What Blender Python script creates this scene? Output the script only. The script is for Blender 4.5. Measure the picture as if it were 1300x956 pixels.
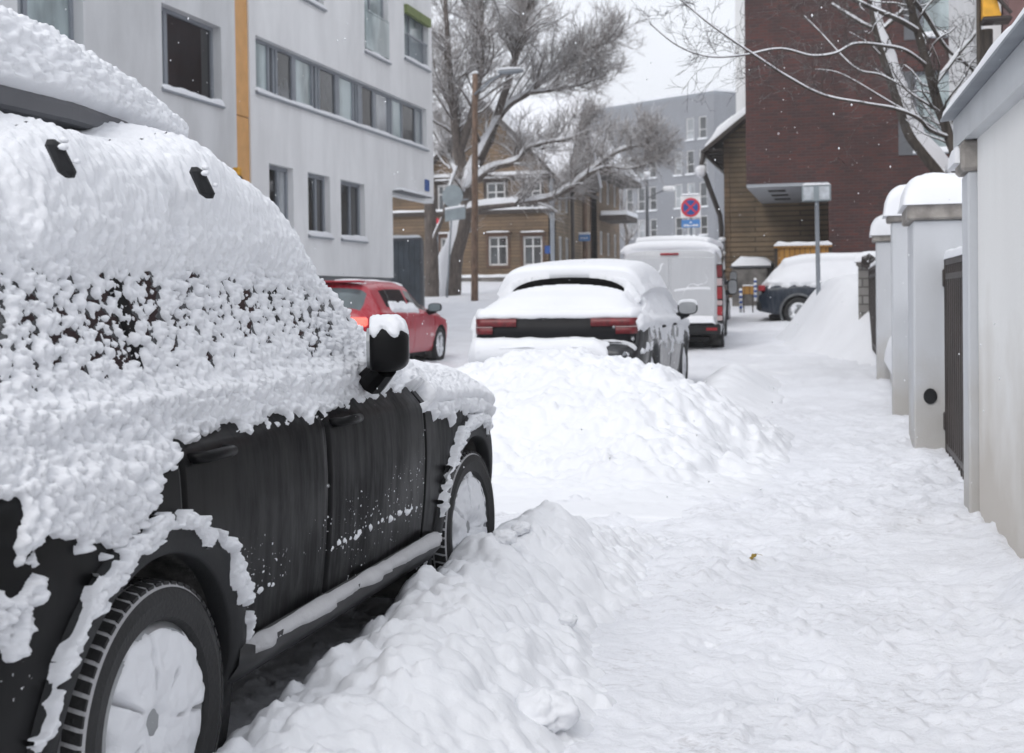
import bpy, math, random
import numpy as np
from mathutils import Vector, Matrix, Euler

# ------------------------------------------------------------------ camera, world, sun, exposure
S = bpy.context.scene
COL = S.collection
for o in list(bpy.data.objects): bpy.data.objects.remove(o)
YAW = math.radians(14.45); PITCH = math.radians(1.1); ROLL = -0.013; EYE = 1.45
FPX, CX, CY = 1650.0, 650.0, 409.0
cam_d = bpy.data.cameras.new("camera"); cam = bpy.data.objects.new("camera", cam_d); COL.objects.link(cam)
S.camera = cam
cam_d.sensor_fit = 'HORIZONTAL'; cam_d.sensor_width = 36.0; cam_d.lens = FPX/1300*36
cam_d.shift_y = -(478-CY)/1300; cam_d.clip_end = 3000; cam_d.clip_start = 0.05
MROT = Matrix.Rotation(YAW, 3, 'Z') @ Matrix.Rotation(math.pi/2-PITCH, 3, 'X') @ Matrix.Rotation(ROLL, 3, 'Z')
cam.matrix_world = Matrix.Translation((0, 0, EYE)) @ MROT.to_4x4()
cam_d.dof.use_dof = True; cam_d.dof.focus_distance = 4.8; cam_d.dof.aperture_fstop = 5.0

W = bpy.data.worlds.new("World"); S.world = W; W.use_nodes = True
wn = W.node_tree; wn.nodes.clear()
sky = wn.nodes.new('ShaderNodeTexSky'); sky.sky_type = 'NISHITA'; sky.sun_disc = False
SUN_EL, SUN_AZ = math.radians(48), math.radians(200)
sky.sun_elevation = SUN_EL; sky.sun_rotation = SUN_AZ; sky.air_density = 1.0; sky.dust_density = 6.0; sky.ozone_density = 1.0
hs = wn.nodes.new('ShaderNodeHueSaturation'); hs.inputs['Saturation'].default_value = 0.22
mixw = wn.nodes.new('ShaderNodeMix'); mixw.data_type = 'RGBA'; mixw.inputs[0].default_value = 0.68
mixw.inputs[7].default_value = (9.2, 9.55, 10.3, 1)           # even cloud layer
bg = wn.nodes.new('ShaderNodeBackground'); bg.inputs[1].default_value = 0.10
wo = wn.nodes.new('ShaderNodeOutputWorld')
wn.links.new(sky.outputs[0], hs.inputs['Color']); wn.links.new(hs.outputs[0], mixw.inputs[6])
wn.links.new(mixw.outputs[2], bg.inputs[0]); wn.links.new(bg.outputs[0], wo.inputs[0])
sun_d = bpy.data.lights.new("sun", 'SUN'); sun_d.energy = 0.5; sun_d.angle = math.radians(35); sun_d.color = (1, .97, .93)
sun = bpy.data.objects.new("sun", sun_d); COL.objects.link(sun)
# sun direction: sky rotation is clockwise from +Y
sd = Vector((math.sin(SUN_AZ)*math.cos(SUN_EL), math.cos(SUN_AZ)*math.cos(SUN_EL), math.sin(SUN_EL)))
sun.rotation_euler = sd.to_track_quat('Z', 'Y').to_euler()
S.view_settings.view_transform = 'Standard'; S.view_settings.look = 'None'
S.view_settings.exposure = 0.52; S.view_settings.gamma = 1.0

# ------------------------------------------------------------------ helpers
rng = np.random.default_rng(7); random.seed(7)
MR = np.array(MROT)
def ray(px, py):
    d = MR @ np.array([(px-CX), -(py-CY), -FPX]); return d
def at(px, py, X=None, Y=None):
    d = ray(px, py)
    k = (X/d[0]) if X is not None else (Y/d[1])
    return Vector((d[0]*k, d[1]*k, EYE+d[2]*k))
def mppx(Y, px=650):                    # metres per photo pixel at world distance Y
    a = at(px, 380, Y=Y); return (Vector((a.x, a.y, 0)).dot(Vector((-math.sin(YAW), math.cos(YAW), 0))))/FPX

def tag(o, label=None, cat=None, group=None, kind=None):
    if label: o['label'] = label
    if cat: o['category'] = cat
    if group: o['group'] = group
    if kind: o['kind'] = kind
    return o
def empty(name, loc=(0, 0, 0), rz=0, label=None, cat=None, group=None):
    o = bpy.data.objects.new(name, None); COL.objects.link(o); o.location = loc; o.rotation_euler = (0, 0, rz)
    o.empty_display_size = .2
    return tag(o, label, cat, group)
def link_mesh(name, V, F, mat, parent=None, smooth=True, mi=None, label=None):
    me = bpy.data.meshes.new(name)
    V = np.asarray(V, dtype=np.float32)
    if isinstance(F, np.ndarray) and F.ndim == 2:
        n = F.shape[1]; nf = len(F)
        me.vertices.add(len(V)); me.vertices.foreach_set('co', V.ravel())
        me.loops.add(nf*n); me.loops.foreach_set('vertex_index', F.astype(np.int32).ravel())
        me.polygons.add(nf); me.polygons.foreach_set('loop_start', np.arange(0, nf*n, n, dtype=np.int32))
        me.update(calc_edges=True)
    else:
        me.from_pydata(V.tolist(), [], [list(map(int, f)) for f in F])
    mats = mat if isinstance(mat, (list, tuple)) else [mat]
    for m in mats: me.materials.append(m)
    if mi is not None: me.polygons.foreach_set('material_index', np.asarray(mi, dtype=np.int32))
    me.polygons.foreach_set('use_smooth', np.full(len(me.polygons), smooth, dtype=bool))
    me.validate(); me.update()
    o = bpy.data.objects.new(name, me); COL.objects.link(o)
    if parent: o.parent = parent
    if label: o['label'] = label
    return o
def grid_faces(ny, nx, keep=None):
    i = np.arange(ny-1)[:, None]*nx+np.arange(nx-1)[None, :]
    F = np.stack([i, i+1, i+nx+1, i+nx], -1)
    if keep is not None: F = F[keep]
    return F.reshape(-1, 4)
def compact(V, F):
    u, inv = np.unique(F.ravel(), return_inverse=True)
    return V[u], inv.reshape(F.shape)

class MB:
    def __init__(s): s.V = []; s.F = []; s.M = []; s.m = 0
    def add(s, V, F):
        b = len(s.V); s.V += [tuple(map(float, v)) for v in V]; s.F += [[b+int(i) for i in f] for f in F]; s.M += [s.m]*len(F); return s
    def box(s, x0, x1, y0, y1, z0, z1, fn=None):
        V = [(x, y, z) for z in (z0, z1) for y in (y0, y1) for x in (x0, x1)]
        if fn: V = [fn(*v) for v in V]
        return s.add(V, [(0, 2, 3, 1), (4, 5, 7, 6), (0, 1, 5, 4), (2, 6, 7, 3), (0, 4, 6, 2), (1, 3, 7, 5)])
    def bbox(s, x0, x1, y0, y1, z0, z1, b=.01, fn=None):   # box with chamfered edges (all)
        cx, cy, cz = (x0+x1)/2, (y0+y1)/2, (z0+z1)/2; hx, hy, hz = (x1-x0)/2, (y1-y0)/2, (z1-z0)/2
        b = min(b, hx*.9, hy*.9, hz*.9); V = []; idx = {}
        for sx in (-1, 1):
            for sy in (-1, 1):
                for sz in (-1, 1):
                    for ax in range(3):
                        h = [hx-b, hy-b, hz-b]; h[ax] += b
                        idx[(sx, sy, sz, ax)] = len(V); V.append((cx+sx*h[0], cy+sy*h[1], cz+sz*h[2]))
        F = []
        for ax in range(3):
            o = [i for i in range(3) if i != ax]
            for sg in (-1, 1):
                f = []
                for (a, c) in ((-1, -1), (1, -1), (1, 1), (-1, 1)):
                    k = [0, 0, 0]; k[ax] = sg; k[o[0]] = a; k[o[1]] = c; f.append(idx[(*k, ax)])
                if (sg < 0) != (ax == 1): f = f[::-1]
                F.append(f)
        for ax in range(3):
            o = [i for i in range(3) if i != ax]
            for a in (-1, 1):
                for c in (-1, 1):
                    k0 = [0, 0, 0]; k0[o[0]] = a; k0[o[1]] = c; k1 = list(k0); k0[ax] = -1; k1[ax] = 1
                    F.append([idx[(*k0, o[0])], idx[(*k1, o[0])], idx[(*k1, o[1])], idx[(*k0, o[1])]])
        for sx in (-1, 1):
            for sy in (-1, 1):
                for sz in (-1, 1): F.append([idx[(sx, sy, sz, a)] for a in range(3)])
        if fn: V = [fn(*v) for v in V]
        return s.add(V, F)
    def tube(s, pts, rad, n=8, cap=True):
        V, F = tube_arrays([np.array(p, float) for p in pts], rad, n)
        s.add(V, F)
        if cap:
            b = len(s.V)-len(V)
            s.F.append([b+i for i in range(n)][::-1]); s.M.append(s.m)
            s.F.append([b+len(V)-n+i for i in range(n)]); s.M.append(s.m)
        return s
    def lathe(s, prof, n=24, fn=None, c0=False):         # about local z: prof [(r,z)]
        V = []; k = len(prof)
        for i in range(n):
            a = 2*math.pi*i/n
            for (r, z) in prof: V.append((r*math.cos(a), r*math.sin(a), z))
        if fn: V = [fn(*v) for v in V]
        F = [(i*k+j, ((i+1) % n)*k+j, ((i+1) % n)*k+j+1, i*k+j+1) for i in range(n) for j in range(k-1)]
        return s.add(V, F)
    def poly(s, pts, fn=None):
        if fn: pts = [fn(*p) for p in pts]
        return s.add(pts, [list(range(len(pts)))])
    def prism(s, pts2, h0, h1, fn):                         # pts2 (a,b), extruded in third
        n = len(pts2); V = [fn(a, b, h0) for a, b in pts2]+[fn(a, b, h1) for a, b in pts2]
        F = [list(range(n))[::-1], list(range(n, 2*n))]+[(i, (i+1) % n, (i+1) % n+n, i+n) for i in range(n)]
        return s.add(V, F)
    def build(s, name, mat, parent=None, smooth=False, label=None):
        mi = s.M if isinstance(mat, (list, tuple)) else None
        o = link_mesh(name, s.V, s.F, mat, parent, smooth, mi, label)
        return o
def tube_arrays(P, rad, n):
    P = np.asarray(P, float); k = len(P)
    R = np.full(k, rad, float) if np.isscalar(rad) else np.asarray(rad, float)
    T = np.gradient(P, axis=0); T /= np.maximum(np.linalg.norm(T, axis=1, keepdims=True), 1e-9)
    ref = np.array([0, 0, 1.0]) if abs(T[0][2]) < .85 else np.array([1.0, 0, 0])
    A = np.cross(T, ref); A /= np.maximum(np.linalg.norm(A, axis=1, keepdims=True), 1e-6); B = np.cross(T, A)
    an = np.linspace(0, 2*math.pi, n, endpoint=False)
    V = P[:, None, :]+R[:, None, None]*(A[:, None, :]*np.cos(an)[None, :, None]+B[:, None, :]*np.sin(an)[None, :, None])
    i = np.arange(k-1)[:, None]*n; j = np.arange(n)[None, :]; j2 = (j+1) % n
    F = np.stack([i+j, i+j2, i+n+j2, i+n+j], -1).reshape(-1, 4)
    return V.reshape(-1, 3), F

# ---- numpy noise
def _h(i, j, k, s):
    i = i.astype(np.uint32); j = j.astype(np.uint32); k = k.astype(np.uint32)
    h = i*np.uint32(374761393)+j*np.uint32(668265263)+k*np.uint32(2246822519)+np.uint32((s*3266489917) & 0xffffffff)
    h = (h ^ (h >> np.uint32(13)))*np.uint32(1274126177); h = h ^ (h >> np.uint32(16)); h = h*np.uint32(2654435761); h ^= h >> np.uint32(15)
    return h.astype(np.float64)/4294967296.0
def vnoise(P, s=0):
    P = np.asarray(P, float); f = np.floor(P); t = P-f; t = t*t*(3-2*t); f = f.astype(np.int64)
    r = 0
    for a in (0, 1):
        for b in (0, 1):
            for c in (0, 1):
                w = (t[..., 0] if a else 1-t[..., 0])*(t[..., 1] if b else 1-t[..., 1])*(t[..., 2] if c else 1-t[..., 2])
                r = r+w*_h(f[..., 0]+a, f[..., 1]+b, f[..., 2]+c, s)
    return r*2-1
def fbm(P, oct=4, s=0, gain=.5):
    r = 0; a = 1; tot = 0
    for o in range(oct):
        r = r+a*vnoise(np.asarray(P)*(2.03**o)+17.3*o, s+o); tot += a; a *= gain
    return r/tot
def puff(P, s=0, rmin=.55, rmax=.95, dens=1.0):          # cauliflower bumps: highest sphere cap over each point, 0..1
    P = np.asarray(P, float); f = np.floor(P).astype(np.int64); best = np.zeros(P.shape[:-1])
    for a in (-1, 0, 1):
        for b in (-1, 0, 1):
            for c in (-1, 0, 1):
                i, j, k = f[..., 0]+a, f[..., 1]+b, f[..., 2]+c
                q = np.stack([i+_h(i, j, k, s), j+_h(i, j, k, s+11), k+_h(i, j, k, s+23)], -1)
                R = rmin+(rmax-rmin)*_h(i, j, k, s+37)
                if dens < 1: R = np.where(_h(i, j, k, s+51) < dens, R, 0)
                d2 = ((P-q)**2).sum(-1)
                best = np.maximum(best, np.sqrt(np.maximum(0, R*R-d2)))
    return best
def sst(x, a, b):
    t = np.clip((x-a)/(b-a), 0, 1); return t*t*(3-2*t)

# ------------------------------------------------------------------ materials
def new_mat(name):
    m = bpy.data.materials.new(name); m.use_nodes = True
    nt = m.node_tree; b = nt.nodes['Principled BSDF']; return m, nt, b
def N(nt, t, **kw):
    n = nt.nodes.new(t)
    for k, v in kw.items(): setattr(n, k, v)
    return n
def simple(name, col, rough=.6, metal=0, var=.12, vscale=4, bump=0, bscale=40, coat=0, spec=.5, emit=None, estr=0):
    m, nt, b = new_mat(name)
    b.inputs['Roughness'].default_value = rough; b.inputs['Metallic'].default_value = metal
    b.inputs['Specular IOR Level'].default_value = spec
    if coat: b.inputs['Coat Weight'].default_value = coat; b.inputs['Coat Roughness'].default_value = .05
    tc = N(nt, 'ShaderNodeTexCoord'); nz = N(nt, 'ShaderNodeTexNoise'); nz.inputs['Scale'].default_value = vscale; nz.inputs['Detail'].default_value = 6
    nt.links.new(tc.outputs['Object'], nz.inputs['Vector'])
    cr = N(nt, 'ShaderNodeValToRGB'); c = np.array(col)
    cr.color_ramp.elements[0].position = .3; cr.color_ramp.elements[1].position = .7
    cr.color_ramp.elements[0].color = (*np.clip(c*(1-var), 0, 1), 1); cr.color_ramp.elements[1].color = (*np.clip(c*(1+var), 0, 1), 1)
    nt.links.new(nz.outputs[0], cr.inputs[0]); nt.links.new(cr.outputs[0], b.inputs['Base Color'])
    if bump:
        n2 = N(nt, 'ShaderNodeTexNoise'); n2.inputs['Scale'].default_value = bscale; n2.inputs['Detail'].default_value = 5
        bp = N(nt, 'ShaderNodeBump'); bp.inputs['Strength'].default_value = bump; bp.inputs['Distance'].default_value = .01
        nt.links.new(tc.outputs['Object'], n2.inputs['Vector']); nt.links.new(n2.outputs[0], bp.inputs['Height']); nt.links.new(bp.outputs[0], b.inputs['Normal'])
    if emit: b.inputs['Emission Color'].default_value = (*emit, 1); b.inputs['Emission Strength'].default_value = estr
    return m
def snow_mat(name, col=(.77, .782, .812), bs=90, bstr=.35, dist=.006, dirt=0):
    m, nt, b = new_mat(name)
    b.inputs['Roughness'].default_value = .75; b.inputs['Specular IOR Level'].default_value = .25
    tc = N(nt, 'ShaderNodeTexCoord')
    nz = N(nt, 'ShaderNodeTexNoise'); nz.inputs['Scale'].default_value = 1.3; nz.inputs['Detail'].default_value = 8
    cr = N(nt, 'ShaderNodeValToRGB'); c = np.array(col)
    cr.color_ramp.elements[0].position = .25; cr.color_ramp.elements[1].position = .6
    cr.color_ramp.elements[0].color = (*(c*(.94-dirt)), 1); cr.color_ramp.elements[1].color = (*c, 1)
    nt.links.new(tc.outputs['Object'], nz.inputs['Vector']); nt.links.new(nz.outputs[0], cr.inputs[0]); nt.links.new(cr.outputs[0], b.inputs['Base Color'])
    n1 = N(nt, 'ShaderNodeTexNoise'); n1.inputs['Scale'].default_value = bs; n1.inputs['Detail'].default_value = 6; n1.inputs['Roughness'].default_value = .65
    bp = N(nt, 'ShaderNodeBump'); bp.inputs['Strength'].default_value = bstr; bp.inputs['Distance'].default_value = dist
    nt.links.new(tc.outputs['Object'], n1.inputs['Vector']); nt.links.new(n1.outputs[0], bp.inputs['Height']); nt.links.new(bp.outputs[0], b.inputs['Normal'])
    return m
def add_grit(m):         # sparse sand and grey scuffs pressed into the path
    nt = m.node_tree; b = nt.nodes['Principled BSDF']; src = b.inputs['Base Color'].links[0].from_socket
    tc = N(nt, 'ShaderNodeTexCoord')
    n1 = N(nt, 'ShaderNodeTexNoise'); n1.inputs['Scale'].default_value = 26; n1.inputs['Detail'].default_value = 5; n1.inputs['Roughness'].default_value = .7
    n2 = N(nt, 'ShaderNodeTexNoise'); n2.inputs['Scale'].default_value = 1.7; n2.inputs['Detail'].default_value = 5
    mp = N(nt, 'ShaderNodeMapping'); mp.inputs['Scale'].default_value = (.6, 1.5, 1); nt.links.new(tc.outputs['Object'], mp.inputs[0]); nt.links.new(mp.outputs[0], n1.inputs['Vector']); nt.links.new(tc.outputs['Object'], n2.inputs['Vector'])
    ad = N(nt, 'ShaderNodeMath', operation='MULTIPLY_ADD'); ad.inputs[1].default_value = .5; nt.links.new(n2.outputs[0], ad.inputs[0]); nt.links.new(n1.outputs[0], ad.inputs[2])
    mr = N(nt, 'ShaderNodeMapRange'); mr.inputs[1].default_value = .83; mr.inputs[2].default_value = .98; mr.inputs[4].default_value = .55; nt.links.new(ad.outputs[0], mr.inputs[0])
    mx = N(nt, 'ShaderNodeMix', data_type='RGBA'); mx.inputs[7].default_value = (.42, .41, .42, 1); nt.links.new(mr.outputs[0], mx.inputs[0]); nt.links.new(src, mx.inputs[6]); nt.links.new(mx.outputs[2], b.inputs['Base Color'])
def wall_uv(nt):        # (x+y, z) in object space, works on walls along either axis
    tc = N(nt, 'ShaderNodeTexCoord'); sp = N(nt, 'ShaderNodeSeparateXYZ'); ad = N(nt, 'ShaderNodeMath'); cb = N(nt, 'ShaderNodeCombineXYZ')
    nt.links.new(tc.outputs['Object'], sp.inputs[0]); nt.links.new(sp.outputs[0], ad.inputs[0]); nt.links.new(sp.outputs[1], ad.inputs[1])
    nt.links.new(ad.outputs[0], cb.inputs[0]); nt.links.new(sp.outputs[2], cb.inputs[1]); return tc, cb
def brick_mat(name, c1, c2, mortar, bw, bh, ms=.008, rough=.85, bump=.5, offset=.5, var=.35):
    m, nt, b = new_mat(name); tc, uv = wall_uv(nt)
    br = N(nt, 'ShaderNodeTexBrick'); br.offset = offset
    br.inputs['Color1'].default_value = (*c1, 1); br.inputs['Color2'].default_value = (*c2, 1); br.inputs['Mortar'].default_value = (*mortar, 1)
    br.inputs['Scale'].default_value = 1; br.inputs['Brick Width'].default_value = bw; br.inputs['Row Height'].default_value = bh
    br.inputs['Mortar Size'].default_value = ms; br.inputs['Bias'].default_value = 0
    nt.links.new(uv.outputs[0], br.inputs['Vector'])
    nz = N(nt, 'ShaderNodeTexNoise'); nz.inputs['Scale'].default_value = .7; nz.inputs['Detail'].default_value = 8; nz.inputs['Roughness'].default_value = .6
    nt.links.new(tc.outputs['Object'], nz.inputs['Vector'])
    mr = N(nt, 'ShaderNodeMapRange'); mr.inputs[1].default_value = .3; mr.inputs[2].default_value = .7; mr.inputs[3].default_value = 1-var; mr.inputs[4].default_value = 1+var
    nt.links.new(nz.outputs[0], mr.inputs[0])
    mx = N(nt, 'ShaderNodeMix', data_type='RGBA', blend_type='MULTIPLY'); mx.inputs[0].default_value = 1
    nt.links.new(br.outputs[0], mx.inputs[6]); nt.links.new(mr.outputs[0], mx.inputs[7]); nt.links.new(mx.outputs[2], b.inputs['Base Color'])
    b.inputs['Roughness'].default_value = rough
    bp = N(nt, 'ShaderNodeBump'); bp.inputs['Strength'].default_value = bump; bp.inputs['Distance'].default_value = .01; bp.invert = True
    nt.links.new(br.outputs[1], bp.inputs['Height']); nt.links.new(bp.outputs[0], b.inputs['Normal'])
    return m
def stucco_mat(name, col, stain=.12, tint=None, low=None):
    m, nt, b = new_mat(name); tc, uv = wall_uv(nt); b.inputs['Roughness'].default_value = .9; c = np.array(col)
    nz = N(nt, 'ShaderNodeTexNoise'); nz.inputs['Scale'].default_value = .8; nz.inputs['Detail'].default_value = 10; nz.inputs['Roughness'].default_value = .65
    mp = N(nt, 'ShaderNodeMapping'); mp.inputs['Scale'].default_value = (1.2, 1.2, .35)      # stains run down
    nt.links.new(tc.outputs['Object'], mp.inputs[0]); nt.links.new(mp.outputs[0], nz.inputs['Vector'])
    cr = N(nt, 'ShaderNodeValToRGB'); cr.color_ramp.elements[0].position = .3; cr.color_ramp.elements[1].position = .62
    cr.color_ramp.elements[0].color = (*(c*(1-stain)), 1); cr.color_ramp.elements[1].color = (*c, 1)
    nt.links.new(nz.outputs[0], cr.inputs[0]); out = cr.outputs[0]
    if low:                                                   # rising damp stain: (z0, z1, colour)
        sp = N(nt, 'ShaderNodeSeparateXYZ'); nt.links.new(tc.outputs['Object'], sp.inputs[0])
        n3 = N(nt, 'ShaderNodeTexNoise'); n3.inputs['Scale'].default_value = 2.2; n3.inputs['Detail'].default_value = 8
        nt.links.new(tc.outputs['Object'], n3.inputs['Vector'])
        ma = N(nt, 'ShaderNodeMath', operation='MULTIPLY_ADD'); ma.inputs[1].default_value = 1.5; nt.links.new(n3.outputs[0], ma.inputs[0]); nt.links.new(sp.outputs[2], ma.inputs[2])
        mr = N(nt, 'ShaderNodeMapRange'); mr.inputs[1].default_value = low[0]+.75; mr.inputs[2].default_value = low[1]+.75; mr.inputs[3].default_value = .8; mr.inputs[4].default_value = 0
        nt.links.new(ma.outputs[0], mr.inputs[0]); mx = N(nt, 'ShaderNodeMix', data_type='RGBA'); mx.inputs[7].default_value = (*low[2], 1)
        nt.links.new(mr.outputs[0], mx.inputs[0]); nt.links.new(out, mx.inputs[6]); out = mx.outputs[2]
    nt.links.new(out, b.inputs['Base Color'])
    n2 = N(nt, 'ShaderNodeTexNoise'); n2.inputs['Scale'].default_value = 60; n2.inputs['Detail'].default_value = 6
    bp = N(nt, 'ShaderNodeBump'); bp.inputs['Strength'].default_value = .3; bp.inputs['Distance'].default_value = .006
    nt.links.new(tc.outputs['Object'], n2.inputs['Vector']); nt.links.new(n2.outputs[0], bp.inputs['Height']); nt.links.new(bp.outputs[0], b.inputs['Normal'])
    return m
def bark_mat(name, col, snow=.0):
    m, nt, b = new_mat(name); b.inputs['Roughness'].default_value = .95; c = np.array(col)
    tc = N(nt, 'ShaderNodeTexCoord'); mp = N(nt, 'ShaderNodeMapping'); mp.inputs['Scale'].default_value = (9, 9, 1.6)
    nz = N(nt, 'ShaderNodeTexNoise'); nz.inputs['Scale'].default_value = 2; nz.inputs['Detail'].default_value = 9
    nt.links.new(tc.outputs['Object'], mp.inputs[0]); nt.links.new(mp.outputs[0], nz.inputs['Vector'])
    cr = N(nt, 'ShaderNodeValToRGB'); cr.color_ramp.elements[0].position = .35; cr.color_ramp.elements[1].position = .65
    cr.color_ramp.elements[0].color = (*(c*.55), 1); cr.color_ramp.elements[1].color = (*(c*1.35), 1)
    nt.links.new(nz.outputs[0], cr.inputs[0]); out = cr.outputs[0]
    if snow > 0:                                            # settled snow: sits only where the twig faces up
        ge = N(nt, 'ShaderNodeNewGeometry'); sp = N(nt, 'ShaderNodeSeparateXYZ'); nt.links.new(ge.outputs['Normal'], sp.inputs[0])
        mr = N(nt, 'ShaderNodeMapRange'); mr.inputs[1].default_value = .05; mr.inputs[2].default_value = .45; mr.inputs[4].default_value = snow
        nt.links.new(sp.outputs[2], mr.inputs[0]); mx = N(nt, 'ShaderNodeMix', data_type='RGBA'); mx.inputs[7].default_value = (.8, .82, .86, 1)
        nt.links.new(mr.outputs[0], mx.inputs[0]); nt.links.new(out, mx.inputs[6]); out = mx.outputs[2]
    nt.links.new(out, b.inputs['Base Color'])
    bp = N(nt, 'ShaderNodeBump'); bp.inputs['Strength'].default_value = .6; bp.inputs['Distance'].default_value = .02
    nt.links.new(nz.outputs[0], bp.inputs['Height']); nt.links.new(bp.outputs[0], b.inputs['Normal'])
    return m
def glass_mat(name, col, rough=.04, var=.5, spec=.8):
    m, nt, b = new_mat(name); b.inputs['Roughness'].default_value = rough; b.inputs['Specular IOR Level'].default_value = spec
    tc = N(nt, 'ShaderNodeTexCoord'); mp = N(nt, 'ShaderNodeMapping'); mp.inputs['Scale'].default_value = (1.2, 1.2, .5)
    nz = N(nt, 'ShaderNodeTexNoise'); nz.inputs['Scale'].default_value = 1.1; nz.inputs['Detail'].default_value = 3
    nt.links.new(tc.outputs['Object'], mp.inputs[0]); nt.links.new(mp.outputs[0], nz.inputs['Vector'])
    cr = N(nt, 'ShaderNodeValToRGB'); c = np.array(col); cr.color_ramp.elements[0].position = .4; cr.color_ramp.elements[1].position = .6
    cr.color_ramp.elements[0].color = (*np.clip(c*(1-var), 0, 1), 1); cr.color_ramp.elements[1].color = (*np.clip(c*(1+var), 0, 1), 1)
    nt.links.new(nz.outputs[0], cr.inputs[0]); nt.links.new(cr.outputs[0], b.inputs['Base Color']); return m
def dirty_paint(name, col, rough=.28, salt=.25, saltcol=(.35, .36, .38), top=.9, coat=.6, metal=.0):
    # car paint with a road-salt film that thickens irregularly towards the sills
    m, nt, b = new_mat(name); c = np.array(col)
    tc = N(nt, 'ShaderNodeTexCoord'); sp = N(nt, 'ShaderNodeSeparateXYZ'); nt.links.new(tc.outputs['Object'], sp.inputs[0])
    mp = N(nt, 'ShaderNodeMapping'); mp.inputs['Scale'].default_value = (7, 7, 1.1); nt.links.new(tc.outputs['Object'], mp.inputs[0])
    nz = N(nt, 'ShaderNodeTexNoise'); nz.inputs['Scale'].default_value = 3; nz.inputs['Detail'].default_value = 9; nz.inputs['Roughness'].default_value = .7
    nt.links.new(mp.outputs[0], nz.inputs['Vector'])
    n2 = N(nt, 'ShaderNodeTexNoise'); n2.inputs['Scale'].default_value = 1.6; n2.inputs['Detail'].default_value = 4; nt.links.new(tc.outputs['Object'], n2.inputs['Vector'])
    mu = N(nt, 'ShaderNodeMath', operation='MULTIPLY'); nt.links.new(nz.outputs[0], mu.inputs[0]); nt.links.new(n2.outputs[0], mu.inputs[1])
    mr = N(nt, 'ShaderNodeMapRange'); mr.inputs[1].default_value = .17; mr.inputs[2].default_value = .42; mr.inputs[4].default_value = salt
    nt.links.new(mu.outputs[0], mr.inputs[0])
    mx = N(nt, 'ShaderNodeMix', data_type='RGBA'); mx.inputs[6].default_value = (*c, 1); mx.inputs[7].default_value = (*saltcol, 1)
    nt.links.new(mr.outputs[0], mx.inputs[0]); nt.links.new(mx.outputs[2], b.inputs['Base Color'])
    r2 = N(nt, 'ShaderNodeMapRange'); r2.inputs[1].default_value = 0; r2.inputs[2].default_value = salt; r2.inputs[3].default_value = rough; r2.inputs[4].default_value = .75
    nt.links.new(mr.outputs[0], r2.inputs[0]); nt.links.new(r2.outputs[0], b.inputs['Roughness'])
    b.inputs['Coat Weight'].default_value = coat; b.inputs['Coat Roughness'].default_value = .12; b.inputs['Specular IOR Level'].default_value = .13; b.inputs['Metallic'].default_value = metal
    return m

M = {}
M['snow'] = snow_mat('snow'); M['snow_car'] = snow_mat('snow_on_car', bs=130, bstr=.5, dist=.004)
M['snow_ground'] = snow_mat('snow_trodden', col=(.75, .762, .80), bs=38, bstr=.6, dist=.014, dirt=.05)
add_grit(M['snow_ground'])
M['snow_far'] = snow_mat('snow_roof', bs=20, bstr=.3, dist=.02)

M['snow_dirty'] = snow_mat('snow_slush', col=(.52, .52, .535), bs=70, bstr=.6, dist=.01, dirt=.15)
M['stucco'] = stucco_mat('pale_stucco', (.785, .79, .795), .18)
M['stucco2'] = stucco_mat('grey_stucco', (.63, .64, .65), .24)
M['stucco_dark'] = stucco_mat('plinth_stucco', (.20, .21, .22), .2)
M['orange'] = simple('orange_panel', (.62, .34, .13), .6, var=.08)
M['alu'] = simple('grey_aluminium', (.23, .25, .28), .45, var=.08)
M['alu_dark'] = simple('dark_frame', (.10, .105, .115), .5)
M['glass'] = glass_mat('window_glass', (.045, .05, .055))
M['glass_dark'] = glass_mat('dark_window_glass', (.02, .02, .022))
M['glass_teal'] = glass_mat('teal_reflection_glass', (.33, .39, .40), var=.3)  # teal panes: reflected sky painted into the base colour
M['sky_glass'] = glass_mat('sky_reflection_glass', (.42, .46, .48), var=.2)  # brightest panes, sky reflection put into the colour
M['reflect_glass'] = glass_mat('pale_reflection_glass', (.32, .34, .36), var=.25)  # pale panes with the reflection of snow and sky painted in
M['white_frame'] = simple('white_painted_wood', (.62, .62, .62), .6)
M['brick'] = brick_mat('maroon_brick', (.088, .027, .022), (.042, .020, .020), (.062, .046, .046), .26, .085, .010, var=.25)
M['brick_grey'] = brick_mat('grey_brick', (.27, .26, .25), (.21, .20, .19), (.10, .095, .09), .25, .14, .012)
M['stone'] = simple('rubble_stone', (.15, .14, .13), .95, var=.5, vscale=3, bump=.8, bscale=8)
M['cap_stone'] = simple('weathered_capstone', (.27, .25, .23), .9, var=.35, vscale=9, bump=.5, bscale=50)
M['siding'] = brick_mat('ochre_board_siding', (.19, .128, .078), (.14, .098, .062), (.055, .035, .02), 2.6, .17, .014, var=.35)
M['siding_red'] = brick_mat('brown_board_siding', (.15, .085, .055), (.11, .065, .045), (.04, .028, .02), 2.4, .17, .014, var=.3)
M['siding_dark'] = brick_mat('weathered_board_siding', (.20, .145, .09), (.15, .11, .07), (.035, .026, .017), 3.0, .17, .016, var=.4)
M['siding_yellow'] = brick_mat('orange_board_fence', (.42, .22, .05), (.36, .18, .04), (.12, .06, .02), .14, 2, .012, var=.2)
M['dark_wood'] = simple('dark_stained_wood', (.045, .035, .03), .8, var=.3)
M['grey_render'] = stucco_mat('apartment_render', (.24, .25, .275), .1)
M['white_wall'] = stucco_mat('white_render_wall', (.76, .76, .75), .07, low=(.3, 1.4, (.46, .42, .37)))
M['post_wall'] = stucco_mat('pale_render_post', (.54, .555, .58), .16, low=(.2, .9, (.40, .38, .35)))
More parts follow.
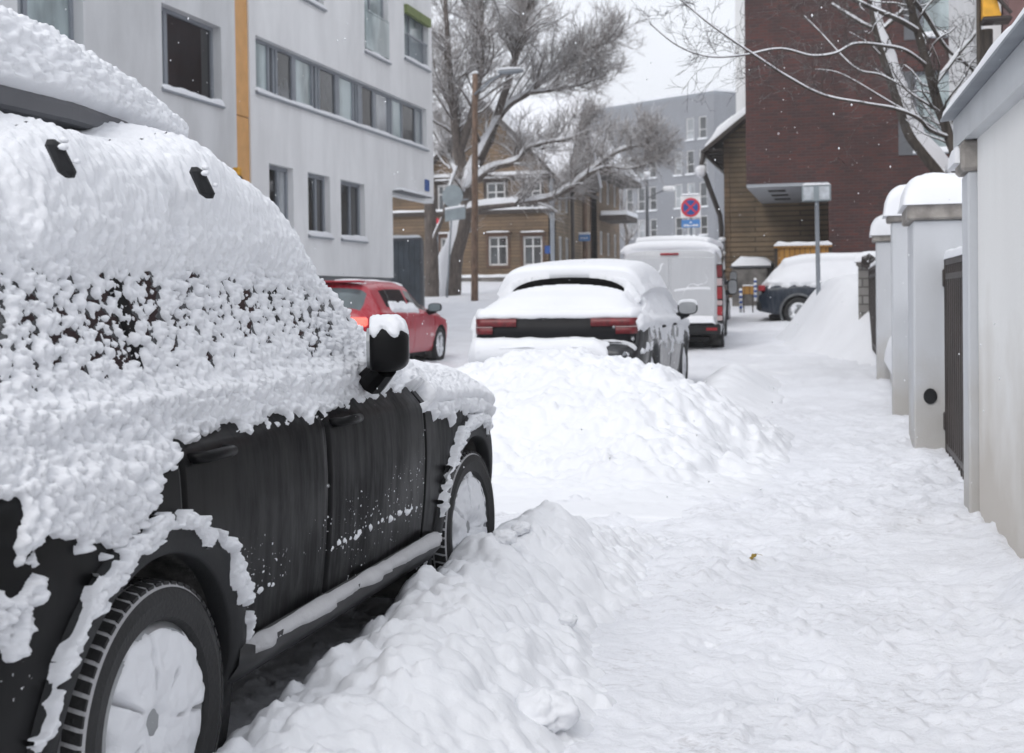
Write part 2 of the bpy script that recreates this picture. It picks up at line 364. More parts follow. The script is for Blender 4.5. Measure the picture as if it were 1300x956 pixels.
M['iron'] = simple('dark_brown_iron', (.035, .027, .024), .5, var=.3)
M['sheet_metal'] = simple('painted_sheet_metal', (.50, .52, .54), .45, var=.06)
M['soffit'] = simple('grey_soffit_metal', (.34, .36, .39), .5, var=.08)
M['shed'] = simple('slate_blue_panel', (.075, .09, .105), .55, var=.35, vscale=2)
M['pole_wood'] = bark_mat('weathered_pole_wood', (.16, .105, .075))
M['pole_metal'] = simple('galvanised_steel', (.20, .22, .245), .5, var=.15)
M['bark'] = bark_mat('willow_bark', (.12, .10, .088), snow=.0)
M['twig'] = bark_mat('willow_twigs', (.33, .30, .285), snow=.8)
M['bark2'] = bark_mat('maple_bark', (.060, .050, .042))
M['twig2'] = bark_mat('maple_twigs', (.035, .028, .025), snow=.25)
M['sign_back'] = simple('sign_back_grey', (.24, .28, .30), .5, var=.12)
M['sign_white'] = simple('sign_white', (.75, .75, .76), .5, var=.04)
M['lamp_red'] = simple('lamp_red', (.28, .005, .012), .35, coat=.2, var=.2)
M['sign_red'] = simple('sign_red', (.55, .02, .04), .45, var=.05)
M['sign_blue'] = simple('sign_blue', (.012, .07, .28), .45, var=.05)
M['sign_blue2'] = simple('plate_blue', (.06, .21, .50), .45, var=.05)
M['yellow'] = simple('yellow_enamel', (.62, .31, .02), .5, var=.25, vscale=9)
M['rubber'] = simple('tyre_rubber', (.018, .018, .019), .75, var=.3, bump=.4, bscale=90)
M['alloy'] = simple('alloy_rim', (.32, .33, .34), .35, metal=.6)
M['sill_trim'] = simple('sill_trim', (.018, .018, .020), .45, var=.4, vscale=12)
M['black_plastic'] = simple('black_plastic', (.012, .0125, .014), .6, spec=.3, var=.35, vscale=8, bump=.15, bscale=200)
M['trim_grey'] = simple('salt_hazed_trim', (.10, .105, .11), .6, var=.4, vscale=6)
M['paint_black'] = dirty_paint('black_paint_salted', (.003, .003, .0035), .30, .05, (.040, .042, .050), coat=.02)
M['paint_graph'] = dirty_paint('graphite_paint', (.018, .019, .021), .3, .30, (.25, .26, .28))
M['paint_red'] = dirty_paint('red_paint_salted', (.38, .006, .022), .25, .42, (.52, .33, .36))
M['paint_white'] = dirty_paint('white_van_paint', (.50, .51, .53), .35, .4, (.40, .41, .43), coat=.3)
M['paint_navy'] = dirty_paint('navy_paint_salted', (.015, .022, .035), .25, .3, (.3, .32, .35))
M['car_glass'] = glass_mat('car_glass', (.012, .013, .015), .03, .2)
M['car_glass_lit'] = glass_mat('lit_car_glass', (.10, .13, .14), .08, .3)  # lit copy of the car glass, brightness put into the colour
M['box_shell'] = simple('roof_box_plastic', (.105, .108, .118), .45, var=.1)
M['tail_red'] = simple('tail_lamp_red', (.13, .003, .007), .4, coat=.12, var=.4, vscale=20)
M['tail_lit'] = simple('tail_lamp_lit', (.7, .1, .06), .2, coat=1, emit=(1, .13, .10), estr=1.1)
M['tail_clear'] = simple('tail_lamp_clear', (.42, .33, .33), .3, coat=.3)
M['plate'] = simple('number_plate', (.6, .6, .6), .5)
M['leaf'] = simple('dead_leaf', (.22, .15, .02), .8, var=.4, vscale=60)

# ------------------------------------------------------------------ ground
GY = np.array([-60, 0, 6, 13, 24, 33, 38, 46, 62, 100, 200, 700.]); GZ = np.array([.0, .0, .04, .16, .42, .74, .95, 1.4, 2.25, 3.6, 5.5, 9.])
def gbase(y): return np.interp(y, GY, GZ)
def kerb_x(y): return np.interp(y, [0, 3, 6, 12, 20, 30], [-1.0, -1.0, -1.0, -.9, -1.3, -2.0])
def gheight(x, y):
    x = np.asarray(x, float); y = np.asarray(y, float); z = gbase(y)
    p = np.stack([x, y, np.zeros_like(x)], -1)
    side = sst(x, kerb_x(y)-.3, kerb_x(y)+.3)            # pavement, about 10 cm above the carriageway
    z = z+.035*side*(1-sst(y, 30, 40))
    z = z+.035*fbm(p*.9, 3, 3)+.020*side*fbm(p*3.1, 3, 9)
    # trodden lumps and scuffs
    lump = puff(p*np.array([5.5, 4.2, 1]), 5, .3, .75, .7)
    scuff = np.abs(fbm(p*np.array([7, 15, 1]), 3, 21))
    near = 1-sst(y, 22, 40)
    var_ = sst(fbm(p*.9, 3, 33), -.25, .45); churn = np.exp(-((y-7.6)/2.2)**4)*sst(-x, -.2, .6)*(.6+.8*fbm(p*1.3, 2, 37)); z = z+churn*(.035*puff(p*5, 38, .3, .8, .7)+.03*puff(p*11, 39, .25, .75, .6)+.018*puff(p*22, 40, .25, .7, .6)+.03*fbm(p*2.6, 2, 42)); z = z+near*((.004+.016*var_)*lump+.040*np.maximum(0, fbm(p*15, 3, 31)-.05)*(.25+1.1*var_)-.012*scuff*(.4+.6*var_)+.012*puff(p*24, 34, .3, .8, .35)*var_+.006*fbm(p*40, 2, 35))
    tramp = puff(p*np.array([3.1, 2.2, 1]), 15, .35, .6, .55)       # footprints pressed in
    z = z-near*side*.028*np.minimum(tramp*2, 1)*sst(fbm(p*.6, 2, 77), -.3, .3)
    # wheel ruts on the carriageway
    rut = (np.exp(-((x+4.9)/.35)**2)+np.exp(-((x+6.4)/.35)**2)+np.exp(-((x+8.6)/.35)**2)+np.exp(-((x+10.1)/.35)**2))
    z = z-.05*rut*sst(y, 4, 8)*(1-sst(y, 60, 80))
    # ploughed shoulder against the right wall
    wx = np.interp(y, [0, 6, 8.5, 10.8, 12.5, 17, 22, 30], [.80, .75, .72, .55, .48, .42, .26, .1])
    d = wx-x
    z = z+(np.interp(y, [0, 5.9, 7.4, 8.4, 12], [.16, .13, .05, .0, .02])+.05*fbm(p*1.7, 3, 4)+.035*puff(p*6, 36, .3, .8, .7))*np.exp(-np.maximum(d, 0)/.20)*(1-sst(y, 20, 26))
    return z
def make_ground():
    yy = np.concatenate([np.linspace(-40, 2.0, 40)[:-1], 2.0*np.exp(np.linspace(0, math.log(16/2.0), 620))[:-1], 16*np.exp(np.linspace(0, math.log(700/16), 330))])
    un = np.concatenate([-np.exp(np.linspace(math.log(60), math.log(1.0), 60))[:-1], np.linspace(-1.0, .22, 560), .22+np.exp(np.linspace(math.log(.01), math.log(60), 60))])
    Yg, U = np.meshgrid(yy, un, indexing='ij')
    X = U*(np.maximum(Yg, 0)*.9+2.2)*np.where(np.abs(U) > 1.2, .5+.5, 1.0)
    Z = gheight(X, Yg)
    Z = Z+np.where(X > 1.3, .0, 0)
    V = np.stack([X, Yg, Z], -1).reshape(-1, 3)
    o = link_mesh('ground', V, grid_faces(*X.shape)[:, ::-1], M['snow_ground'])
    tag(o, 'snow covered street and trodden pavement running between the cars and the walls', kind='structure')
make_ground()

def heap(name, x0, x1, y0, y1, res, hfun, label, mat='snow'):
    nx = int((x1-x0)/res)+1; ny = int((y1-y0)/res)+1
    Y, X = np.meshgrid(np.linspace(y0, y1, ny), np.linspace(x0, x1, nx), indexing='ij')
    h = hfun(X, Y, np.stack([X, Y, np.zeros_like(X)], -1))
    eb = np.minimum(np.minimum(X-x0, x1-X), np.minimum(Y-y0, y1-Y)); h = h-.35*(1-sst(eb, 0, .35))
    B = gbase(Y)+.05
    Z = np.where(h > -.05, B+h, B-.25)
    keep = (np.maximum.reduce([h[:-1, :-1], h[1:, :-1], h[:-1, 1:], h[1:, 1:]]) > -.12)
    V = np.stack([X, Y, Z], -1).reshape(-1, 3); F = grid_faces(ny, nx, keep)[:, ::-1]
    V, F = compact(V, F)
    return tag(link_mesh(name, V, F, M[mat]), label, kind='structure')
def kerb_ridge(X, Y, P):
    cx = np.interp(Y, [2, 4, 5.5, 6.5, 7.3], [-1.42, -1.42, -1.50, -1.45, -1.3]); wd = np.interp(Y, [2, 4.5, 6, 7.5], [.42, .42, .36, .3])
    amp = np.interp(Y, [1.5, 2.6, 3.6, 4.7, 5.6, 6.3, 7.0, 7.4], [.10, .20, .29, .35, .38, .30, .12, -.05])
    h = amp*np.exp(-((X-cx)/wd)**2*np.where(X > cx, 1, .8))-.035
    wq = P+.06*np.stack([fbm(P*5, 2, 47), fbm(P*5+9, 2, 48), 0*X], -1)
    nz = fbm(P*1.9, 3, 41)*.09+(.055*puff(wq*3.6, 43, .35, .8, .8)+.05*puff(wq*7.5, 46, .3, .8, .7))*sst(h, -.03, .08)+.030*puff(wq*14, 44, .25, .7, .6)+.014*puff(wq*28, 50, .25, .7, .6)+.018*fbm(P*25, 3, 45)+.02*np.abs(fbm(P*8, 3, 49))-.035
    return h+nz-.02
heap('snow_ridge', -2.0, .25, 1.2, 7.6, .013, kerb_ridge, 'low lumpy ridge of cleared snow along the right side of the black SUV')
def big_heap(X, Y, P):
    crest = np.interp(X, [-5, -4.4, -3.9, -3.2, -2.6, -2.0, -1.5, -1.0, -.55, -.2], [-.1, .20, .50, .74, .88, .82, .68, .44, .12, -.15])
    cy = 11.4+.25*np.sin(X*1.7)
    d = Y-cy
    prof = np.where(d < 0, np.exp(-(np.abs(d)/1.75)**2.0), np.exp(-(np.abs(d)/1.0)**2.4))
    h = crest*prof-.05
    rough = sst(h, -.05, .12)
    nz = fbm(P*1.3, 3, 61)*.13+.09*puff(P*2.2, 62, .3, .8, .7)+.055*puff(P*5.5, 63, .3, .85, .7)+.045*puff(P*11, 64, .25, .75, .6)+.022*puff(P*21, 67, .25, .75, .6)+.026*fbm(P*22, 3, 65)+.05*np.abs(fbm(P*6, 3, 66))-.02
    return h+(nz-.05)*rough
heap('snow_heap', -5.0, -.1, 7.6, 13.6, .022, big_heap, 'large ploughed heap of lumpy snow behind the snowed-in dark car', 'snow')
def side_heap(X, Y, P):
    h = .36*np.exp(-((X+1.35)/.42)**2)*np.exp(-((Y-15.6)/2.6)**2)-.05
    return h+.05*fbm(P*1.5, 3, 71)+.03*puff(P*4, 72, .3, .8, .7)*sst(h, 0, .1)-.02
heap('snow_ridge', -2.1, -.4, 12.6, 21, .035, side_heap, 'smooth low drift of snow on the pavement beside the dark car')
def right_bank(X, Y, P):
    toe = np.interp(Y, [17.5, 19.5, 21.5, 24, 27, 29.5], [.25, -.05, -.45, -1.1, -1.55, -1.2])
    top = np.interp(Y, [17.5, 20, 22, 24.5, 27, 29.5, 30.5], [.0, .4, .95, 1.36, 1.2, .5, -.1])
    h = top*sst(X, toe, toe+1.25)-.03
    return h+.09*fbm(P*.8, 3, 81)+.03*puff(P*3, 82, .3, .8, .6)*sst(h, 0, .2)-.03
heap('snow_bank', -1.9, 2.6, 17.5, 31, .04, right_bank, 'tall smooth bank of shovelled snow against the right hand fence')
# chunk blocks on the trodden snow
def blob(mb, c, r, seed, n=18, squash=.7):
    th = np.linspace(0, math.pi, n//2+1); ph = np.linspace(0, 2*math.pi, n, endpoint=False)
    T, Pp = np.meshgrid(th, ph, indexing='ij'); D = np.stack([np.sin(T)*np.cos(Pp), np.sin(T)*np.sin(Pp), np.cos(T)], -1)
    rr = r*(.92+.34*fbm(D*1.6+seed*7.7, 4, seed)+.14*puff(D*3+seed, seed, .3, .8, .8)+(.07*fbm(D*7, 3, seed+2)+.05*puff(D*8, seed+5, .3, .7, .6))*(n > 30)); V = D*rr[..., None]; V[..., 2] *= squash; V += np.array(c)
    k = len(ph); F = [(i*k+j, i*k+(j+1) % k, (i+1)*k+(j+1) % k, (i+1)*k+j)[::-1] for i in range(len(th)-1) for j in range(k)]
    mb.add(V.reshape(-1, 3), F)
for i, (px, py, Y, r, lab) in enumerate([(690, 825, 4.0, .10, 'largest rounded snow lump at the bottom centre of the pavement'), (640, 655, 5.45, .055, 'snow lump lying right beside the front wheel of the black SUV'),
                                (660, 640, 5.7, .045, 'small snow lump just beyond the front wheel of the black SUV'),
                                (720, 700, 5.0, .04, 'flat snow lump on the ridge side facing the pavement'),]):
    m = MB(); p = at(px, py, Y=Y); XX = np.array([[p.x]]); YY = np.array([[Y]]); z = max(float(gheight(XX, YY)[0, 0]), float((gbase(YY)+.05+kerb_ridge(XX, YY, np.stack([XX, YY, 0*XX], -1)))[0, 0])); blob(m, (0, 0, 0), r, i+3, 56)
    o = m.build('snow_lump', M['snow'], smooth=True); o.location = (p.x, Y, z+r*.2); tag(o, lab, 'snow lump', 'loose lumps of snow')

# ------------------------------------------------------------------ cars
class Car:
    NV = 9
    def __init__(s, L, keys, sig=.03, rear=(.3, .14), front=(.6, .22)):
        s.L = L; n = 1200; s.yf = np.linspace(0, L, n); g = {}
        def sm(k, kk):
            a = np.interp(s.yf, [p[0] for p in k], [p[1] for p in k]); sg = max(sig/L*n*kk, .5); w = int(3*sg)+1
            ker = np.exp(-.5*(np.arange(-w, w+1)/sg)**2); ker /= ker.sum()
            return np.convolve(np.concatenate([np.full(w, a[0]), a, np.full(w, a[-1])]), ker, 'valid')
        for nm, k in keys.items(): g[nm] = sm(k, 1 if nm in ('zt', 'zb') else 2)
        e = np.ones(n)
        t = np.clip(s.yf/rear[0], 0, 1); e *= 1-rear[1]*(1-t)**2.4
        t = np.clip((L-s.yf)/front[0], 0, 1); e *= 1-front[1]*(1-t)**2.4
        zt, zb, z0 = g['zt'], np.minimum(g['zb'], g['zt']-.03), g['z0']; wt, wb, ws, w0 = g['wt'], g['wb'], g['ws'], g['w0']
        H = zb-z0; zs = zt-zb
        xs = [w0, ws-.035, ws-.012, ws, ws-.008, wb, wt+.035, wt-.06, wt*.5, wt*0]
        zz = [z0, z0+.12*H, z0+.38*H, z0+.66*H, z0+.92*H, zb, zt-np.minimum(.11, zs*.45), zt-np.minimum(.035, zs*.2), zt-np.minimum(.008, zs*.1), zt]
        s.X = np.stack(xs)*e; s.Z = np.stack(zz); s.e = e
    def surf(s, y, v):
        y, v = np.broadcast_arrays(np.asarray(y, float), np.asarray(v, float)); X = 0; Z = 0
        fi = np.clip(y/s.L, 0, 1)*(len(s.yf)-1); i0 = np.clip(np.floor(fi).astype(int), 0, len(s.yf)-2); ty = fi-i0
        for dv, w in ((-.36, .1), (-.18, .2), (0, .4), (.18, .2), (.36, .1)):
            vv = v+dv; sg = np.where(vv > 9, -1.0, 1.0); vv = np.where(vv > 9, 18-vv, vv); vv = np.maximum(vv, 0)
            j = np.clip(np.floor(vv).astype(int), 0, 8); tv = vv-j
            f = lambda A: ((A[j, i0]*(1-ty)+A[j, i0+1]*ty)*(1-tv)+(A[j+1, i0]*(1-ty)+A[j+1, i0+1]*ty)*tv)
            X = X+w*f(s.X)*sg; Z = Z+w*f(s.Z)
        return X, Z
    def side_x(s, y, z):
        v = np.linspace(0, 6.4, 60); X, Z = s.surf(np.full(60, y), v); return float(np.interp(z, Z, X))
    def P(s, y, u):                 # u in [-9,9]: right side u<0 -> x>0 ... u=-v right, u=+v left mirrored
        v = 9-np.abs(u); X, Z = s.surf(y, v); X = np.where(u >= 0, X, -X)
        return np.stack([X, np.broadcast_to(y, X.shape), Z], -1)

def wheel(parent, x, y, z, R, W, side, lod=1, steer=0, snowy=.8, spokes=7):
    nseg = 144 if lod > 1 else 40
    def fn(a, b, c):        # lathe z -> car x
        v = Vector((c*side, a, b)); v.rotate(Euler((0, 0, steer))); return (v.x+x, v.y+y, v.z+z)
    root = MB()
    rr = R*.70
    root.lathe([(rr, W*.42), (rr-.015, W*.47), (rr-.03, W*.40), (rr-.04, W*.1), (rr-.05, -W*.4)], 48, fn)
    for k in range(spokes):
        a0 = 2*math.pi*k/spokes+.2
        pts = [(.03, -.025), (rr-.02, -.035), (rr-.02, .035), (.03, .025)]
        def f2(p, q, h):
            return fn(p*math.cos(a0)-q*math.sin(a0), p*math.sin(a0)+q*math.cos(a0), h)
        root.prism(pts, W*.30, W*.40, f2)
    root.lathe([(0.001, W*.42), (.05, W*.42), (.06, W*.36)], 16, fn)
    rim = root.build('wheel', M['alloy'], parent)
    t = MB(); prof = [(rr, W*.42), (rr+.012, W*.50), (R*.86, W*.54), (R*.945, W*.50), (R*.975, W*.44), (R*.985, W*.25), (R*.985, 0), (R*.985, -W*.25), (R*.975, -W*.44), (R*.9, -W*.52), (rr, -W*.45)]
    t.lathe(prof, 72, fn)
    if lod > 1:             # tread blocks and shoulder lugs
        nb = 58
        for k in range(nb):
            for (h0, h1, off, tw) in ((W*.30, W*.49, 0, .35), (W*.06, W*.26, .5, .25), (-W*.20, W*.02, .15, -.25), (-W*.45, -W*.24, .6, -.35)):
                a0 = 2*math.pi*(k+off)/nb; da = 2*math.pi/nb*.36; V = []
                for hh, sk in ((h0, -tw), (h1, tw)):
                    for q in (-1, 1):
                        for r_ in (R*.955 if abs(hh) > W*.4 else R*.975, R*.985 if abs(hh) > W*.44 else R):
                            a = a0+q*da+sk*da; V.append(fn(r_*math.cos(a), r_*math.sin(a), hh))
                t.add(V, [(0, 2, 3, 1), (4, 5, 7, 6), (0, 1, 5, 4), (2, 6, 7, 3), (1, 3, 7, 5), (0, 4, 6, 2)])
    t.build('tyre', M['rubber'], rim, smooth=(lod < 2))
    if lod > 1:             # snow packed in the tread grooves
        sm = MB(); sm.lathe([(R*.945, W*.512), (R*.985, W*.452), (R*.988, W*.25), (R*.988, -W*.25), (R*.972, -W*.45)], 96, fn); sm.build('tread_snow', M['snow_dirty'], rim, smooth=True)
    if snowy:
        n1, n2 = (26, 120) if lod > 1 else (8, 36)
        r = np.linspace(0, rr+.015, n1)[:, None]; a = np.linspace(0, 2*math.pi, n2)[None, :]
        A = r*np.cos(a); B = r*np.sin(a); Pn = np.stack([A, B, np.full_like(A, x*3+y)], -1)
        cover = fbm(Pn*9, 4, 91)*1.3+(snowy-.35)*1.15-1.5*np.exp(-(np.sin(a*3.5+.4)/.11)**2)*sst(r, rr*.30, rr*.5)*sst(fbm(Pn*6, 2, 95), -.35, .05)*(lod > 1)-.5*sst(r, rr*.93, rr)
        h = W*.37+.022*sst(cover, 0, .5)+.015*(1-(r/rr)**2)*snowy+.008*puff(Pn*30, 92, .3, .8, .9)-.06*(cover < .0)+.012*fbm(Pn*14, 3, 96)-.03*np.exp(-(r/.05)**2)
        V = np.array([fn(*q) for q in np.stack([A, B, h], -1).reshape(-1, 3)])
        link_mesh('hub_snow', V, grid_faces(n1, n2), M['snow_car'], rim)
    return rim

def car_body(car, root, rules, wheels, Ra, paint, dy=.05, grooves=(), flare=None, liner=True, glass=None):
    ys = set(np.round(np.linspace(0, car.L, int(car.L/dy)+1), 4)); vs = set(np.round(np.linspace(0, 9, 46), 4))
    for r in rules:
        ys |= {r[2], r[3]}; vs |= {r[4], r[5]}
    for q in grooves: ys |= {q-.006, q+.006, q-.009, q+.009}
    for yw in wheels: ys |= set(np.round(np.linspace(yw-Ra-.02, yw+Ra+.02, 44), 4))
    ys |= set(np.round(np.linspace(0, .3, 24), 4))
    ys = np.array(sorted(ys)); ys = ys[np.concatenate([[True], np.diff(ys) > .0015])]; vs = np.array(sorted(vs)); vs = vs[np.concatenate([[True], np.diff(vs) > .004])]
    us = np.concatenate([vs-9, (9-vs)[::-1][1:]])          # u from -9 (left sill) .. 0 (centre) .. 9 (right sill)
    Yg, Ug = np.meshgrid(ys, us, indexing='ij'); Pp = car.P(Yg, Ug)
    Vv = 9-np.abs(Ug)
    for q in grooves:
        msk = (np.abs(Yg-q) < .0065) & (Vv < 6.3); Pp[..., 0] = np.where(msk, Pp[..., 0]-np.sign(Pp[..., 0])*.02, Pp[..., 0])
    ny, nu = Yg.shape
    c = .25*(Pp[:-1, :-1]+Pp[1:, :-1]+Pp[:-1, 1:]+Pp[1:, 1:]); cv = .25*(Vv[:-1, :-1]+Vv[1:, :-1]+Vv[:-1, 1:]+Vv[1:, 1:])
    reg = np.zeros((ny-1, nu-1), int)
    for k, r in enumerate(rules):
        m = (c[..., 1] > r[2]) & (c[..., 1] < r[3]) & (cv > r[4]) & (cv < r[5])
        if r[1]: m &= (np.sign(c[..., 0]) == r[1])
        reg[m] = k+1
    zw = Ra_c = None
    for yw in wheels:
        zc = car.wz
        d = np.hypot(c[..., 1]-yw, c[..., 2]-zc); reg[(d < Ra) & (cv < 5)] = -1
        d = np.hypot(Pp[..., 1]-yw, Pp[..., 2]-zc)          # snap the arch edge to the circle
        m = (np.abs(d-Ra) < .03) & (Vv < 5)
        k = np.where(m, Ra/np.maximum(d, 1e-6), 1); Pp[..., 1] = yw+(Pp[..., 1]-yw)*k; Pp[..., 2] = zc+(Pp[..., 2]-zc)*k
    V = Pp.reshape(-1, 3); F = grid_faces(ny, nu)[:, ::-1].reshape(ny-1, nu-1, 4)
    f0 = F[reg == 0]
    # end caps
    caps = []; extra = []
    for row, fl in ((0, False), (ny-1, True)):
        for j in range(nu//2):
            q = [row*nu+j, row*nu+j+1, row*nu+nu-2-j, row*nu+nu-1-j]; caps.append(q[::-1] if fl else q)
    f0 = np.concatenate([f0, np.array(caps)])
    v, f = compact(V, f0); body = link_mesh('body', v, f, paint, root)
    objs = {}
    for k, r in enumerate(rules):
        ff = F[reg == k+1]
        if len(ff) == 0: continue
        v, f = compact(V, ff); o = link_mesh(r[0], v, f, r[6], root); objs[k] = o
    # wheel liners and flares
    for yw in wheels:
        zc = car.wz
        for sd in (1, -1):
            A = np.linspace(math.radians(-38), math.radians(218), 60); ar = []
            xx = np.array([car.side_x(yw+Ra*math.cos(a), max(zc+Ra*math.sin(a), .2)) for a in A])
            if liner:
                r_in = np.array([1.0, 1.0, 1.0, .15]); dx = np.array([.0, -.12, -.34, -.35])
                X = (xx[:, None]+dx[None, :])*sd; Yl = yw+Ra*r_in[None, :]*np.cos(A)[:, None]; Zl = zc+Ra*r_in[None, :]*np.sin(A)[:, None]
                link_mesh('wheel_housing', np.stack([X, Yl+0*X, Zl+0*X], -1).reshape(-1, 3), grid_faces(60, 4), car.liner_mat, root)
            if flare:
                fw, mat = flare
                pr = [(-.004, -.05), (-.006, .004), (0.0, .014), (fw*.5, .018), (fw*.9, .012), (fw, -.006)]; V2 = []
                for a, xq in zip(A, xx):
                    for (dr, dxx) in pr:
                        rr_ = Ra+dr; yy = yw+rr_*math.cos(a); z_ = zc+rr_*math.sin(a)
                        V2.append(((car.side_x(yy, max(z_, .22))+dxx)*sd, yy, z_))
                o = link_mesh('wheel_arch_trim', V2, grid_faces(60, len(pr)), mat, root)
    # floor
    ub = MB(); ub.box(-.7, .7, .25, car.L-.3, car.wz-.16, car.wz-.06); ub.build('underbody', M['black_plastic'], root)
    return body

def shell(car, root, name, y0, y1, dy, us, tfun, mat, sink=.02):
    ys = np.linspace(y0, y1, int((y1-y0)/dy)+1); Yg, Ug = np.meshgrid(ys, us, indexing='ij')
    P = car.P(Yg, Ug); gy = np.gradient(P, axis=0); gu = np.gradient(P, axis=1); Nn = np.cross(gu, gy)
    Nn /= np.maximum(np.linalg.norm(Nn, axis=-1, keepdims=True), 1e-9)
    Nn = np.where((Nn*np.stack([P[..., 0], 0*P[..., 0], P[..., 2]-.5], -1)).sum(-1, keepdims=True) < 0, -Nn, Nn)
    def blur(A, ax, k):
        k = min(k, (A.shape[ax]//2)*2-1)
        if k < 3: return A
        pad = [(0, 0)]*A.ndim; pad[ax] = (k//2+1, k//2); C = np.cumsum(np.pad(A, pad, mode='edge'), axis=ax)
        sl = [slice(None)]*A.ndim; s2 = list(sl); sl[ax] = slice(k, None); s2[ax] = slice(0, -k); return (C[tuple(sl)]-C[tuple(s2)])/k
    if dy < .0135:
        for _ in range(2): Nn = blur(blur(Nn, 1, 17), 0, 11)
        Nn = Nn/np.maximum(np.linalg.norm(Nn, axis=-1, keepdims=True), 1e-9)
    t = tfun(P, Yg, 9-np.abs(Ug), Nn)
    mx = np.maximum.reduce([t[:-1, :-1], t[1:, :-1], t[:-1, 1:], t[1:, 1:]])
    Pn = P+Nn*np.where(t > 0, t, -sink)[..., None]
    V, F = compact(Pn.reshape(-1, 3), grid_faces(*Yg.shape, keep=mx > 0)[:, ::-1])
    return link_mesh(name, V, F, mat, root)
def usplit(car, y, res, lo=0.0, side=1, v1=9):           # u values spaced by arc length at station y
    v = np.linspace(lo, v1, 2000); X, Z = car.surf(np.full(2000, y), v); s = np.concatenate([[0], np.cumsum(np.hypot(np.diff(X), np.diff(Z)))])
    n = int(s[-1]/res)+1; vv = np.interp(np.linspace(0, s[-1], n), s, v)
    return vv
def mirror_obj(root, c, h, yaw, mat_h, mat_g, foot, snow=.03, name='wing_mirror', sq=.7):
    n1, n2 = 20, 32
    th = np.linspace(0, math.pi, n1)[:, None]; ph = np.linspace(0, 2*math.pi, n2)[None, :]
    sgn = lambda a, p: np.sign(a)*np.abs(a)**p
    def sp(k, off=(0, 0, 0), upper=False):
        X = k*h[0]*sgn(np.sin(th), sq)*sgn(np.cos(ph), sq); Y = k*h[1]*sgn(np.cos(th), .8)+0*ph; Z = k*h[2]*sgn(np.sin(th), sq)*sgn(np.sin(ph), sq)*(1-.12*np.cos(ph)*0)
        return np.stack([X, Y, Z], -1)
    P = sp(1.0); P[..., 1] = np.minimum(P[..., 1], h[1]*.95); P[..., 1] = np.maximum(P[..., 1], -h[1]*.55)
    R = np.array(Matrix.Rotation(yaw, 3, 'Z')); V = P.reshape(-1, 3)@R.T+np.array(c)
    o = link_mesh(name, V, grid_faces(n1, n2), mat_h, root)
    g = MB(); gx, gz = h[0]*.86, h[2]*.84; pts = [(gx*sgn(np.cos(a), .6), gz*sgn(np.sin(a), .6)) for a in np.linspace(0, 2*math.pi, 28, endpoint=False)]
    def fn(a, b, q):
        v = R@np.array([a, -h[1]*.55+q, b])+np.array(c); return tuple(v)
    g.prism(pts, -.012, .0, fn); g.build('mirror_glass', mat_g, o)
    f = MB(); f.tube([tuple(np.array(c)+np.array([0, 0, -h[2]*.8])), foot], [.045, .055], 10); f.build('mirror_foot', mat_h, o)
    if snow:
        a = np.linspace(.12, math.pi-.12, 40)[None, :]; t2 = np.linspace(.25, math.pi-.25, 40)[:, None]
        X = h[0]*1.02*sgn(np.sin(t2), .7)*sgn(np.cos(a), .7); Y = h[1]*1.0*sgn(np.cos(t2), .8)+0*a; Z = h[2]*sgn(np.sin(t2), .7)*sgn(np.sin(a), .7)
        Y = np.clip(Y, -h[1]*.56, h[1]*.95)
        Z = Z-.05*h[2]/.1*(a < .5)*0; P = np.stack([X, Y, Z], -1); pf = puff(P*40+5, 8, .3, .8, .9)
        e = np.minimum(np.sin(a), 1)**.5*np.minimum(1, np.sin(t2)*1.6)
        edge_ = (1-sst(np.minimum(a, math.pi-a)+.35*fbm(P*30+3, 2, 9), .25, .5)); P[..., 2] += snow*e*(1.1+.25*pf)-.012; P[..., 0] *= 1.03+.05*pf-.16*edge_; P[..., 1] *= 1-.12*edge_
        V = P.reshape(-1, 3)@R.T+np.array(c); link_mesh('mirror_snow', V, grid_faces(40, 40), M['snow_car'], o)
    return o

# ---------------- near black SUV
suv = Car(4.82, dict(
    zt=[(0, .86), (.04, .98), (.14, 1.10), (.30, 1.30), (.58, 1.60), (.9, 1.675), (1.5, 1.715), (2.1, 1.705), (2.45, 1.665), (2.78, 1.535), (3.36, 1.155), (3.48, 1.11), (4.0, 1.06), (4.45, .98), (4.68, .86), (4.82, .60)],
    zb=[(0, .80), (.2, 1.0), (.8, 1.05), (2, 1.055), (3.1, 1.03), (3.4, 1.0), (4.0, .97), (4.45, .89), (4.7, .74), (4.82, .5)],
    wt=[(0, .60), (.5, .64), (1.5, .66), (2.5, .66), (2.9, .70), (3.35, .77), (4.1, .77), (4.82, .66)],
    wb=[(0, .80), (.5, .87), (3.2, .885), (3.9, .89), (4.82, .82)],
    ws=[(0, .90), (.6, .945), (4.1, .945), (4.82, .90)],
    w0=[(0, .80), (.5, .86), (4.4, .86), (4.82, .74)], z0=[(0, .40), (.4, .30), (4.1, .28), (4.82, .34)]), sig=.035, rear=(.35, .16), front=(.75, .24))
suv.wz = .345; suv.liner_mat = simple('muddy_liner', (.07, .068, .066), .95, var=.8, vscale=9, bump=.6, bscale=60)
SUVX, SUVY, SUVZ = -2.61, 1.80, .05
root = empty('parked_suv', (SUVX, SUVY, SUVZ), 0, 'black SUV nearest the camera, its side windows plastered with clumpy snow', 'car')
K = M['paint_black']; G = M['car_glass']
rules = []
for sd in (1, -1):
    rules += [('rear_door', sd, 1.24, 2.21, .85, 5.0, K), ('front_door', sd, 2.21, 3.23, .85, 5.0, K),
              ('rear_side_window', sd, 1.30, 2.16, 5.06, 5.94, G), ('front_side_window', sd, 2.26, 3.02, 5.06, 5.94, G), ('quarter_window', sd, .62, 1.22, 5.06, 5.94, G)]
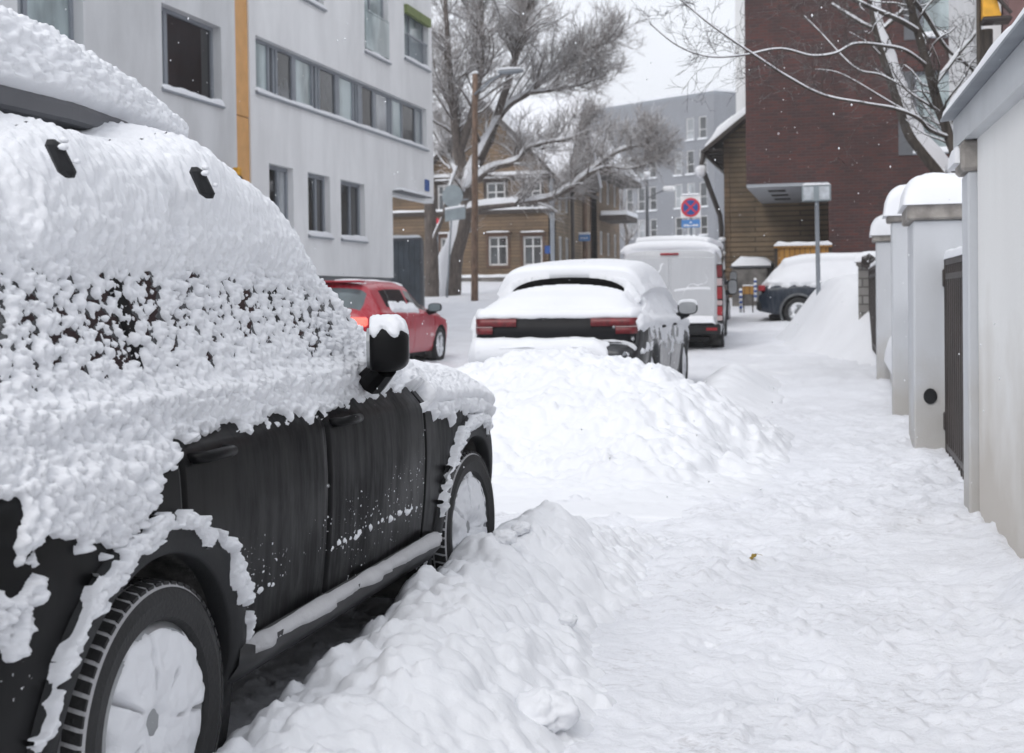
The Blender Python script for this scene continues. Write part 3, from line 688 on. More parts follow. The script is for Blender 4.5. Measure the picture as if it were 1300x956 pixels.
rules += [('rear_window', 0, .16, .54, 6.3, 9.01, G), ('windscreen', 0, 2.52, 3.22, 6.25, 9.01, G)]
car_body(suv, root, rules, (1.11, 3.91), .425, K, dy=.04, grooves=(1.24, 2.21, 3.23), flare=(.10, M['black_plastic']))
wheel(root, .945-.13, 1.11, .345, .355, .24, 1, 2, 0, .85); wheel(root, .945-.13, 3.91, .345, .355, .24, 1, 2, math.radians(-3), .9)
wheel(root, -.945+.13, 1.11, .345, .355, .24, -1, 1); wheel(root, -.945+.13, 3.91, .345, .355, .24, -1, 1)
# sill moulding with its ledge of snow
for sd in (1, -1):
    m = MB(); m.m = 0; ysill = np.linspace(1.57, 3.44, 30)
    V = []
    for y in ysill:
        e = min(1, (3.44-y)/.07+.25, (y-1.57)/.05+.25)
        for (z, dx) in ((.425, -.01), (.405, .012+.03*e), (.36, .02+.035*e), (.30, .01+.02*e), (.26, -.05)): V.append(((suv.side_x(y, z)+dx)*sd, y, z))
    link_mesh('side_sill', V, grid_faces(30, 5)[:, ::-sd], M['sill_trim'], root)
    n = 200; ysl = np.linspace(1.60, 3.41, n); V = []
    nz = fbm(np.stack([ysl*9, ysl*0, ysl*0], -1), 3, 5)
    for y, q in zip(ysl, nz):
        e = min(1, (3.41-y)/.07, (y-1.60)/.05)*(.8+.5*q)
        for (z, dx) in ((.436, .028), (.436+.004*q, .050), (.420, .076), (.398-.010*q, .083), (.392-.010*q, .06)): V.append(((suv.side_x(y, z)+dx*max(e, .05))*sd, y, z-.03*(1-max(e, 0))))
    link_mesh('sill_snow', V, grid_faces(n, 5)[:, ::-sd], M['snow_dirty'], root)
    for (ya, yb) in ((1.30, 1.50), (2.27, 2.47)):
        h = MB(); zz = .985
        x0 = suv.side_x((ya+yb)/2, zz)
        h.tube([((x0-.01)*sd, ya, zz), ((x0+.035)*sd, ya+.03, zz+.002), ((x0+.04)*sd, (ya+yb)/2, zz+.004), ((x0+.035)*sd, yb-.03, zz+.002), ((x0-.01)*sd, yb, zz)], .016, 10)
        h.build('door_handle', K, root, True)
# roof rails and rack feet
for sd in (1, -1):
    m = MB(); m.tube([(.58*sd, y, z-.05) for y, z in ((.7, 1.63), (.8, 1.69), (1.5, 1.735), (2.1, 1.72), (2.35, 1.66))], .018, 8); m.build('roof_rail', M['black_plastic'], root, True)
for yb in (.90, 1.60):
    m = MB(); m.tube([(-.6, yb, 1.70), (.6, yb, 1.70)], .016, 8); bar = m.build('roof_bar', M['black_plastic'], root, True)
    for sd in (1, -1):
        f = MB(); f.bbox(-.035, .010, -.020, .018, -.050, .040, .014, lambda a, b, c: ((.815+a-c*.35)*sd, yb+.03+b*(1-4*c)-.30*c, 1.748+c)); fo = f.build('rack_foot', M['black_plastic'], bar); g = MB()
        for (da, db, dc, rr_) in ((.016, -.012, .02, .012), (.022, .006, -.012, .010), (.014, .010, .038, .011)): blob(g, ((.815+da-dc*.35)*sd, yb+.03+db-.30*dc, 1.748+dc), rr_, 3, 8)
        g.build('foot_snow', M['snow_car'], fo, True)
mirror_obj(root, (1.005, 2.60, 1.225), (.140, .090, .085), math.radians(-72), M['paint_black'], M['alloy'], (.93, 2.66, 1.10), .04, sq=.5)
mirror_obj(root, (-1.02, 2.56, 1.245), (.150, .105, .100), math.radians(72), M['paint_black'], M['alloy'], (-.90, 2.66, 1.06), .055)
for sd in (1, -1):
    m = MB(); m.bbox(.66*sd-.16, .66*sd+.16, -.03, .05, .82, .95, .02); m.build('tail_light', M['tail_red'], root)
    m = MB(); m.bbox(.62*sd-.16, .62*sd+.16, 4.66, 4.76, .66, .80, .03); m.build('headlight', M['tail_clear'], root)

FOOT = [(.90, 1.80), (1.60, 1.80)]
def suv_snow(P, Y, V, Nn):
    z = P[..., 2]; up = np.clip(Nn[..., 2], 0, 1)
    q = P+0.0
    big = puff(q*16, 101, .45, .85)            # ~6 cm clusters
    mid = puff(q*34, 102, .4, .9); fine = puff(q*78, 103, .4, .9, .9)
    lo = fbm(q*2.4, 3, 104); md = fbm(q*9, 3, 105)
    top = sst(z, 1.47, 1.64)                  # smooth cap along the roof edge
    # clumpy middle of the glass
    glass = sst(z, 1.0, 1.03)*(1-top)
    hol = np.exp(-((z-1.33)/.10)**2)
    f2 = puff(q*48, 133, .35, .9); f4 = puff(q*66, 135, .35, .9); pit = np.maximum(0, fbm(q*19, 3, 126)-.02)*(.5+.9*sst(fbm(q*3.5, 2, 128), -.25, .25))+np.maximum(0, fbm(q*34, 2, 127)-.10)*.35
    hb_ = np.exp(-((z-1.33-.02*lo)/.15)**2)
    tg = .010+.008*(1-hol)+.006*big+.010*mid+.022*f2+.014*f4+.006*fine+.008*lo-hb_*(.010+.110*pit)-.018*pit
    hole_a = puff(q*29, 136, .30, .74); hole_b = puff(q*49, 137, .25, .70); hole_c = puff(q*80, 138, .25, .6)
    tgap = -.0075+.034*hole_a+.028*hole_b+.014*hole_c+.010*fbm(q*5, 2, 139)
    zb_ = sst(z+.03*md, 1.13, 1.20)*(1-sst(z+.06*lo+.04*md, 1.44, 1.60)); zb_ = zb_*np.clip(.80+.7*fbm(q*3.2, 2, 140)-.25*sst(Y, 2.3, 2.9), .35, 1)
    tg = tg*(1-zb_)+tgap*zb_
    ledge = np.exp(-((z-1.11)/.05)**2)
    tg = tg+ledge*(.016+.010*md)
    tt = .085+.022*lo+.012*fine*.6+.014*mid*.5
    tt = tt+(.006*puff(q*48, 133, .35, .9)+.006*puff(q*78, 103, .4, .9))*(1-.7*sst(z, 1.66, 1.74))
    for yf in (.90, 1.60): tt = tt+.085*np.exp(-((Y-yf-.26)/.20)**2)*sst(z, 1.60, 1.70)
    tt = tt+.085*sst(z, 1.58, 1.70)
    t = top*tt+glass*tg
    t = np.where(z < 1.16, np.maximum(t-.035*(1-sst(z, 1.05, 1.15)), .004+.018*mid+.014*fine+.012*big), t)
    # front: windscreen, scuttle, bonnet and wing tops
    fr = sst(Y, 3.12, 3.26)*sst(up, .25, .62)
    tf = .060+.014*lo+.018*mid*.5+.006*fine+.02*md*.4
    tf = tf*sst(up+.25*md, .28, .55)
    t = np.where(Y > 3.10, np.maximum(np.where(z > 1.04, t*(1-sst(Y, 3.12, 3.3)), 0), fr*tf-.004), t)
    # lower edge at the belt: ragged
    edge = 1.035+.03*md+.025*lo+.035*(big-.5)+.03*(mid-.5)
    cut = sst(z, edge-.006, edge+.012)
    side = (Nn[..., 2] < .88)
    tside = np.where((z < 1.13) & side & (Y < 3.3), t*cut-.03*(1-cut), t)
    # rear quarter and rear wing: patches of clumps below the belt
    ql = np.interp(Y, [0, .3, .6, .85, 1.10, 1.32, 1.46], [.68, .70, .73, .78, .85, .93, 1.05])
    cover = 2.1*fbm(q*np.array([1, 4.4, 5.6]), 4, 107)+.8*fbm(q*15, 3, 160)+1.35*sst(z, ql-.06, ql+.20)-.50+.12*(.5-Y)
    f3 = puff(q*48, 134, .35, .9); tq = (.002+.014*big+.016*mid+.024*f3+.012*fine)*sst(cover, 0, .25)-.034*(1-sst(cover, -.05, .15))
    wq = (1-sst(Y+.10*md, 1.28, 1.48)+0*z)*(z < 1.10)
    tq = np.where(wq > .05, tq-(1-wq)*.03, -1)
    t = np.where((z < 1.10) & side, np.maximum(tside, tq), t)
    # front wing: runs of snow below the bonnet edge
    w = (Y > 3.22) & (Nn[..., 2] < .45)
    rn = fbm(np.stack([P[..., 1]*26, P[..., 1]*0, z*3], -1), 2, 110)
    e2 = np.interp(Y, [3.22, 3.4, 3.8, 4.4, 4.8], [.95, .90, .88, .84, .6])
    cw = sst(z+.09*rn+.05*md, e2-.03, e2+.04)
    dh = np.hypot(Y-3.73, z-.365)
    tw = (.014+.020*mid+.012*fine+.018*big)*cw-.03*(1-cw)
    t = np.where(w & (z < 1.02), np.maximum(tw, fr*tf*sst(z, .9, 1.0)-.01*(z < .9)), t)
    # ledge line along the lower door crease, and spatter
    zc = .56+.012*np.sin(Y*3)
    on = sst(fbm(np.stack([P[..., 1]*3.3, z*0, z*0], -1), 2, 111)+.45, -.25, .1)*sst(Y, 1.55, 1.75)*(1-sst(Y, 3.15, 3.25))
    cr = on*1.25*np.exp(-((z-zc-.008*(mid-.4))/.016)**2)*(-.004+.026*puff(q*34, 150, .25, .72))-.004
    dots = puff(q*95, 120, .2, .55, .34)*.010*sst(fbm(q*2.5, 2, 121)+.75*np.exp(-((z-.62)/.13)**2)+.35*sst(Y, 1.9, 3.1)-.1, .2, .6)*(Y < 3.22)-.002
    t = np.where((z < 1.03) & side, np.maximum(t, np.maximum(cr, dots)), t)
    # arches stay clean near their rim
    for yw in (1.11, 3.91):
        d = np.hypot(Y-yw, z-.345); t = np.where(d < .52+.02*md, -.02, t)
    # snow shed around the handles and rack feet
    for ya in (1.40, 2.37):
        m = np.exp(-((Y-ya)/.11)**4-((z-.985)/.035)**4); t = np.where(m > .3, -.02, t)
    for (yf, zf) in FOOT:
        m = ((Y-yf)/.05)**2+((z-1.60)/.06)**2; t = t-.05*np.exp(-m)
    return t
vv = usplit(suv, 1.8, .0052, .9, v1=7.2); us = (9-vv)                       # right side, fine
shell(suv, root, 'snow_cover', .02, 4.80, .0054, us, suv_snow, M['snow_car'])
def coarse_top(P, Y, V, Nn):
    lo = fbm(P*2.2, 3, 131); up = np.clip(Nn[..., 2], 0, 1)
    return .055+.02*lo+.012*puff(P*16, 132, .4, .9)-.06*(1-sst(up+.2*lo, .15, .5))*(P[..., 2] < 1.05)
vl = usplit(suv, 1.8, .014, .9); vr_ = usplit(suv, 1.8, .014, 7.15)
shell(suv, root, 'snow_cover', .02, 4.79, .013, np.concatenate([-(9-vl), (9-vr_)[::-1][1:]]), suv_snow, M['snow_car'])
# snow on the arch trims
for yw, a0, a1, th in ((1.11, 6, 172, 1.0), (3.91, 60, 190, .8)):
    n1, n2 = 360, 26; A = np.linspace(math.radians(a0), math.radians(a1), n1)[:, None]; r = np.linspace(.448, .530, n2)[None, :]
    Yl = yw+r*np.cos(A); Zl = .345+r*np.sin(A); X = np.array([[suv.side_x(Yl[i, j], Zl[i, j]) for j in (0, n2//2, n2-1)] for i in range(0, n1)])
    X = np.stack([np.interp(np.linspace(0, 1, n2), [0, .5, 1], X[i]) for i in range(n1)])
    Q = np.stack([X, Yl, Zl], -1); f = (r-.448)/.082
    pf = .6*puff(Q*38, 141, .4, .9)+.35*puff(Q*80, 142, .4, .9)
    tt = (.004+.010*np.sin(np.pi*np.clip(f, 0, 1))**.5*th+.030*pf+.012*puff(Q*55, 147, .35, .9))
    wl = .30+.9*fbm(Q*16, 3, 143)+.35*np.abs((A-1.6)/1.3)**2; cov = sst(f, wl-.08, wl+.06)*(1-sst(f+.5*fbm(Q*19, 2, 146), .74, .92))
    endc = np.minimum(1, np.minimum((A-A[0])/.12, (A[-1]-A)/.12)); tt = tt*cov*endc-.035*(cov*endc < .2)
    Q[..., 0] += .012+tt; Q[..., 2] += .3*np.maximum(tt, 0)
    link_mesh('arch_snow', Q.reshape(-1, 3), grid_faces(n1, n2), M['snow_car'], root)

# ---------------- roof box on the SUV
bx = empty('roof_box', (SUVX+.02, SUVY+1.82, SUVZ+1.94), 0, 'grey roof box heaped with snow on top of the black SUV', 'roof box')
def box_surf(t, a, k=1.0, grow=0.0):      # t 0..1 along, a angle 0..pi over the top
    L = 2.25; y = -1.25+t*L
    nose = np.clip((1-t)/.55, 0, 1)**.52; tail = np.clip(t/.1, 0, 1)**.5
    wdt = (.40*np.minimum(nose*.98+.02, 1)*tail+grow); hgt = (.275*np.clip((1-t)/.85, 0, 1)**.62*tail+grow*1.0)
    return y, wdt, hgt
nt_, na_ = 260, 200
t = (1-(1-np.linspace(0, 1, nt_))**1.6)[:, None]; a = np.linspace(0, math.pi, na_)[None, :]
y, wd, hg = box_surf(t, a)
sg = lambda v, p: np.sign(v)*np.abs(v)**p
X = wd*sg(np.cos(a), .62); Z = .03+hg*sg(np.sin(a), .8); Yb = y+0*a
link_mesh('lid', np.stack([X, Yb, Z], -1).reshape(-1, 3), grid_faces(nt_, na_), M['box_shell'], bx)
P = np.stack([X, Yb, Z], -1)
pf = puff(P*16, 151, .4, .85); p2 = puff(P*36, 152, .4, .9); p3 = puff(P*80, 153, .4, .9)
smooth_top = sst(np.sin(a)+0*t, .80, .97)
p4 = puff(P*50, 157, .35, .9)*.014; g = .026+(.012*pf+.014*p2+p4)*(1-.6*smooth_top)+.009*p3+.03*sst(np.sin(a)+0*t, .3, .9)+.012*fbm(P*3, 2, 154)
crack = np.exp(-((Z-.19-.05*fbm(P*np.array([0, 3, 0]), 2, 155))/.010)**2)*sst(fbm(P*np.array([0, 2.4, 0])+3, 2, 156), .0, .2); g = g-.028*crack
g = g*sst(Z, .035, .07)*sst(-t, -1.0, -.985)-.012*(Z < .04)
Nx = np.cos(a)+0*t; Nz = np.sin(a)+0*t; Ny = np.clip((t-.6)/.4, 0, 1)*.8*np.ones_like(Nx)
nn = np.sqrt(Nx**2+Nz**2+Ny**2)
Q = P+np.stack([Nx/nn*g, Ny/nn*g, Nz/nn*g], -1)
link_mesh('snow_cover', Q.reshape(-1, 3), grid_faces(nt_, na_), M['snow_car'], bx)
m = MB(); tt = np.linspace(0, 1, 60)
def ring(k, z): return [(s_*float(box_surf(q, 0)[1])*k, float(box_surf(q, 0)[0]), z) for s_, seq in ((1, tt), (-1, tt[::-1])) for q in seq]
lv = [ring(.88, -.018), ring(.98, -.014), ring(1.02, -.005), ring(1.03, .03), ring(1.02, .045), ring(.96, .05)]
n = len(lv[0]); V = [p for r in lv for p in r]; F = [(i*n+j, i*n+(j+1) % n, (i+1)*n+(j+1) % n, (i+1)*n+j) for i in range(len(lv)-1) for j in range(n)]+[list(range(n))[::-1]]
m.add(V, F); m.build('base_tray', M['box_shell'], bx)

# ---------------- snowed-in dark car behind the heap
mc = Car(4.75, dict(
    zt=[(0, .70), (.03, .76), (.13, .79), (.15, .80), (.175, 1.03), (.21, 1.075), (.55, 1.22), (.98, 1.43), (1.02, 1.475), (1.5, 1.53), (2.1, 1.56), (2.7, 1.54), (3.0, 1.48), (3.62, 1.10), (3.8, 1.04), (4.3, .98), (4.6, .86), (4.75, .62)],
    zb=[(0, .66), (.12, .74), (.16, .76), (.19, .95), (.3, 1.0), (1.2, 1.02), (3.4, .98), (4.3, .90), (4.6, .76), (4.75, .5)],
    wt=[(0, .78), (.16, .78), (.3, .74), (1.0, .66), (2, .66), (3, .64), (3.6, .74), (4.75, .66)],
    wb=[(0, .84), (.3, .88), (.8, .89), (3.6, .87), (4.75, .80)], ws=[(0, .90), (.5, .95), (4, .94), (4.75, .88)],
    w0=[(0, .80), (.5, .87), (4.2, .86), (4.75, .74)], z0=[(0, .36), (.4, .26), (4.2, .24), (4.75, .28)]), sig=.012, rear=(.4, .13), front=(.8, .24))
mc.wz = .36; mc.liner_mat = suv.liner_mat
MX, MY = -2.98, 13.2
root = empty('parked_car', (MX, MY, .17), 0, 'dark car with a full width tail lamp band, buried in snow behind the heap', 'car')
K = M['paint_graph']; rules = []
for sd in (1, -1):
    rules += [('rear_door', sd, 1.35, 2.35, .9, 5.0, K), ('front_door', sd, 2.35, 3.42, .9, 5.0, K), ('side_window', sd, .9, 2.3, 5.1, 5.9, G), ('side_window', sd, 2.4, 3.3, 5.1, 5.9, G)]
rules += [('rear_window', 0, .50, .99, 6.2, 9.01, G), ('windscreen', 0, 3.02, 3.6, 6.3, 9.01, G)]
car_body(mc, root, rules, (.92, 3.80), .40, K, grooves=(1.35, 2.35, 3.42), flare=(.05, M['trim_grey']))
for x_, sd in ((.80, 1), (-.80, -1)):
    for yw in (.92, 3.80): wheel(root, x_, yw, .36, .36, .24, sd, 1)
def plan_strip(car, y_rear, xs, dyc):      # plan curve hugging the rear corners
    return [(x, y_rear+dyc(abs(x))) for x in xs]
cv = lambda x: -.022+.02*(x/.8)**2+.16*max(0, x-.80)/.1*(max(0, x-.80)/.1)
def band(parent, name, xs, z0, z1, mat, th=.012, off=0.0, tilt=.0):
    m = MB(); P_ = plan_strip(mc, .112-off, xs, cv); V = []
    for (x, y) in P_: V += [(x, y+.03, z0), (x, y, z0+.004), (x, y+tilt, z1-.004), (x, y+.03+tilt, z1)]
    m.add(V, [(i*4+j, (i+1)*4+j, (i+1)*4+j+1, i*4+j+1) for i in range(len(P_)-1) for j in range(3)]); return m.build(name, mat, parent, True)
xsf = list(np.linspace(-.915, .915, 61))
bb = band(root, 'tailgate_panel', xsf, .79, 1.06, M['gloss'] if 'gloss' in M else simple('gloss_black', (.008, .008, .010), .5, var=.2, spec=.2), tilt=.015)
for sd in (1, -1):
    xs_ = sorted([sd*x for x in np.linspace(.40, .915, 26)])
    tl = band(root, 'tail_light', xs_, .965, 1.052, M['tail_red'], off=.012, tilt=.008)
    xs_ = sorted([sd*x for x in np.linspace(.66, .91, 14)])
    band(root, 'tail_light', xs_, .885, .963, M['tail_red'], off=.012)
    band(tl, 'lamp_strip', xs_, .955, .968, M['tail_clear'], off=.02)
m = MB(); m.bbox(-.83, .83, -.03, .12, .46, .60, .03); m.build('rear_bumper_insert', M['black_plastic'], root)
def mc_snow(P, Y, V, Nn):
    z = P[..., 2]; up = np.clip(Nn[..., 2], 0, 1); lo = fbm(P*1.8, 3, 201); md = fbm(P*7, 3, 202); pf = puff(P*14, 203, .4, .9); p2 = puff(P*40, 204, .3, .85, .8)
    t = .055+.05*sst(up, .5, .95)+.012*lo+.010*md*(1-up)+.014*pf*(1-sst(up, .6, .9))
    t = t*sst(up+.25*md+.45*sst(z, .98, 1.25), .12, .5)-.01*(up < .15)
    # lower side: partial, ragged
    cs = sst(md+1.0*sst(z, .55, 1.05)+.8*fbm(P*np.array([3, 3, 7]), 3, 205)-.50, .0, .25)
    ts = (.012+.02*p2)*cs-.02*(1-cs)
    t = np.where((up < .35) & (z < 1.0), ts, t)
    # tail band and its vertical drop stay bare; the shelf above the bumper is loaded
    bare = (Y > .125) & (Y < .178) & (z > .80) & (z < 1.05)
    t = np.where(bare, -.02, t)
    shelf = (Y < .13) & (z > .66)
    sh = .05+.045*fbm(P*np.array([4, 0, 0]), 2, 206)-.07*sst(P[..., 0], .45, .62)*(1-sst(P[..., 0], .84, .9)*0)
    t = np.where(shelf, np.maximum(sh, -.02)*sst(up, .1, .5), t)
    t = np.where((V > 5.5) & (Y > .3) & (Y < 1.0), t-.055*sst(Y, .45, .80), t)
    # gap below the roof spoiler
    ax = np.abs(P[..., 0]); yc = .955-.10*(ax/.65)**2
    sl = (np.abs(Y-yc+.02) < .060) & (ax < .62) & (V > 5.6)
    t = np.where(sl, -.03, t)
    t = np.where((Y >= yc+.03) & (V > 5.7), t+.06, t)
    for yw in (.92, 3.80):
        t = np.where((np.hypot(Y-yw, z-.36) < .45) & (z < .9), -.02, t)
    return t
vv = usplit(mc, 1.8, .018, .9); us = np.concatenate([-(9-vv), (9-vv)[::-1][1:]])
shell(mc, root, 'snow_cover', 0.0, 4.73, .014, us, mc_snow, M['snow_car'])
m = MB()
for sd in (1,):
    mirror_obj(root, (1.06, 3.03, 1.12), (.125, .06, .085), math.radians(6), M['black_plastic'], M['alloy'], (.90, 3.12, 1.0), .03)
mirror_obj(root, (-1.06, 3.03, 1.12), (.125, .06, .085), math.radians(-6), M['black_plastic'], M['alloy'], (-.90, 3.12, 1.0), .03)
for ya in (1.52, 2.52):
    for sd in (1, -1):
        h = MB(); x0 = mc.side_x(ya, .93); h.tube([((x0-.01)*sd, ya-.1, .93), ((x0+.04)*sd, ya-.05, .93), ((x0+.04)*sd, ya+.05, .93), ((x0-.01)*sd, ya+.1, .93)], .014, 8); h.build('door_handle', M['black_plastic'], root, True)
xs = np.linspace(-.63, .63, 60); V = []
for x in xs:
    y = .955-.10*(abs(x)/.65)**2-.03; vq = np.linspace(5.2, 9, 80); Xq, Zq = mc.surf(np.full(80, y), vq); z = float(np.interp(abs(x), Xq[::-1], Zq[::-1])); hgt_ = .072*(1-(abs(x)/.66)**6)
    V += [(x, y-.06, z-.01), (x, y-.045, z+hgt_*.9), (x, y+.06, z+hgt_+.03)]
link_mesh('spoiler_shade', V, grid_faces(60, 3), simple('gap_shade_black', (.004, .004, .004), .95, spec=.05), root)  # black strip standing in for the shade under the roof spoiler
# snow load that leans over the top of the tail band
n = 160; xs = np.linspace(-.90, .90, n); V = []
for x in xs:
    q = float(fbm(np.array([[x*9, 1, 0]]), 3, 207)[0]); y = .135+cv(abs(x)); b_ = 1.045+.012*q
    for (dy_, z) in ((.10, 1.16), (.03, 1.13), (-.008, 1.105+.006*q), (-.016, 1.075), (-.006, b_), (.03, b_+.005)): V.append((x, y+dy_, z))
link_mesh('snow_lip', V, grid_faces(n, 6), M['snow_car'], root)
n = 200; xs = np.linspace(-.93, .60, n); V = []
for x in xs:
    q = float(fbm(np.array([[x*5, 4, 0]]), 3, 208)[0]); e = min(1, (x+.93)/.05, (.60-x)/.16); e = max(e, 0)**.6; y = .02*(x/.8)**2+.10*max(0, abs(x)-.82)/.1
    for (dy_, z) in ((.11, .83), (.05, .70+.155*e+.02*q*e), (-.02, .68+.14*e+.02*q*e), (-.06, .66+.07*e), (-.055, .60+.02*q), (-.02, .585)): V.append((x, y+dy_, z if e > .02 else .66))
link_mesh('bumper_snow', V, grid_faces(n, 6), M['snow_car'], root)

# ---------------- red hatchback
rc = Car(4.30, dict(
    zt=[(0, .82), (.03, .90), (.07, .96), (.30, 1.20), (.50, 1.37), (.56, 1.40), (1.2, 1.445), (1.9, 1.445), (2.3, 1.40), (3.15, .99), (3.3, .96), (3.9, .88), (4.15, .78), (4.30, .55)],
    zb=[(0, .74), (.08, .88), (.5, .96), (1.5, .94), (2.9, .90), (3.3, .87), (3.9, .78), (4.30, .45)],
    wt=[(0, .66), (.5, .60), (1.9, .60), (2.4, .60), (3.1, .68), (3.9, .70), (4.3, .6)], wb=[(0, .78), (.5, .83), (3.1, .83), (4.3, .74)],
    ws=[(0, .84), (.5, .89), (3.8, .89), (4.3, .82)], w0=[(0, .76), (.5, .82), (3.9, .81), (4.3, .7)], z0=[(0, .34), (.4, .24), (3.8, .22), (4.3, .25)]), sig=.02, rear=(.35, .14), front=(.7, .24))
rc.wz = .32; rc.liner_mat = suv.liner_mat
RX, RY = -6.92-.89, 18.45
root = empty('moving_car', (RX, RY, float(gbase(19.5))+.0), 0, 'red hatchback driving away with one brake lamp glowing', 'car')
K = M['paint_red']; rules = []
for sd in (1, -1):
    rules += [('rear_door', sd, 1.15, 1.98, .9, 5.0, K), ('front_door', sd, 1.98, 3.02, .9, 5.0, K), ('rear_side_window', sd, 0.86, 1.90, 5.12, 5.92, G), ('front_side_window', sd, 1.99, 2.86, 5.12, 5.92, G)]
rules += [('rear_window', 0, .12, .44, 6.15, 9.01, M['car_glass_lit']), ('windscreen', 0, 2.35, 3.08, 6.3, 9.01, G), ('roof', 0, .56, 2.3, 6.4, 9.01, K)]
car_body(rc, root, rules, (.80, 3.40), .355, K, grooves=(1.15, 1.98, 3.02))
for x_, sd in ((.77, 1), (-.77, -1)):
    for yw in (.80, 3.40): wheel(root, x_, yw, .32, .32, .21, sd, 1, snowy=.5)
mirror_obj(root, (1.0, 2.72, .98), (.12, .07, .075), math.radians(5), M['black_plastic'], M['car_glass_lit'], (.85, 2.8, .9), 0)
mirror_obj(root, (-1.0, 2.72, .98), (.12, .07, .075), math.radians(-5), M['black_plastic'], M['car_glass_lit'], (-.85, 2.8, .9), 0)
for sd in (1, -1):
    m = MB(); m.bbox(.62*sd-.17, .62*sd+.17, -.015, .08, .72, .86, .03); m.build('tail_light', M['tail_lit'], root)
    m = MB(); m.bbox(.58*sd-.15, .58*sd+.15, 4.16, 4.24, .58, .70, .03); m.build('headlight', M['tail_clear'], root)
m = MB(); m.bbox(-.55, .55, .38, .60, 1.395, 1.43, .012); sp_ = m.build('roof_spoiler', K, root)
m = MB(); m.bbox(-.14, .14, .37, .385, 1.40, 1.418, .004); m.build('brake_lamp', M['lamp_red'], sp_)
m = MB(); m.bbox(-.26, .26, -.02, .0, .58, .69, .004); m.build('number_plate', M['plate'], root)
m = MB(); m.bbox(-.72, .72, -.02, .1, .32, .46, .03); m.build('rear_bumper', M['black_plastic'], root)
def rc_snow(P, Y, V, Nn):
    z = P[..., 2]; up = np.clip(Nn[..., 2], 0, 1); lo = fbm(P*2.2, 3, 221); md = fbm(P*9, 3, 222)
    r = (V > 6.6) & (Y > .62) & (Y < 2.35)
    t = (.028+.012*lo)*sst(up+.3*lo+.12*md, .93, 1.06)*r-.01
    h = (Y > 3.1) & (V > 5.5); t = np.where(h, .03*sst(up+.5*lo, .9, 1.2)-.006, t)
    b = np.exp(-((V-5.0)/.35)**2)*(.045+.03*md)*sst(fbm(np.stack([P[..., 1]*2.4, z*0, z*0], -1), 2, 223)+.25, 0, .3)-.012
    s_ = puff(P*24, 225, .3, .6, .5)*.02*sst(md+.3*lo+.5*sst(z, .6, .95), .3, .5)*(V < 5)-.006
    return np.where(V > 5.6, t, np.maximum(np.maximum(t, b), s_))
vv = usplit(rc, 1.6, .025, 2.0); us = np.concatenate([-(9-vv), (9-vv)[::-1][1:]])
shell(rc, root, 'roof_snow', .5, 2.5, .02, us, lambda P, Y, V, Nn: np.where(V > 6.2, rc_snow(P, Y, V, Nn), -.02), M['snow_car'])
shell(rc, root, 'side_snow', .9, 3.2, .02, us, lambda P, Y, V, Nn: np.where((V > 5.8) | (P[..., 0] < 0), -.02, rc_snow(P, Y, V, Nn)), M['snow_car'])
shell(rc, root, 'side_snow', .1, 4.2, .02, us, lambda P, Y, V, Nn: np.where((V > 5.8) | (P[..., 0] > 0), -.02, rc_snow(P, Y, V, Nn)), M['snow_car'])
shell(rc, root, 'bonnet_snow', 3.0, 4.2, .02, us, lambda P, Y, V, Nn: np.where((V < 5.8), -.02, rc_snow(P, Y, V, Nn)), M['snow_car'])

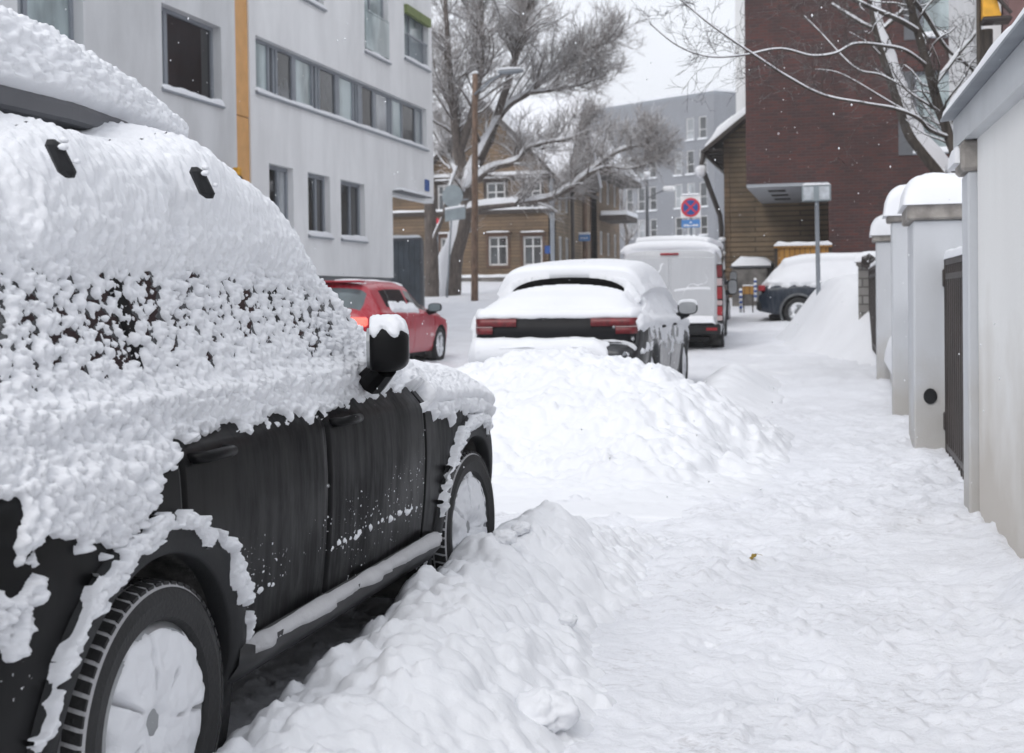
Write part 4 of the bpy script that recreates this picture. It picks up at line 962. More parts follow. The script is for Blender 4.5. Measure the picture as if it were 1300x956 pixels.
# ---------------- white van, and the dark van beyond it
def van(name, loc, label, paint, L=5.0, Wd=1.95, H=1.97, full=True):
    h = Wd/2
    c = Car(L, dict(zt=[(0, H-.10), (.05, H-.03), (.2, H), (L-1.7, H), (L-1.45, H-.05), (L-.75, 1.15), (L-.6, 1.08), (L-.1, .88), (L, .6)],
        zb=[(0, 1.08), (L-1.2, 1.06), (L-.6, .98), (L-.1, .78), (L, .5)], wt=[(0, h-.15), (L-1.4, h-.15), (L-.6, h-.18), (L, h-.25)], wb=[(0, h-.03), (L-.8, h-.03), (L, h-.1)],
        ws=[(0, h), (L, h-.04)], w0=[(0, h-.06), (L, h-.1)], z0=[(0, .38), (.3, .30), (L-.4, .28), (L, .32)]), sig=.03, rear=(.12, .045), front=(.7, .2))
    c.wz = .34; c.liner_mat = suv.liner_mat
    r = empty(name, loc, 0, label, 'van')
    rules = []
    for sd in (1, -1): rules += [('front_door', sd, L-2.1, L-1.05, .9, 5.0, paint), ('side_window', sd, L-1.95, L-1.0, 5.1, 5.85, G)]
    rules += [('windscreen', 0, L-1.4, L-.72, 6.2, 9.01, G)]
    car_body(c, r, rules, (1.0, L-.95), .385, paint, dy=.08, grooves=(L-2.1, L-1.05))
    for x_, sd in ((h-.13, 1), (-h+.13, -1)):
        for yw in (1.0, L-.95): wheel(r, x_, yw, .34, .34, .22, sd, 1)
    if full:
        for sd in (1, -1):       # two rear doors with a gap between them
            m = MB(); m.bbox(min(.012*sd, (h-.14)*sd), max(.012*sd, (h-.14)*sd), -.016, .02, .62, 1.76, .02); d = m.build('rear_door', paint, r)
            n1, n2 = 60, 70; xs = np.linspace(.05, h-.2, n2)[None, :]*sd+np.zeros((n1, 1)); zs = np.linspace(.70, 1.70, n1)[:, None]+np.zeros((1, n2))
            P = np.stack([xs, zs*0, zs], -1); e = np.minimum(sst(zs, .70, .8)*sst(-zs, -1.70, -1.6), sst(np.abs(xs), .05, .12)*sst(-np.abs(xs), -(h-.2), -(h-.27)))
            bq = np.abs(fbm(P*2.1, 3, 231+sd)); lines = np.exp(-(bq/.045)**2)*sst(fbm(P*1.2, 2, 240), -.1, .2)+1.4*np.exp(-((zs-1.13-.05*np.sin(xs*3))/.02)**2)
            hgt = .010*lines*e-.003
            hgt = hgt*(np.abs(hgt) < .012) if False else np.where(lines > .35, hgt, -.004)
            V = np.stack([xs, -.016-np.where(hgt > 0, hgt, -.004), zs], -1).reshape(-1, 3); kk = np.maximum(hgt[:-1, :-1], hgt[1:, 1:]) > 0
            V, F = compact(V, grid_faces(n1, n2, kk)); link_mesh('door_snow', V, F, M['snow_car'], d)
            x0, x1 = sorted([(h-.125)*sd, (h-.005)*sd])
            m = MB(); m.bbox(x0, x1, -.005, .10, .52, 1.62, .02); tl = m.build('lamp_cluster', M['black_plastic'], r)
            for (za, zb_, mt) in ((1.38, 1.60, 'tail_red'), (1.22, 1.36, 'tail_clear'), (.98, 1.20, 'lamp_red'), (.86, .95, 'tail_clear'), (.68, .84, 'lamp_red'), (.58, .67, 'tail_clear')):
                m = MB(); m.bbox(x0+.012, x1-.012, -.02, .0, za, zb_, .008); m.build('tail_light', M[mt], tl)
            m = MB(); m.bbox(min(.66*sd, .86*sd), max(.66*sd, .86*sd), -.10, -.075, .40, .45, .006); m.build('reflector', M['lamp_red'], r)
        m = MB(); m.bbox(-.17, .17, -.03, .01, 1.80, 1.84, .008); m.build('brake_lamp', M['lamp_red'], r)
        m = MB(); m.bbox(-h+.05, h-.05, -.09, .12, .32, .52, .03); bp_ = m.build('rear_bumper', M['black_plastic'], r)
        n1, n2 = 16, 120; xs = np.linspace(-h+.14, h-.14, n2)[None, :]+np.zeros((n1, 1)); q = np.linspace(0, 1, n1)[:, None]
        P = np.stack([xs, q+0*xs, 0*xs], -1); Yq = -.11+.10*q+0*xs; Zq = .50+(.17+.03*fbm(P*4, 3, 250))*np.sin(np.pi*np.clip(.08+q*.62, 0, 1))*sst(xs, -h+.13, -h+.2)*sst(-xs, -h+.13, -h+.2)
        link_mesh('bumper_snow', np.stack([xs, Yq, Zq], -1).reshape(-1, 3), grid_faces(n1, n2), M['snow_car'], bp_)
    for sd in (1, -1):
        mirror_obj(r, ((h+.12)*sd, L-1.12, 1.22), (.10, .06, .17), 0, M['black_plastic'], M['alloy'], ((h-.04)*sd, L-1.1, 1.1), 0)
    def sn(P, Y, V, Nn):
        up = np.clip(Nn[..., 2], 0, 1); lo = fbm(P*1.5, 3, 251)
        return (.10+.02*lo)*sst(up, .30, .75)*np.where(V > 5.3, 1, 0)*sst(Y, -.01, .05)-.01
    vv = usplit(c, 2, .03, 4.5); us = np.concatenate([-(9-vv), (9-vv)[::-1][1:]])
    shell(c, r, 'snow_cover', .0, L-.1, .03, us, sn, M['snow_far'])
    # rounded edge of the roof snow above the doors
    return r, c
vr, vcar = van('parked_van', (-3.17, 24.05, float(gbase(24))-.03), 'white panel van with snow patterned rear doors, parked beyond the dark car', M['paint_white'])
m = MB(); n = 60; V = []
for x in np.linspace(-.92, .92, n):
    e = math.sqrt(max(0, 1-(abs(x)/.93)**6)); zz = 1.90+.10*min(1, (1-(abs(x)/.93)**4))
    for k in range(9):
        a = math.pi*k/8*.98; V.append((x, .10-.13*math.sin(a)*e, zz+.02-.10*math.cos(a)*e*-1-.05))
link_mesh('roof_snow_edge', V, grid_faces(n, 9), M['snow_far'], vr); vr.rotation_euler = (0, 0, math.radians(4.0))
van('parked_van', (-3.95, 30.4, float(gbase(31))), 'dark van with snow on its roof, mostly hidden behind the white van', M['paint_navy'], H=2.10, full=False)

# ---------------- dark SUV parked across, behind the right bank
sc_z = float(gbase(33))
sroot = empty('parked_suv', (-2.15, 34.0, sc_z-.12), math.radians(-90), 'navy SUV seen side on under a snow covered roof in front of the brick building', 'car')
K = M['paint_navy']; rules = []
sy = lambda k: [(y*1.13, v) for y, v in k]
suv2 = Car(4.65*1.13, {k: sy(v) for k, v in dict(
    zt=[(0, .86), (.04, .98), (.14, 1.10), (.30, 1.30), (.58, 1.60), (.9, 1.675), (1.5, 1.71), (2.45, 1.70), (2.75, 1.58), (3.25, 1.13), (3.4, 1.10), (3.9, 1.05), (4.3, .96), (4.52, .84), (4.65, .60)],
    zb=[(0, .80), (.2, 1.0), (.8, 1.05), (2, 1.055), (3.1, 1.03), (3.4, 1.0), (3.9, .96), (4.3, .87), (4.55, .72), (4.65, .5)],
    wt=[(0, .60), (.5, .64), (1.5, .66), (2.5, .65), (2.9, .69), (3.3, .76), (3.9, .77), (4.65, .66)], wb=[(0, .80), (.5, .87), (3.2, .885), (3.7, .89), (4.65, .82)],
    ws=[(0, .90), (.6, .945), (3.9, .945), (4.65, .90)], w0=[(0, .80), (.5, .86), (4.2, .86), (4.65, .74)], z0=[(0, .40), (.4, .30), (3.9, .28), (4.65, .34)]).items()}, sig=.035, rear=(.35, .16), front=(.75, .24))
suv2.wz = .365; suv2.liner_mat = suv.liner_mat
rules = []
for sd in (1, -1):
    rules += [('rear_door', sd, 1.40, 2.50, .85, 5.0, K), ('front_door', sd, 2.50, 3.65, .85, 5.0, K), ('side_window', sd, .70, 2.44, 5.06, 5.94, G), ('side_window', sd, 2.55, 3.40, 5.06, 5.94, G)]
car_body(suv2, sroot, rules, (.99, 4.20), .415, K, dy=.08, grooves=(1.40, 2.50, 3.65), flare=(.06, M['trim_grey']))
for x_, sd in ((.815, 1), (-.815, -1)):
    for yw in (.99, 4.20): wheel(sroot, x_, yw, .365, .365, .24, sd, 1, snowy=.42, spokes=12)
for sd in (1, -1):
    m = MB(); m.bbox(.74*sd-.17, .74*sd+.17, .0, .17, .90, 1.05, .03); m.build('tail_light', M['lamp_red'], sroot)
    mirror_obj(sroot, (1.035*sd, 3.05, 1.15), (.08, .14, .09), 0, K, M['alloy'], (.90*sd, 3.1, 1.06), .03)
m = MB(); m.bbox(-.80, .80, -.05, .12, .42, .64, .03); m.build('rear_bumper', M['black_plastic'], sroot)
def s2_snow(P, Y, V, Nn):
    z = P[..., 2]; up = np.clip(Nn[..., 2], 0, 1); lo = fbm(P*1.6, 3, 261); md = fbm(P*8, 3, 262)
    t = .05+.10*sst(up, .5, .95)+.03*lo+.03*np.exp(-((V-5.2)/.4)**2)
    t = t*sst(z+.10*md+.06*lo, .97, 1.06)-.008
    d = puff(P*22, 263, .3, .6, .5)*.02*sst(md+lo*.5+sst(z, .6, 1.0)*.6, .35, .55)-.006
    return np.where(z < 1.02, np.maximum(t, d), t)
vv = usplit(suv2, 1.8, .03, 1.5); us = np.concatenate([-(9-vv), (9-vv)[::-1][1:]])
shell(suv2, sroot, 'snow_cover', .02, 5.2, .025, us, s2_snow, M['snow_car'])

# ------------------------------------------------------------------ buildings
class Frame:            # wall-local frame: u along, z up, n outwards
    def __init__(s, o, ud): s.o = np.array(o, float); s.u = np.array([ud[0], ud[1], 0.])/math.hypot(*ud[:2]); s.n = np.array([s.u[1], -s.u[0], 0.])
    def __call__(s, u, n, z): p = s.o+s.u*u+s.n*n; return (p[0], p[1], s.o[2]+z)
    def mb(s, m, u0, u1, n0, n1, z0, z1, bev=0):
        # keep a right-handed box: frame (u, n, z) is left-handed so swap winding by mirroring n
        if bev: return m.bbox(u0, u1, n0, n1, z0, z1, bev, lambda a, b, c: s(a, b, c))
        return m.box(u0, u1, n0, n1, z0, z1, lambda a, b, c: s(a, b, c))
def wall(fr, parent, name, u0, u1, z0, z1, holes, mat, depth=.2, thick=.3, caps=(1, 1)):
    us = sorted({u0, u1}|{h[0] for h in holes}|{h[1] for h in holes}); zs = sorted({z0, z1}|{h[2] for h in holes}|{h[3] for h in holes})
    us = [u for u in us if u0 <= u <= u1]; zs = [z for z in zs if z0 <= z <= z1]
    m = MB()
    for a, b in zip(us[:-1], us[1:]):
        for c, d in zip(zs[:-1], zs[1:]):
            mu, mz = (a+b)/2, (c+d)/2
            if any(h[0] < mu < h[1] and h[2] < mz < h[3] for h in holes): continue
            m.poly([fr(a, 0, c), fr(b, 0, c), fr(b, 0, d), fr(a, 0, d)])
    for h in holes:
        a, b, c, d = h[:4]; q = depth
        if b <= u0 or a >= u1: continue
        a = max(a, u0); b = min(b, u1)
        m.poly([fr(a, 0, c), fr(a, -q, c), fr(b, -q, c), fr(b, 0, c)]); m.poly([fr(a, 0, d), fr(b, 0, d), fr(b, -q, d), fr(a, -q, d)])
        if a > u0: m.poly([fr(a, 0, c), fr(a, 0, d), fr(a, -q, d), fr(a, -q, c)])
        if b < u1: m.poly([fr(b, 0, c), fr(b, -q, c), fr(b, -q, d), fr(b, 0, d)])
    for a in [q for q, c_ in zip((u0, u1), caps) if c_]: m.poly([fr(a, 0, z0), fr(a, -thick, z0), fr(a, -thick, z1), fr(a, 0, z1)])
    m.poly([fr(u0, 0, z1), fr(u1, 0, z1), fr(u1, -thick, z1), fr(u0, -thick, z1)]); m.poly([fr(u0, 0, z0), fr(u1, 0, z0), fr(u1, -thick, z0), fr(u0, -thick, z0)])
    return m.build(name, mat, parent)
def window(fr, parent, u0, u1, z0, z1, fmat, gmat, depth=.15, splits=(), hsplits=(), fw=.06, sill=None, snow=.07, name='window', panes=None, sillout=.07):
    m = MB(); n0, n1 = -depth-.05, -depth+.03
    for (a, b, c, d) in ((u0, u1, z0, z0+fw), (u0, u1, z1-fw, z1), (u0, u0+fw, z0+fw, z1-fw), (u1-fw, u1, z0+fw, z1-fw)): fr.mb(m, a, b, n0, n1, c, d)
    for s_ in splits: fr.mb(m, s_[0]-s_[1]/2, s_[0]+s_[1]/2, n0, n1+.005, z0+fw, z1-fw)
    for s_ in hsplits: fr.mb(m, u0+fw, u1-fw, n0, n1+.008, s_-.03, s_+.03)
    w = m.build(name, fmat, parent)
    bounds = [u0+fw]+[x for s_ in splits for x in (s_[0]-s_[1]/2, s_[0]+s_[1]/2)]+[u1-fw]
    prs = list(zip(bounds[0::2], bounds[1::2]))
    for i, (a, b) in enumerate(prs):
        g = MB(); tl = random.uniform(-.006, .006); g.poly([fr(a, -depth-.01+tl, z0+fw), fr(b, -depth-.01-tl, z0+fw), fr(b, -depth-.01-tl, z1-fw), fr(a, -depth-.01+tl, z1-fw)])
        gm = gmat if not panes else M[panes[i % len(panes)]]
        g.build('pane', gm, w)
    if sill:
        m = MB(); fr.mb(m, u0-.04, u1+.04, -depth+.03, sillout, z0-.045, z0-.005); s_ = m.build('sill', sill, w)
        if snow: snow_strip(fr, w, u0-.04, u1+.04, -depth+.04, sillout-.01, z0-.006, snow)
    return w
def snow_strip(fr, parent, u0, u1, n0, n1, z, h, name='sill_snow', res=.06, seed=0, mat='snow_far'):
    k = max(6, int((u1-u0)/res)); us = np.linspace(u0, u1, k); V = []
    q = fbm(np.stack([us*2.1+u0+seed, us*0+z, us*0+n0], -1), 3, 300)
    for u, f in zip(us, q):
        e = min(1, (u-u0)/.08+.1, (u1-u)/.08+.1); hh = h*(1+.45*f)*e**.5
        for t_ in np.linspace(0, 1, 9):
            a = math.pi*t_; V.append(fr(u, n0+(n1-n0)*(1-(math.copysign(abs(math.cos(a))**.55, math.cos(a))+0)*1)/2+ .0, z+hh*max(math.sin(a), 0)**.5))
    return link_mesh(name, V, grid_faces(k, 9), M[mat], parent)

# ---- pale modern building on the left: street face on plane x=-12
lb = empty('office_building', (0, 0, 0), 0, 'pale stucco building with a long ribbon window at the left of the street', 'building')
fr = Frame((-12.0, 0, 0), (0, 1))     # n = (1,0)
def yof(px, X): return at(px, 300, X=X).y
def zof(px, py, X): return at(px, py, X=X).z
Y0, Y1 = 24.95, 37.35
strip = (25.25, 36.75, 5.84, 7.04)
low = [(yof(343, -12), yof(373.5, -12), 2.93, 4.40), (yof(392, -12), yof(420, -12), 2.93, 4.40), (yof(433.5, -12), yof(464, -12), 2.93, 4.40)]
fw_ = (yof(467, -12), yof(497, -12), 7.85, 10.4); lg = (yof(517, -12), 37.05, 8.22, 9.75); sm_ = (yof(384, -12), yof(416, -12), 8.35, 9.9)
OPY = yof(499, -12)
holes = [strip]+low+[fw_, lg, sm_]
wall(fr, lb, 'wall', Y0, OPY, 2.02, 12.6, holes, M['stucco'], .20, caps=(1, 0))
wall(fr, lb, 'wall', OPY, Y1, 4.38, 12.6, [fw_, lg, strip], M['stucco'], .20, caps=(0, 1))
m = MB(); m.box(-21, -12.32, OPY-.3, OPY-.02, 0, 12.25); m.box(-12.3, -12.02, OPY, Y1-.004, 4.30, 4.375); m.box(-22, -12.02, Y0, Y1, 12.3, 12.59); m.build('side_wall', M['stucco'], lb)
m = MB(); m.box(-12.30, -12.08, Y0, OPY, .2, 2.015); m.build('plinth', M['stucco_dark'], lb)
m = MB(); m.box(-21, -12.32, Y0+.1, OPY-.31, .3, 12.2); m.build('interior', M['glass_dark'], lb)
# ribbon window in four bays read off the mullions
pxs = [(328, 343.5, 352), (352, 355, 377), (377, 399, 404), (404, 409, 428.5), (433.5, 449, 452), (453, 456, 462)]
mull = [(343.8, .09), (349.5, .06), (354.0, .08), (375.5, .22), (399.2, .08), (403.5, .07), (407.5, .08), (430.5, .26), (450.5, .08), (454, .06), (459, .30), (477, .22), (495.5, .07), (499, .14), (512, .07), (529, .08)]
spl = []
for px, w_ in mull:
    y = yof(px, -12.15)
    if not spl or y-w_/2 > spl[-1][0]+spl[-1][1]/2+.02: spl.append((y, w_))
window(fr, lb, *strip, M['alu'], M['glass'], .17, splits=spl, fw=.07, sill=M['alu'], snow=.10, panes=['glass_teal', 'glass', 'sky_glass', 'glass', 'glass_teal', 'glass', 'sky_glass', 'glass', 'glass_teal', 'glass', 'glass_teal', 'glass_dark', 'reflect_glass', 'sky_glass'])
for i, h in enumerate(low):
    window(fr, lb, *h, M['alu'], M['glass'], .17, splits=[((h[0]*.42+h[1]*.58), .09)], fw=.09, sill=M['alu'], snow=.13, panes=['glass_dark', 'reflect_glass'] if i == 0 else ['glass', 'glass_dark'])
w = window(fr, lb, *fw_, M['alu'], M['glass_teal'], .17, splits=[((fw_[0]+fw_[1])/2-.15, .08)], fw=.07, sill=M['alu'], snow=.10)
m = MB(); fr.mb(m, fw_[0], fw_[1], .01, .03, 8.92, 8.96); fr.mb(m, fw_[0]+.02, fw_[1]-.02, .013, .025, 7.95, 8.9); m.build('glass_railing', M['glass_teal'], w)
window(fr, lb, *sm_, M['alu'], M['glass'], .17, splits=[((sm_[0]+sm_[1])/2, .08)], fw=.07, sill=M['alu'], snow=.10)
w = window(fr, lb, *lg, M['alu'], M['glass_teal'], .19, splits=[(lg[0]+.9, .08)], fw=.06, sill=M['alu'], snow=.12, name='balcony_window')
m = MB()
for k in range(14): fr.mb(m, lg[0]+.08+k*(lg[1]-lg[0]-.16)/13-.01, lg[0]+.08+k*(lg[1]-lg[0]-.16)/13+.01, -.06, -.04, 8.25, 8.95)
fr.mb(m, lg[0], lg[1], -.08, -.03, 8.95, 9.0); m.build('balcony_rail', M['alu'], w)
m = MB(); fr.mb(m, lg[0]+.02, lg[1]-.02, -.02, .10, 9.50, 9.74); m.build('awning', simple('green_awning', (.16, .20, .07), .8), w)
m = MB(); fr.mb(m, yof(540, -12), yof(545, -12), .003, .03, 4.62, 4.95); m.build('number_plate', M['sign_blue'], lb)
m = MB(); fr.mb(m, OPY-.02, 36.2, .01, .32, 4.36, 4.39); aw = m.build('canopy', M['alu_dark'], lb)
snow_strip(fr, aw, OPY, 36.1, .01, .33, 4.39, .10)
# orange strip in its recess
m = MB(); m.box(-12.25, -12.035, 23.0, 24.947, .9, 5.24); m.box(-12.25, -12.035, 23.0, 24.947, 5.26, 12.6); m.build('orange_strip', M['orange'], lb)
# nearer volume, plane x=-11.5
lb2 = empty('office_building', (0, 0, 0), 0, 'grey stucco block with a single dark window behind the roof box', 'building')
fr2 = Frame((-11.5, 0, 0), (0, 1)); E = 23.30
w1 = (yof(210, -11.5), yof(285, -11.5), 5.16, 6.66); w2 = (yof(28, -11.5), yof(111, -11.5), 5.25, 7.6); w3 = (yof(210, -11.5), yof(285, -11.5), 8.3, 9.8)
wall(fr2, lb2, 'wall', 6, E, 3.72, 12.3, [w1, w2, w3], M['stucco2'], .25)
m = MB(); m.box(-20, -11.6, E-.28, E-.004, 3.73, 12.3); m.box(-20, -11.52, 6, E-.3, 3.6, 3.70); m.build('side_wall', M['stucco2'], lb2)
m = MB(); m.box(-20, -12.3, 6, E-.35, 0, 3.55); m.build('ground_floor_wall', M['stucco_dark'], lb2)
m = MB(); m.box(-20, -11.85, 6.2, E-.4, 3.75, 12.2); m.build('interior', M['glass_dark'], lb2)
window(fr2, lb2, *w1, M['alu'], M['glass_dark'], .2, splits=[(w1[0]+.42, .12)], fw=.07, sill=M['alu'], snow=.12, panes=['reflect_glass', 'glass_dark'], sillout=.05)
window(fr2, lb2, *w2, M['alu'], M['glass_teal'], .2, splits=[(w2[0]+.42, .1)], fw=.08, sill=M['alu'], snow=.1, panes=['reflect_glass', 'glass_teal'])
window(fr2, lb2, *w3, M['alu'], M['glass'], .2, splits=[(w3[0]+.42, .1)], fw=.08, sill=M['alu'], snow=.1)
# alarm lamp on the corner
lp = at(301, 222, X=-11.35); m = MB(); m.bbox(-.07, .07, -.07, .07, -.02, .14, .02); r_ = empty('alarm_beacon', tuple(lp), 0, 'small yellow beacon under the corner of the grey block', 'lamp')
m.build('beacon_cap', M['yellow'], r_); m = MB(); m.bbox(-.08, .08, -.08, .08, -.22, -.021, .02); m.build('beacon_base', M['black_plastic'], r_)
m = MB(); m.tube([(-.05, 0, -.1), (-.2, 0, -.1)], .02, 6); m.build('bracket', M['black_plastic'], r_)

# slate-blue panel gate beside the building corner
a = at(499, 372, Y=38.6); b = at(535, 372, Y=38.6); zt_ = at(520, 302, Y=38.6).z; g0 = float(gbase(38.6))
fg = Frame((a.x, 38.6, g0), (1, 0)); L_ = b.x-a.x
gt = empty('panel_gate', (0, 0, 0), 0, 'tall slate blue sheet panel gate at the corner of the pale building', 'gate')
m = MB(); fg.mb(m, -.6, L_, -.05, .0, .02, zt_-g0-.08)
for k in range(9): fg.mb(m, -.55+k*(L_+.5)/8-.02, -.55+k*(L_+.5)/8+.02, .002, .03, .05, zt_-g0-.1)
m.build('panel', M['shed'], gt)
m = MB(); fg.mb(m, -.6, L_+.05, -.07, .04, zt_-g0-.08, zt_-g0); fg.mb(m, L_, L_+.08, -.07, .05, 0, zt_-g0-.08); m.build('gate_frame', M['alu_dark'], gt)
snow_strip(fg, gt, -.5, L_, -.07, .04, zt_-g0, .09)

# ---- ochre wooden house in the middle
hY = 62.0; hg = float(gbase(hY)); zz = lambda py, px=640, Y=hY: at(px, py, Y=Y).z
xL = at(486, 300, Y=hY).x; xR = at(704, 300, Y=hY).x
wh = empty('wooden_house', (0, 0, 0), 0, 'ochre boarded two storey house with a steep snowy gable behind the willow', 'house')
fh = Frame((xL, hY, 0), (1, 0)); Wd = xR-xL
X_ = lambda px: at(px, 300, Y=hY).x-xL
lw = [(X_(620), X_(644.5), zz(337), zz(300)), (X_(664), X_(688.5), zz(337, 676), zz(300, 676)), (X_(559), X_(572), zz(337), zz(300))]
uw = [(X_(618), X_(642.5), zz(268), zz(231)), (X_(664.5), X_(688), zz(268), zz(231)), (X_(556), X_(572), zz(268), zz(232))]
zc_ = zz(269); zb_ = hg-.3; ze = zz(219, 704)
wall(fh, wh, 'ground_floor_wall', 0, Wd, zb_, zc_-.1, lw, M['siding'], .10)
wall(fh, wh, 'upper_wall', 0, Wd, zc_+.1, ze, uw, M['siding'], .10)
m = MB(); fh.mb(m, -.05, Wd+.05, -.1, .12, zc_-.1, zc_+.1); st = m.build('string_course', M['dark_wood'], wh); snow_strip(fh, st, 0, Wd, -.02, .13, zc_+.1, .12, res=.3)
m = MB(); fh.mb(m, -.05, Wd+.05, -.05, .25, zb_, zz(352)); pl_ = m.build('stone_plinth', M['stone'], wh); snow_strip(fh, pl_, 0, Wd, .0, .28, zz(352), .15, res=.3)
for h in lw+uw:
    lo_ = h in lw; c_ = (h[0]+h[1])/2
    w = window(fh, wh, *h, M['white_frame'], M['glass'], .08, splits=[(c_, .07)], hsplits=[h[2]+(h[3]-h[2])*.66], fw=.09, panes=['glass', 'glass_dark'])
    m = MB()
    for (a, b, c, d) in ((h[0]-.12, h[0], h[2]-.12, h[3]+.12), (h[1], h[1]+.12, h[2]-.12, h[3]+.12), (h[0], h[1], h[2]-.12, h[2]), (h[0], h[1], h[3], h[3]+.12)): fh.mb(m, a, b, .003, .05, c, d)
    fh.mb(m, h[0]-.2, h[1]+.2, .003, .12, h[3]+.122, h[3]+.2)
    m.build('casing', M['dark_wood'] if not lo_ else M['siding_red'], w); snow_strip(fh, w, h[0]-.1, h[1]+.1, .0, .13, h[3]+.2, .07)
for u in (0.02, Wd-.2):
    m = MB(); fh.mb(m, u, u+.2, .003, .08, zb_+.4, ze); m.build('corner_board', M['alu'] if u > 1 else M['dark_wood'], wh)
# gable and roof
apx = X_(618); az = ze+3.6; e0 = -.4
gl = apx-(Wd-apx)
m = MB(); m.poly([fh(gl, 0, ze), fh(Wd, 0, ze), fh(apx, 0, az)]); m.poly([fh(gl, -.2, ze), fh(Wd, -.2, ze), fh(apx, -.2, az)]); m.build('gable', M['siding'], wh)
D_ = 9.0; DG = 3.2
sl = (az-ze)/(Wd-apx)
m = MB()
for sgn_ in (1, -1):
    xe = apx+sgn_*(Wd-apx+.55); zeave = az-sl*(Wd-apx+.55)
    m.poly([fh(apx, .45, az+.02), fh(xe, .45, zeave+.02), fh(xe, -DG, zeave+.02), fh(apx, -DG, az+.02)]); m.poly([fh(apx, .45, az-.18), fh(xe, .45, zeave-.18), fh(xe, -DG, zeave-.18), fh(apx, -DG, az-.18)])
    m.poly([fh(apx, .45, az+.02), fh(xe, .45, zeave+.02), fh(xe, .45, zeave-.18), fh(apx, .45, az-.18)]); m.poly([fh(xe, .45, zeave+.02), fh(xe, -D_, zeave+.02), fh(xe, -D_, zeave-.18), fh(xe, .45, zeave-.18)])
rf = m.build('roof', M['dark_wood'], wh)
m = MB()
for sgn_ in (1, -1):
    xe = apx+sgn_*(Wd-apx+.5); zeave = az-sl*(Wd-apx+.5)
    top = [fh(apx, .38, az+.40), fh(xe, .38, zeave+.30), fh(xe, -DG, zeave+.30), fh(apx, -DG, az+.40)]; bot = [fh(apx, .38, az+.04), fh(xe, .38, zeave+.04), fh(xe, -DG, zeave+.04), fh(apx, -DG, az+.04)]
    m.add(top+bot, [(0, 1, 2, 3), (0, 4, 5, 1), (1, 5, 6, 2), (2, 6, 7, 3)])
m.build('roof_snow', M['snow_far'], rf)
xr_ = X_(719); m = MB(); m.prism([(0, ze-.1), (.3, ze-.1), (4.6, az+.4), (9.2, ze-.1), (9.2, ze-.3), (0, ze-.3)], xL-1.0, xL+xr_, lambda a, b, h: (h, hY+a-.1, b)); m.build('main_roof', M['dark_wood'], wh)
m = MB(); m.prism([(-.15, ze+.0), (4.5, az+.75), (9.3, ze+.0), (9.3, ze-.05), (4.5, az+.42), (-.15, ze-.05)], xL-1.0, xL+xr_+.1, lambda a, b, h: (h, hY+a, b)); m.build('main_roof_snow', M['snow_far'], rf)
# side wall
fs = Frame((xR, hY, 0), (0, 1))
sw = [(1.0, 1.8, zz(337), zz(300)), (2.6, 3.4, zz(337), zz(300)), (1.0, 1.8, zz(268), zz(231)), (2.6, 3.4, zz(268), zz(231))]
wall(fs, wh, 'side_wall', 0, D_, zb_, ze, sw, M['siding_dark'], .1)
for h in sw: window(fs, wh, *h, M['white_frame'], M['glass_dark'], .08, fw=.08, splits=[((h[0]+h[1])/2, .06)])
m = MB(); m.box(xL+.3, xR-.32, hY+.32, hY+D_, zb_, ze-.3); m.build('interior', M['glass_dark'], wh)
# lower wing to the left with snow roof
m = MB(); m.box(xL-8, xL+.0, hY+1.0, hY+8, zb_, ze-.6); wg = m.build('wing', M['siding'], wh)
m = MB(); m.prism([(hY+.4, ze-.6), (hY+4.5, ze+1.9), (hY+8.6, ze-.6)], xL-8.3, xL+1.5, lambda a, b, h: (h, a, b)); m.build('roof_snow', M['snow_far'], wg)
# blue street plate on the corner
m = MB(); fh.mb(m, X_(690), X_(702), .01, .04, zz(322, 696), zz(312, 696)); m.build('street_plate', M['sign_blue'], wh)
# drainpipe
dp = at(725, 300, Y=64.5); m = MB(); m.tube([(xR+.25, hY+D_*.35, zb_), (xR+.25, hY+D_*.35, ze)], .10, 8); m.build('drainpipe', M['iron'], wh, True)

# ---- second wooden house further back, with broken-looking dark eaves
h2 = empty('wooden_house', (0, 0, 0), 0, 'brown wooden house with deep dark eaves just right of the ochre house', 'house')
y2 = 74.0; a2 = at(722, 300, Y=y2); b2 = at(757, 300, Y=y2); zt2 = at(740, 222, Y=y2).z; g2 = float(gbase(y2))
f2_ = Frame((a2.x, y2, 0), (1, 0)); W2 = b2.x-a2.x
wn2 = [(.5, 1.2, g2+1.2, g2+2.7), (W2-1.1, W2-.4, g2+1.2, g2+2.7), (.5, 1.2, g2+4.3, g2+5.7)]
wall(f2_, h2, 'wall', 0, W2, g2-.3, zt2, wn2, M['siding_red'], .1)
for h in wn2: window(f2_, h2, *h, M['white_frame'], M['glass_dark'], .08, fw=.08)
f2s = Frame((b2.x, y2, 0), (0, 1)); s2w = [(1.2+2.4*k, 2.1+2.4*k, g2+zq, g2+zq+1.4) for k in range(3) for zq in (1.2, 4.3)]
wall(f2s, h2, 'side_wall', 0, 8, g2-.3, zt2, s2w, M['siding'], .1)
for h in s2w: window(f2s, h2, *h, M['white_frame'], M['glass'], .08, fw=.08, splits=[((h[0]+h[1])/2, .06)])
m = MB(); m.prism([(-1.0, zt2-.15), (W2+1.3, zt2-.15), (W2+1.3, zt2+.1), (W2/2, zt2+2.6), (-1.0, zt2+.1)], y2-1.0, y2+9, lambda a, b, h: (a2.x+a, h, b)); rf2 = m.build('roof', M['dark_wood'], h2)
m = MB(); m.prism([(W2+1.2, zt2+.12), (W2/2, zt2+2.62), (-.9, zt2+.12), (-.9, zt2+.45), (W2/2, zt2+3.0), (W2+1.2, zt2+.45)], y2-.7, y2+9, lambda a, b, h: (a2.x+a, h, b)); m.build('roof_snow', M['snow_far'], rf2)
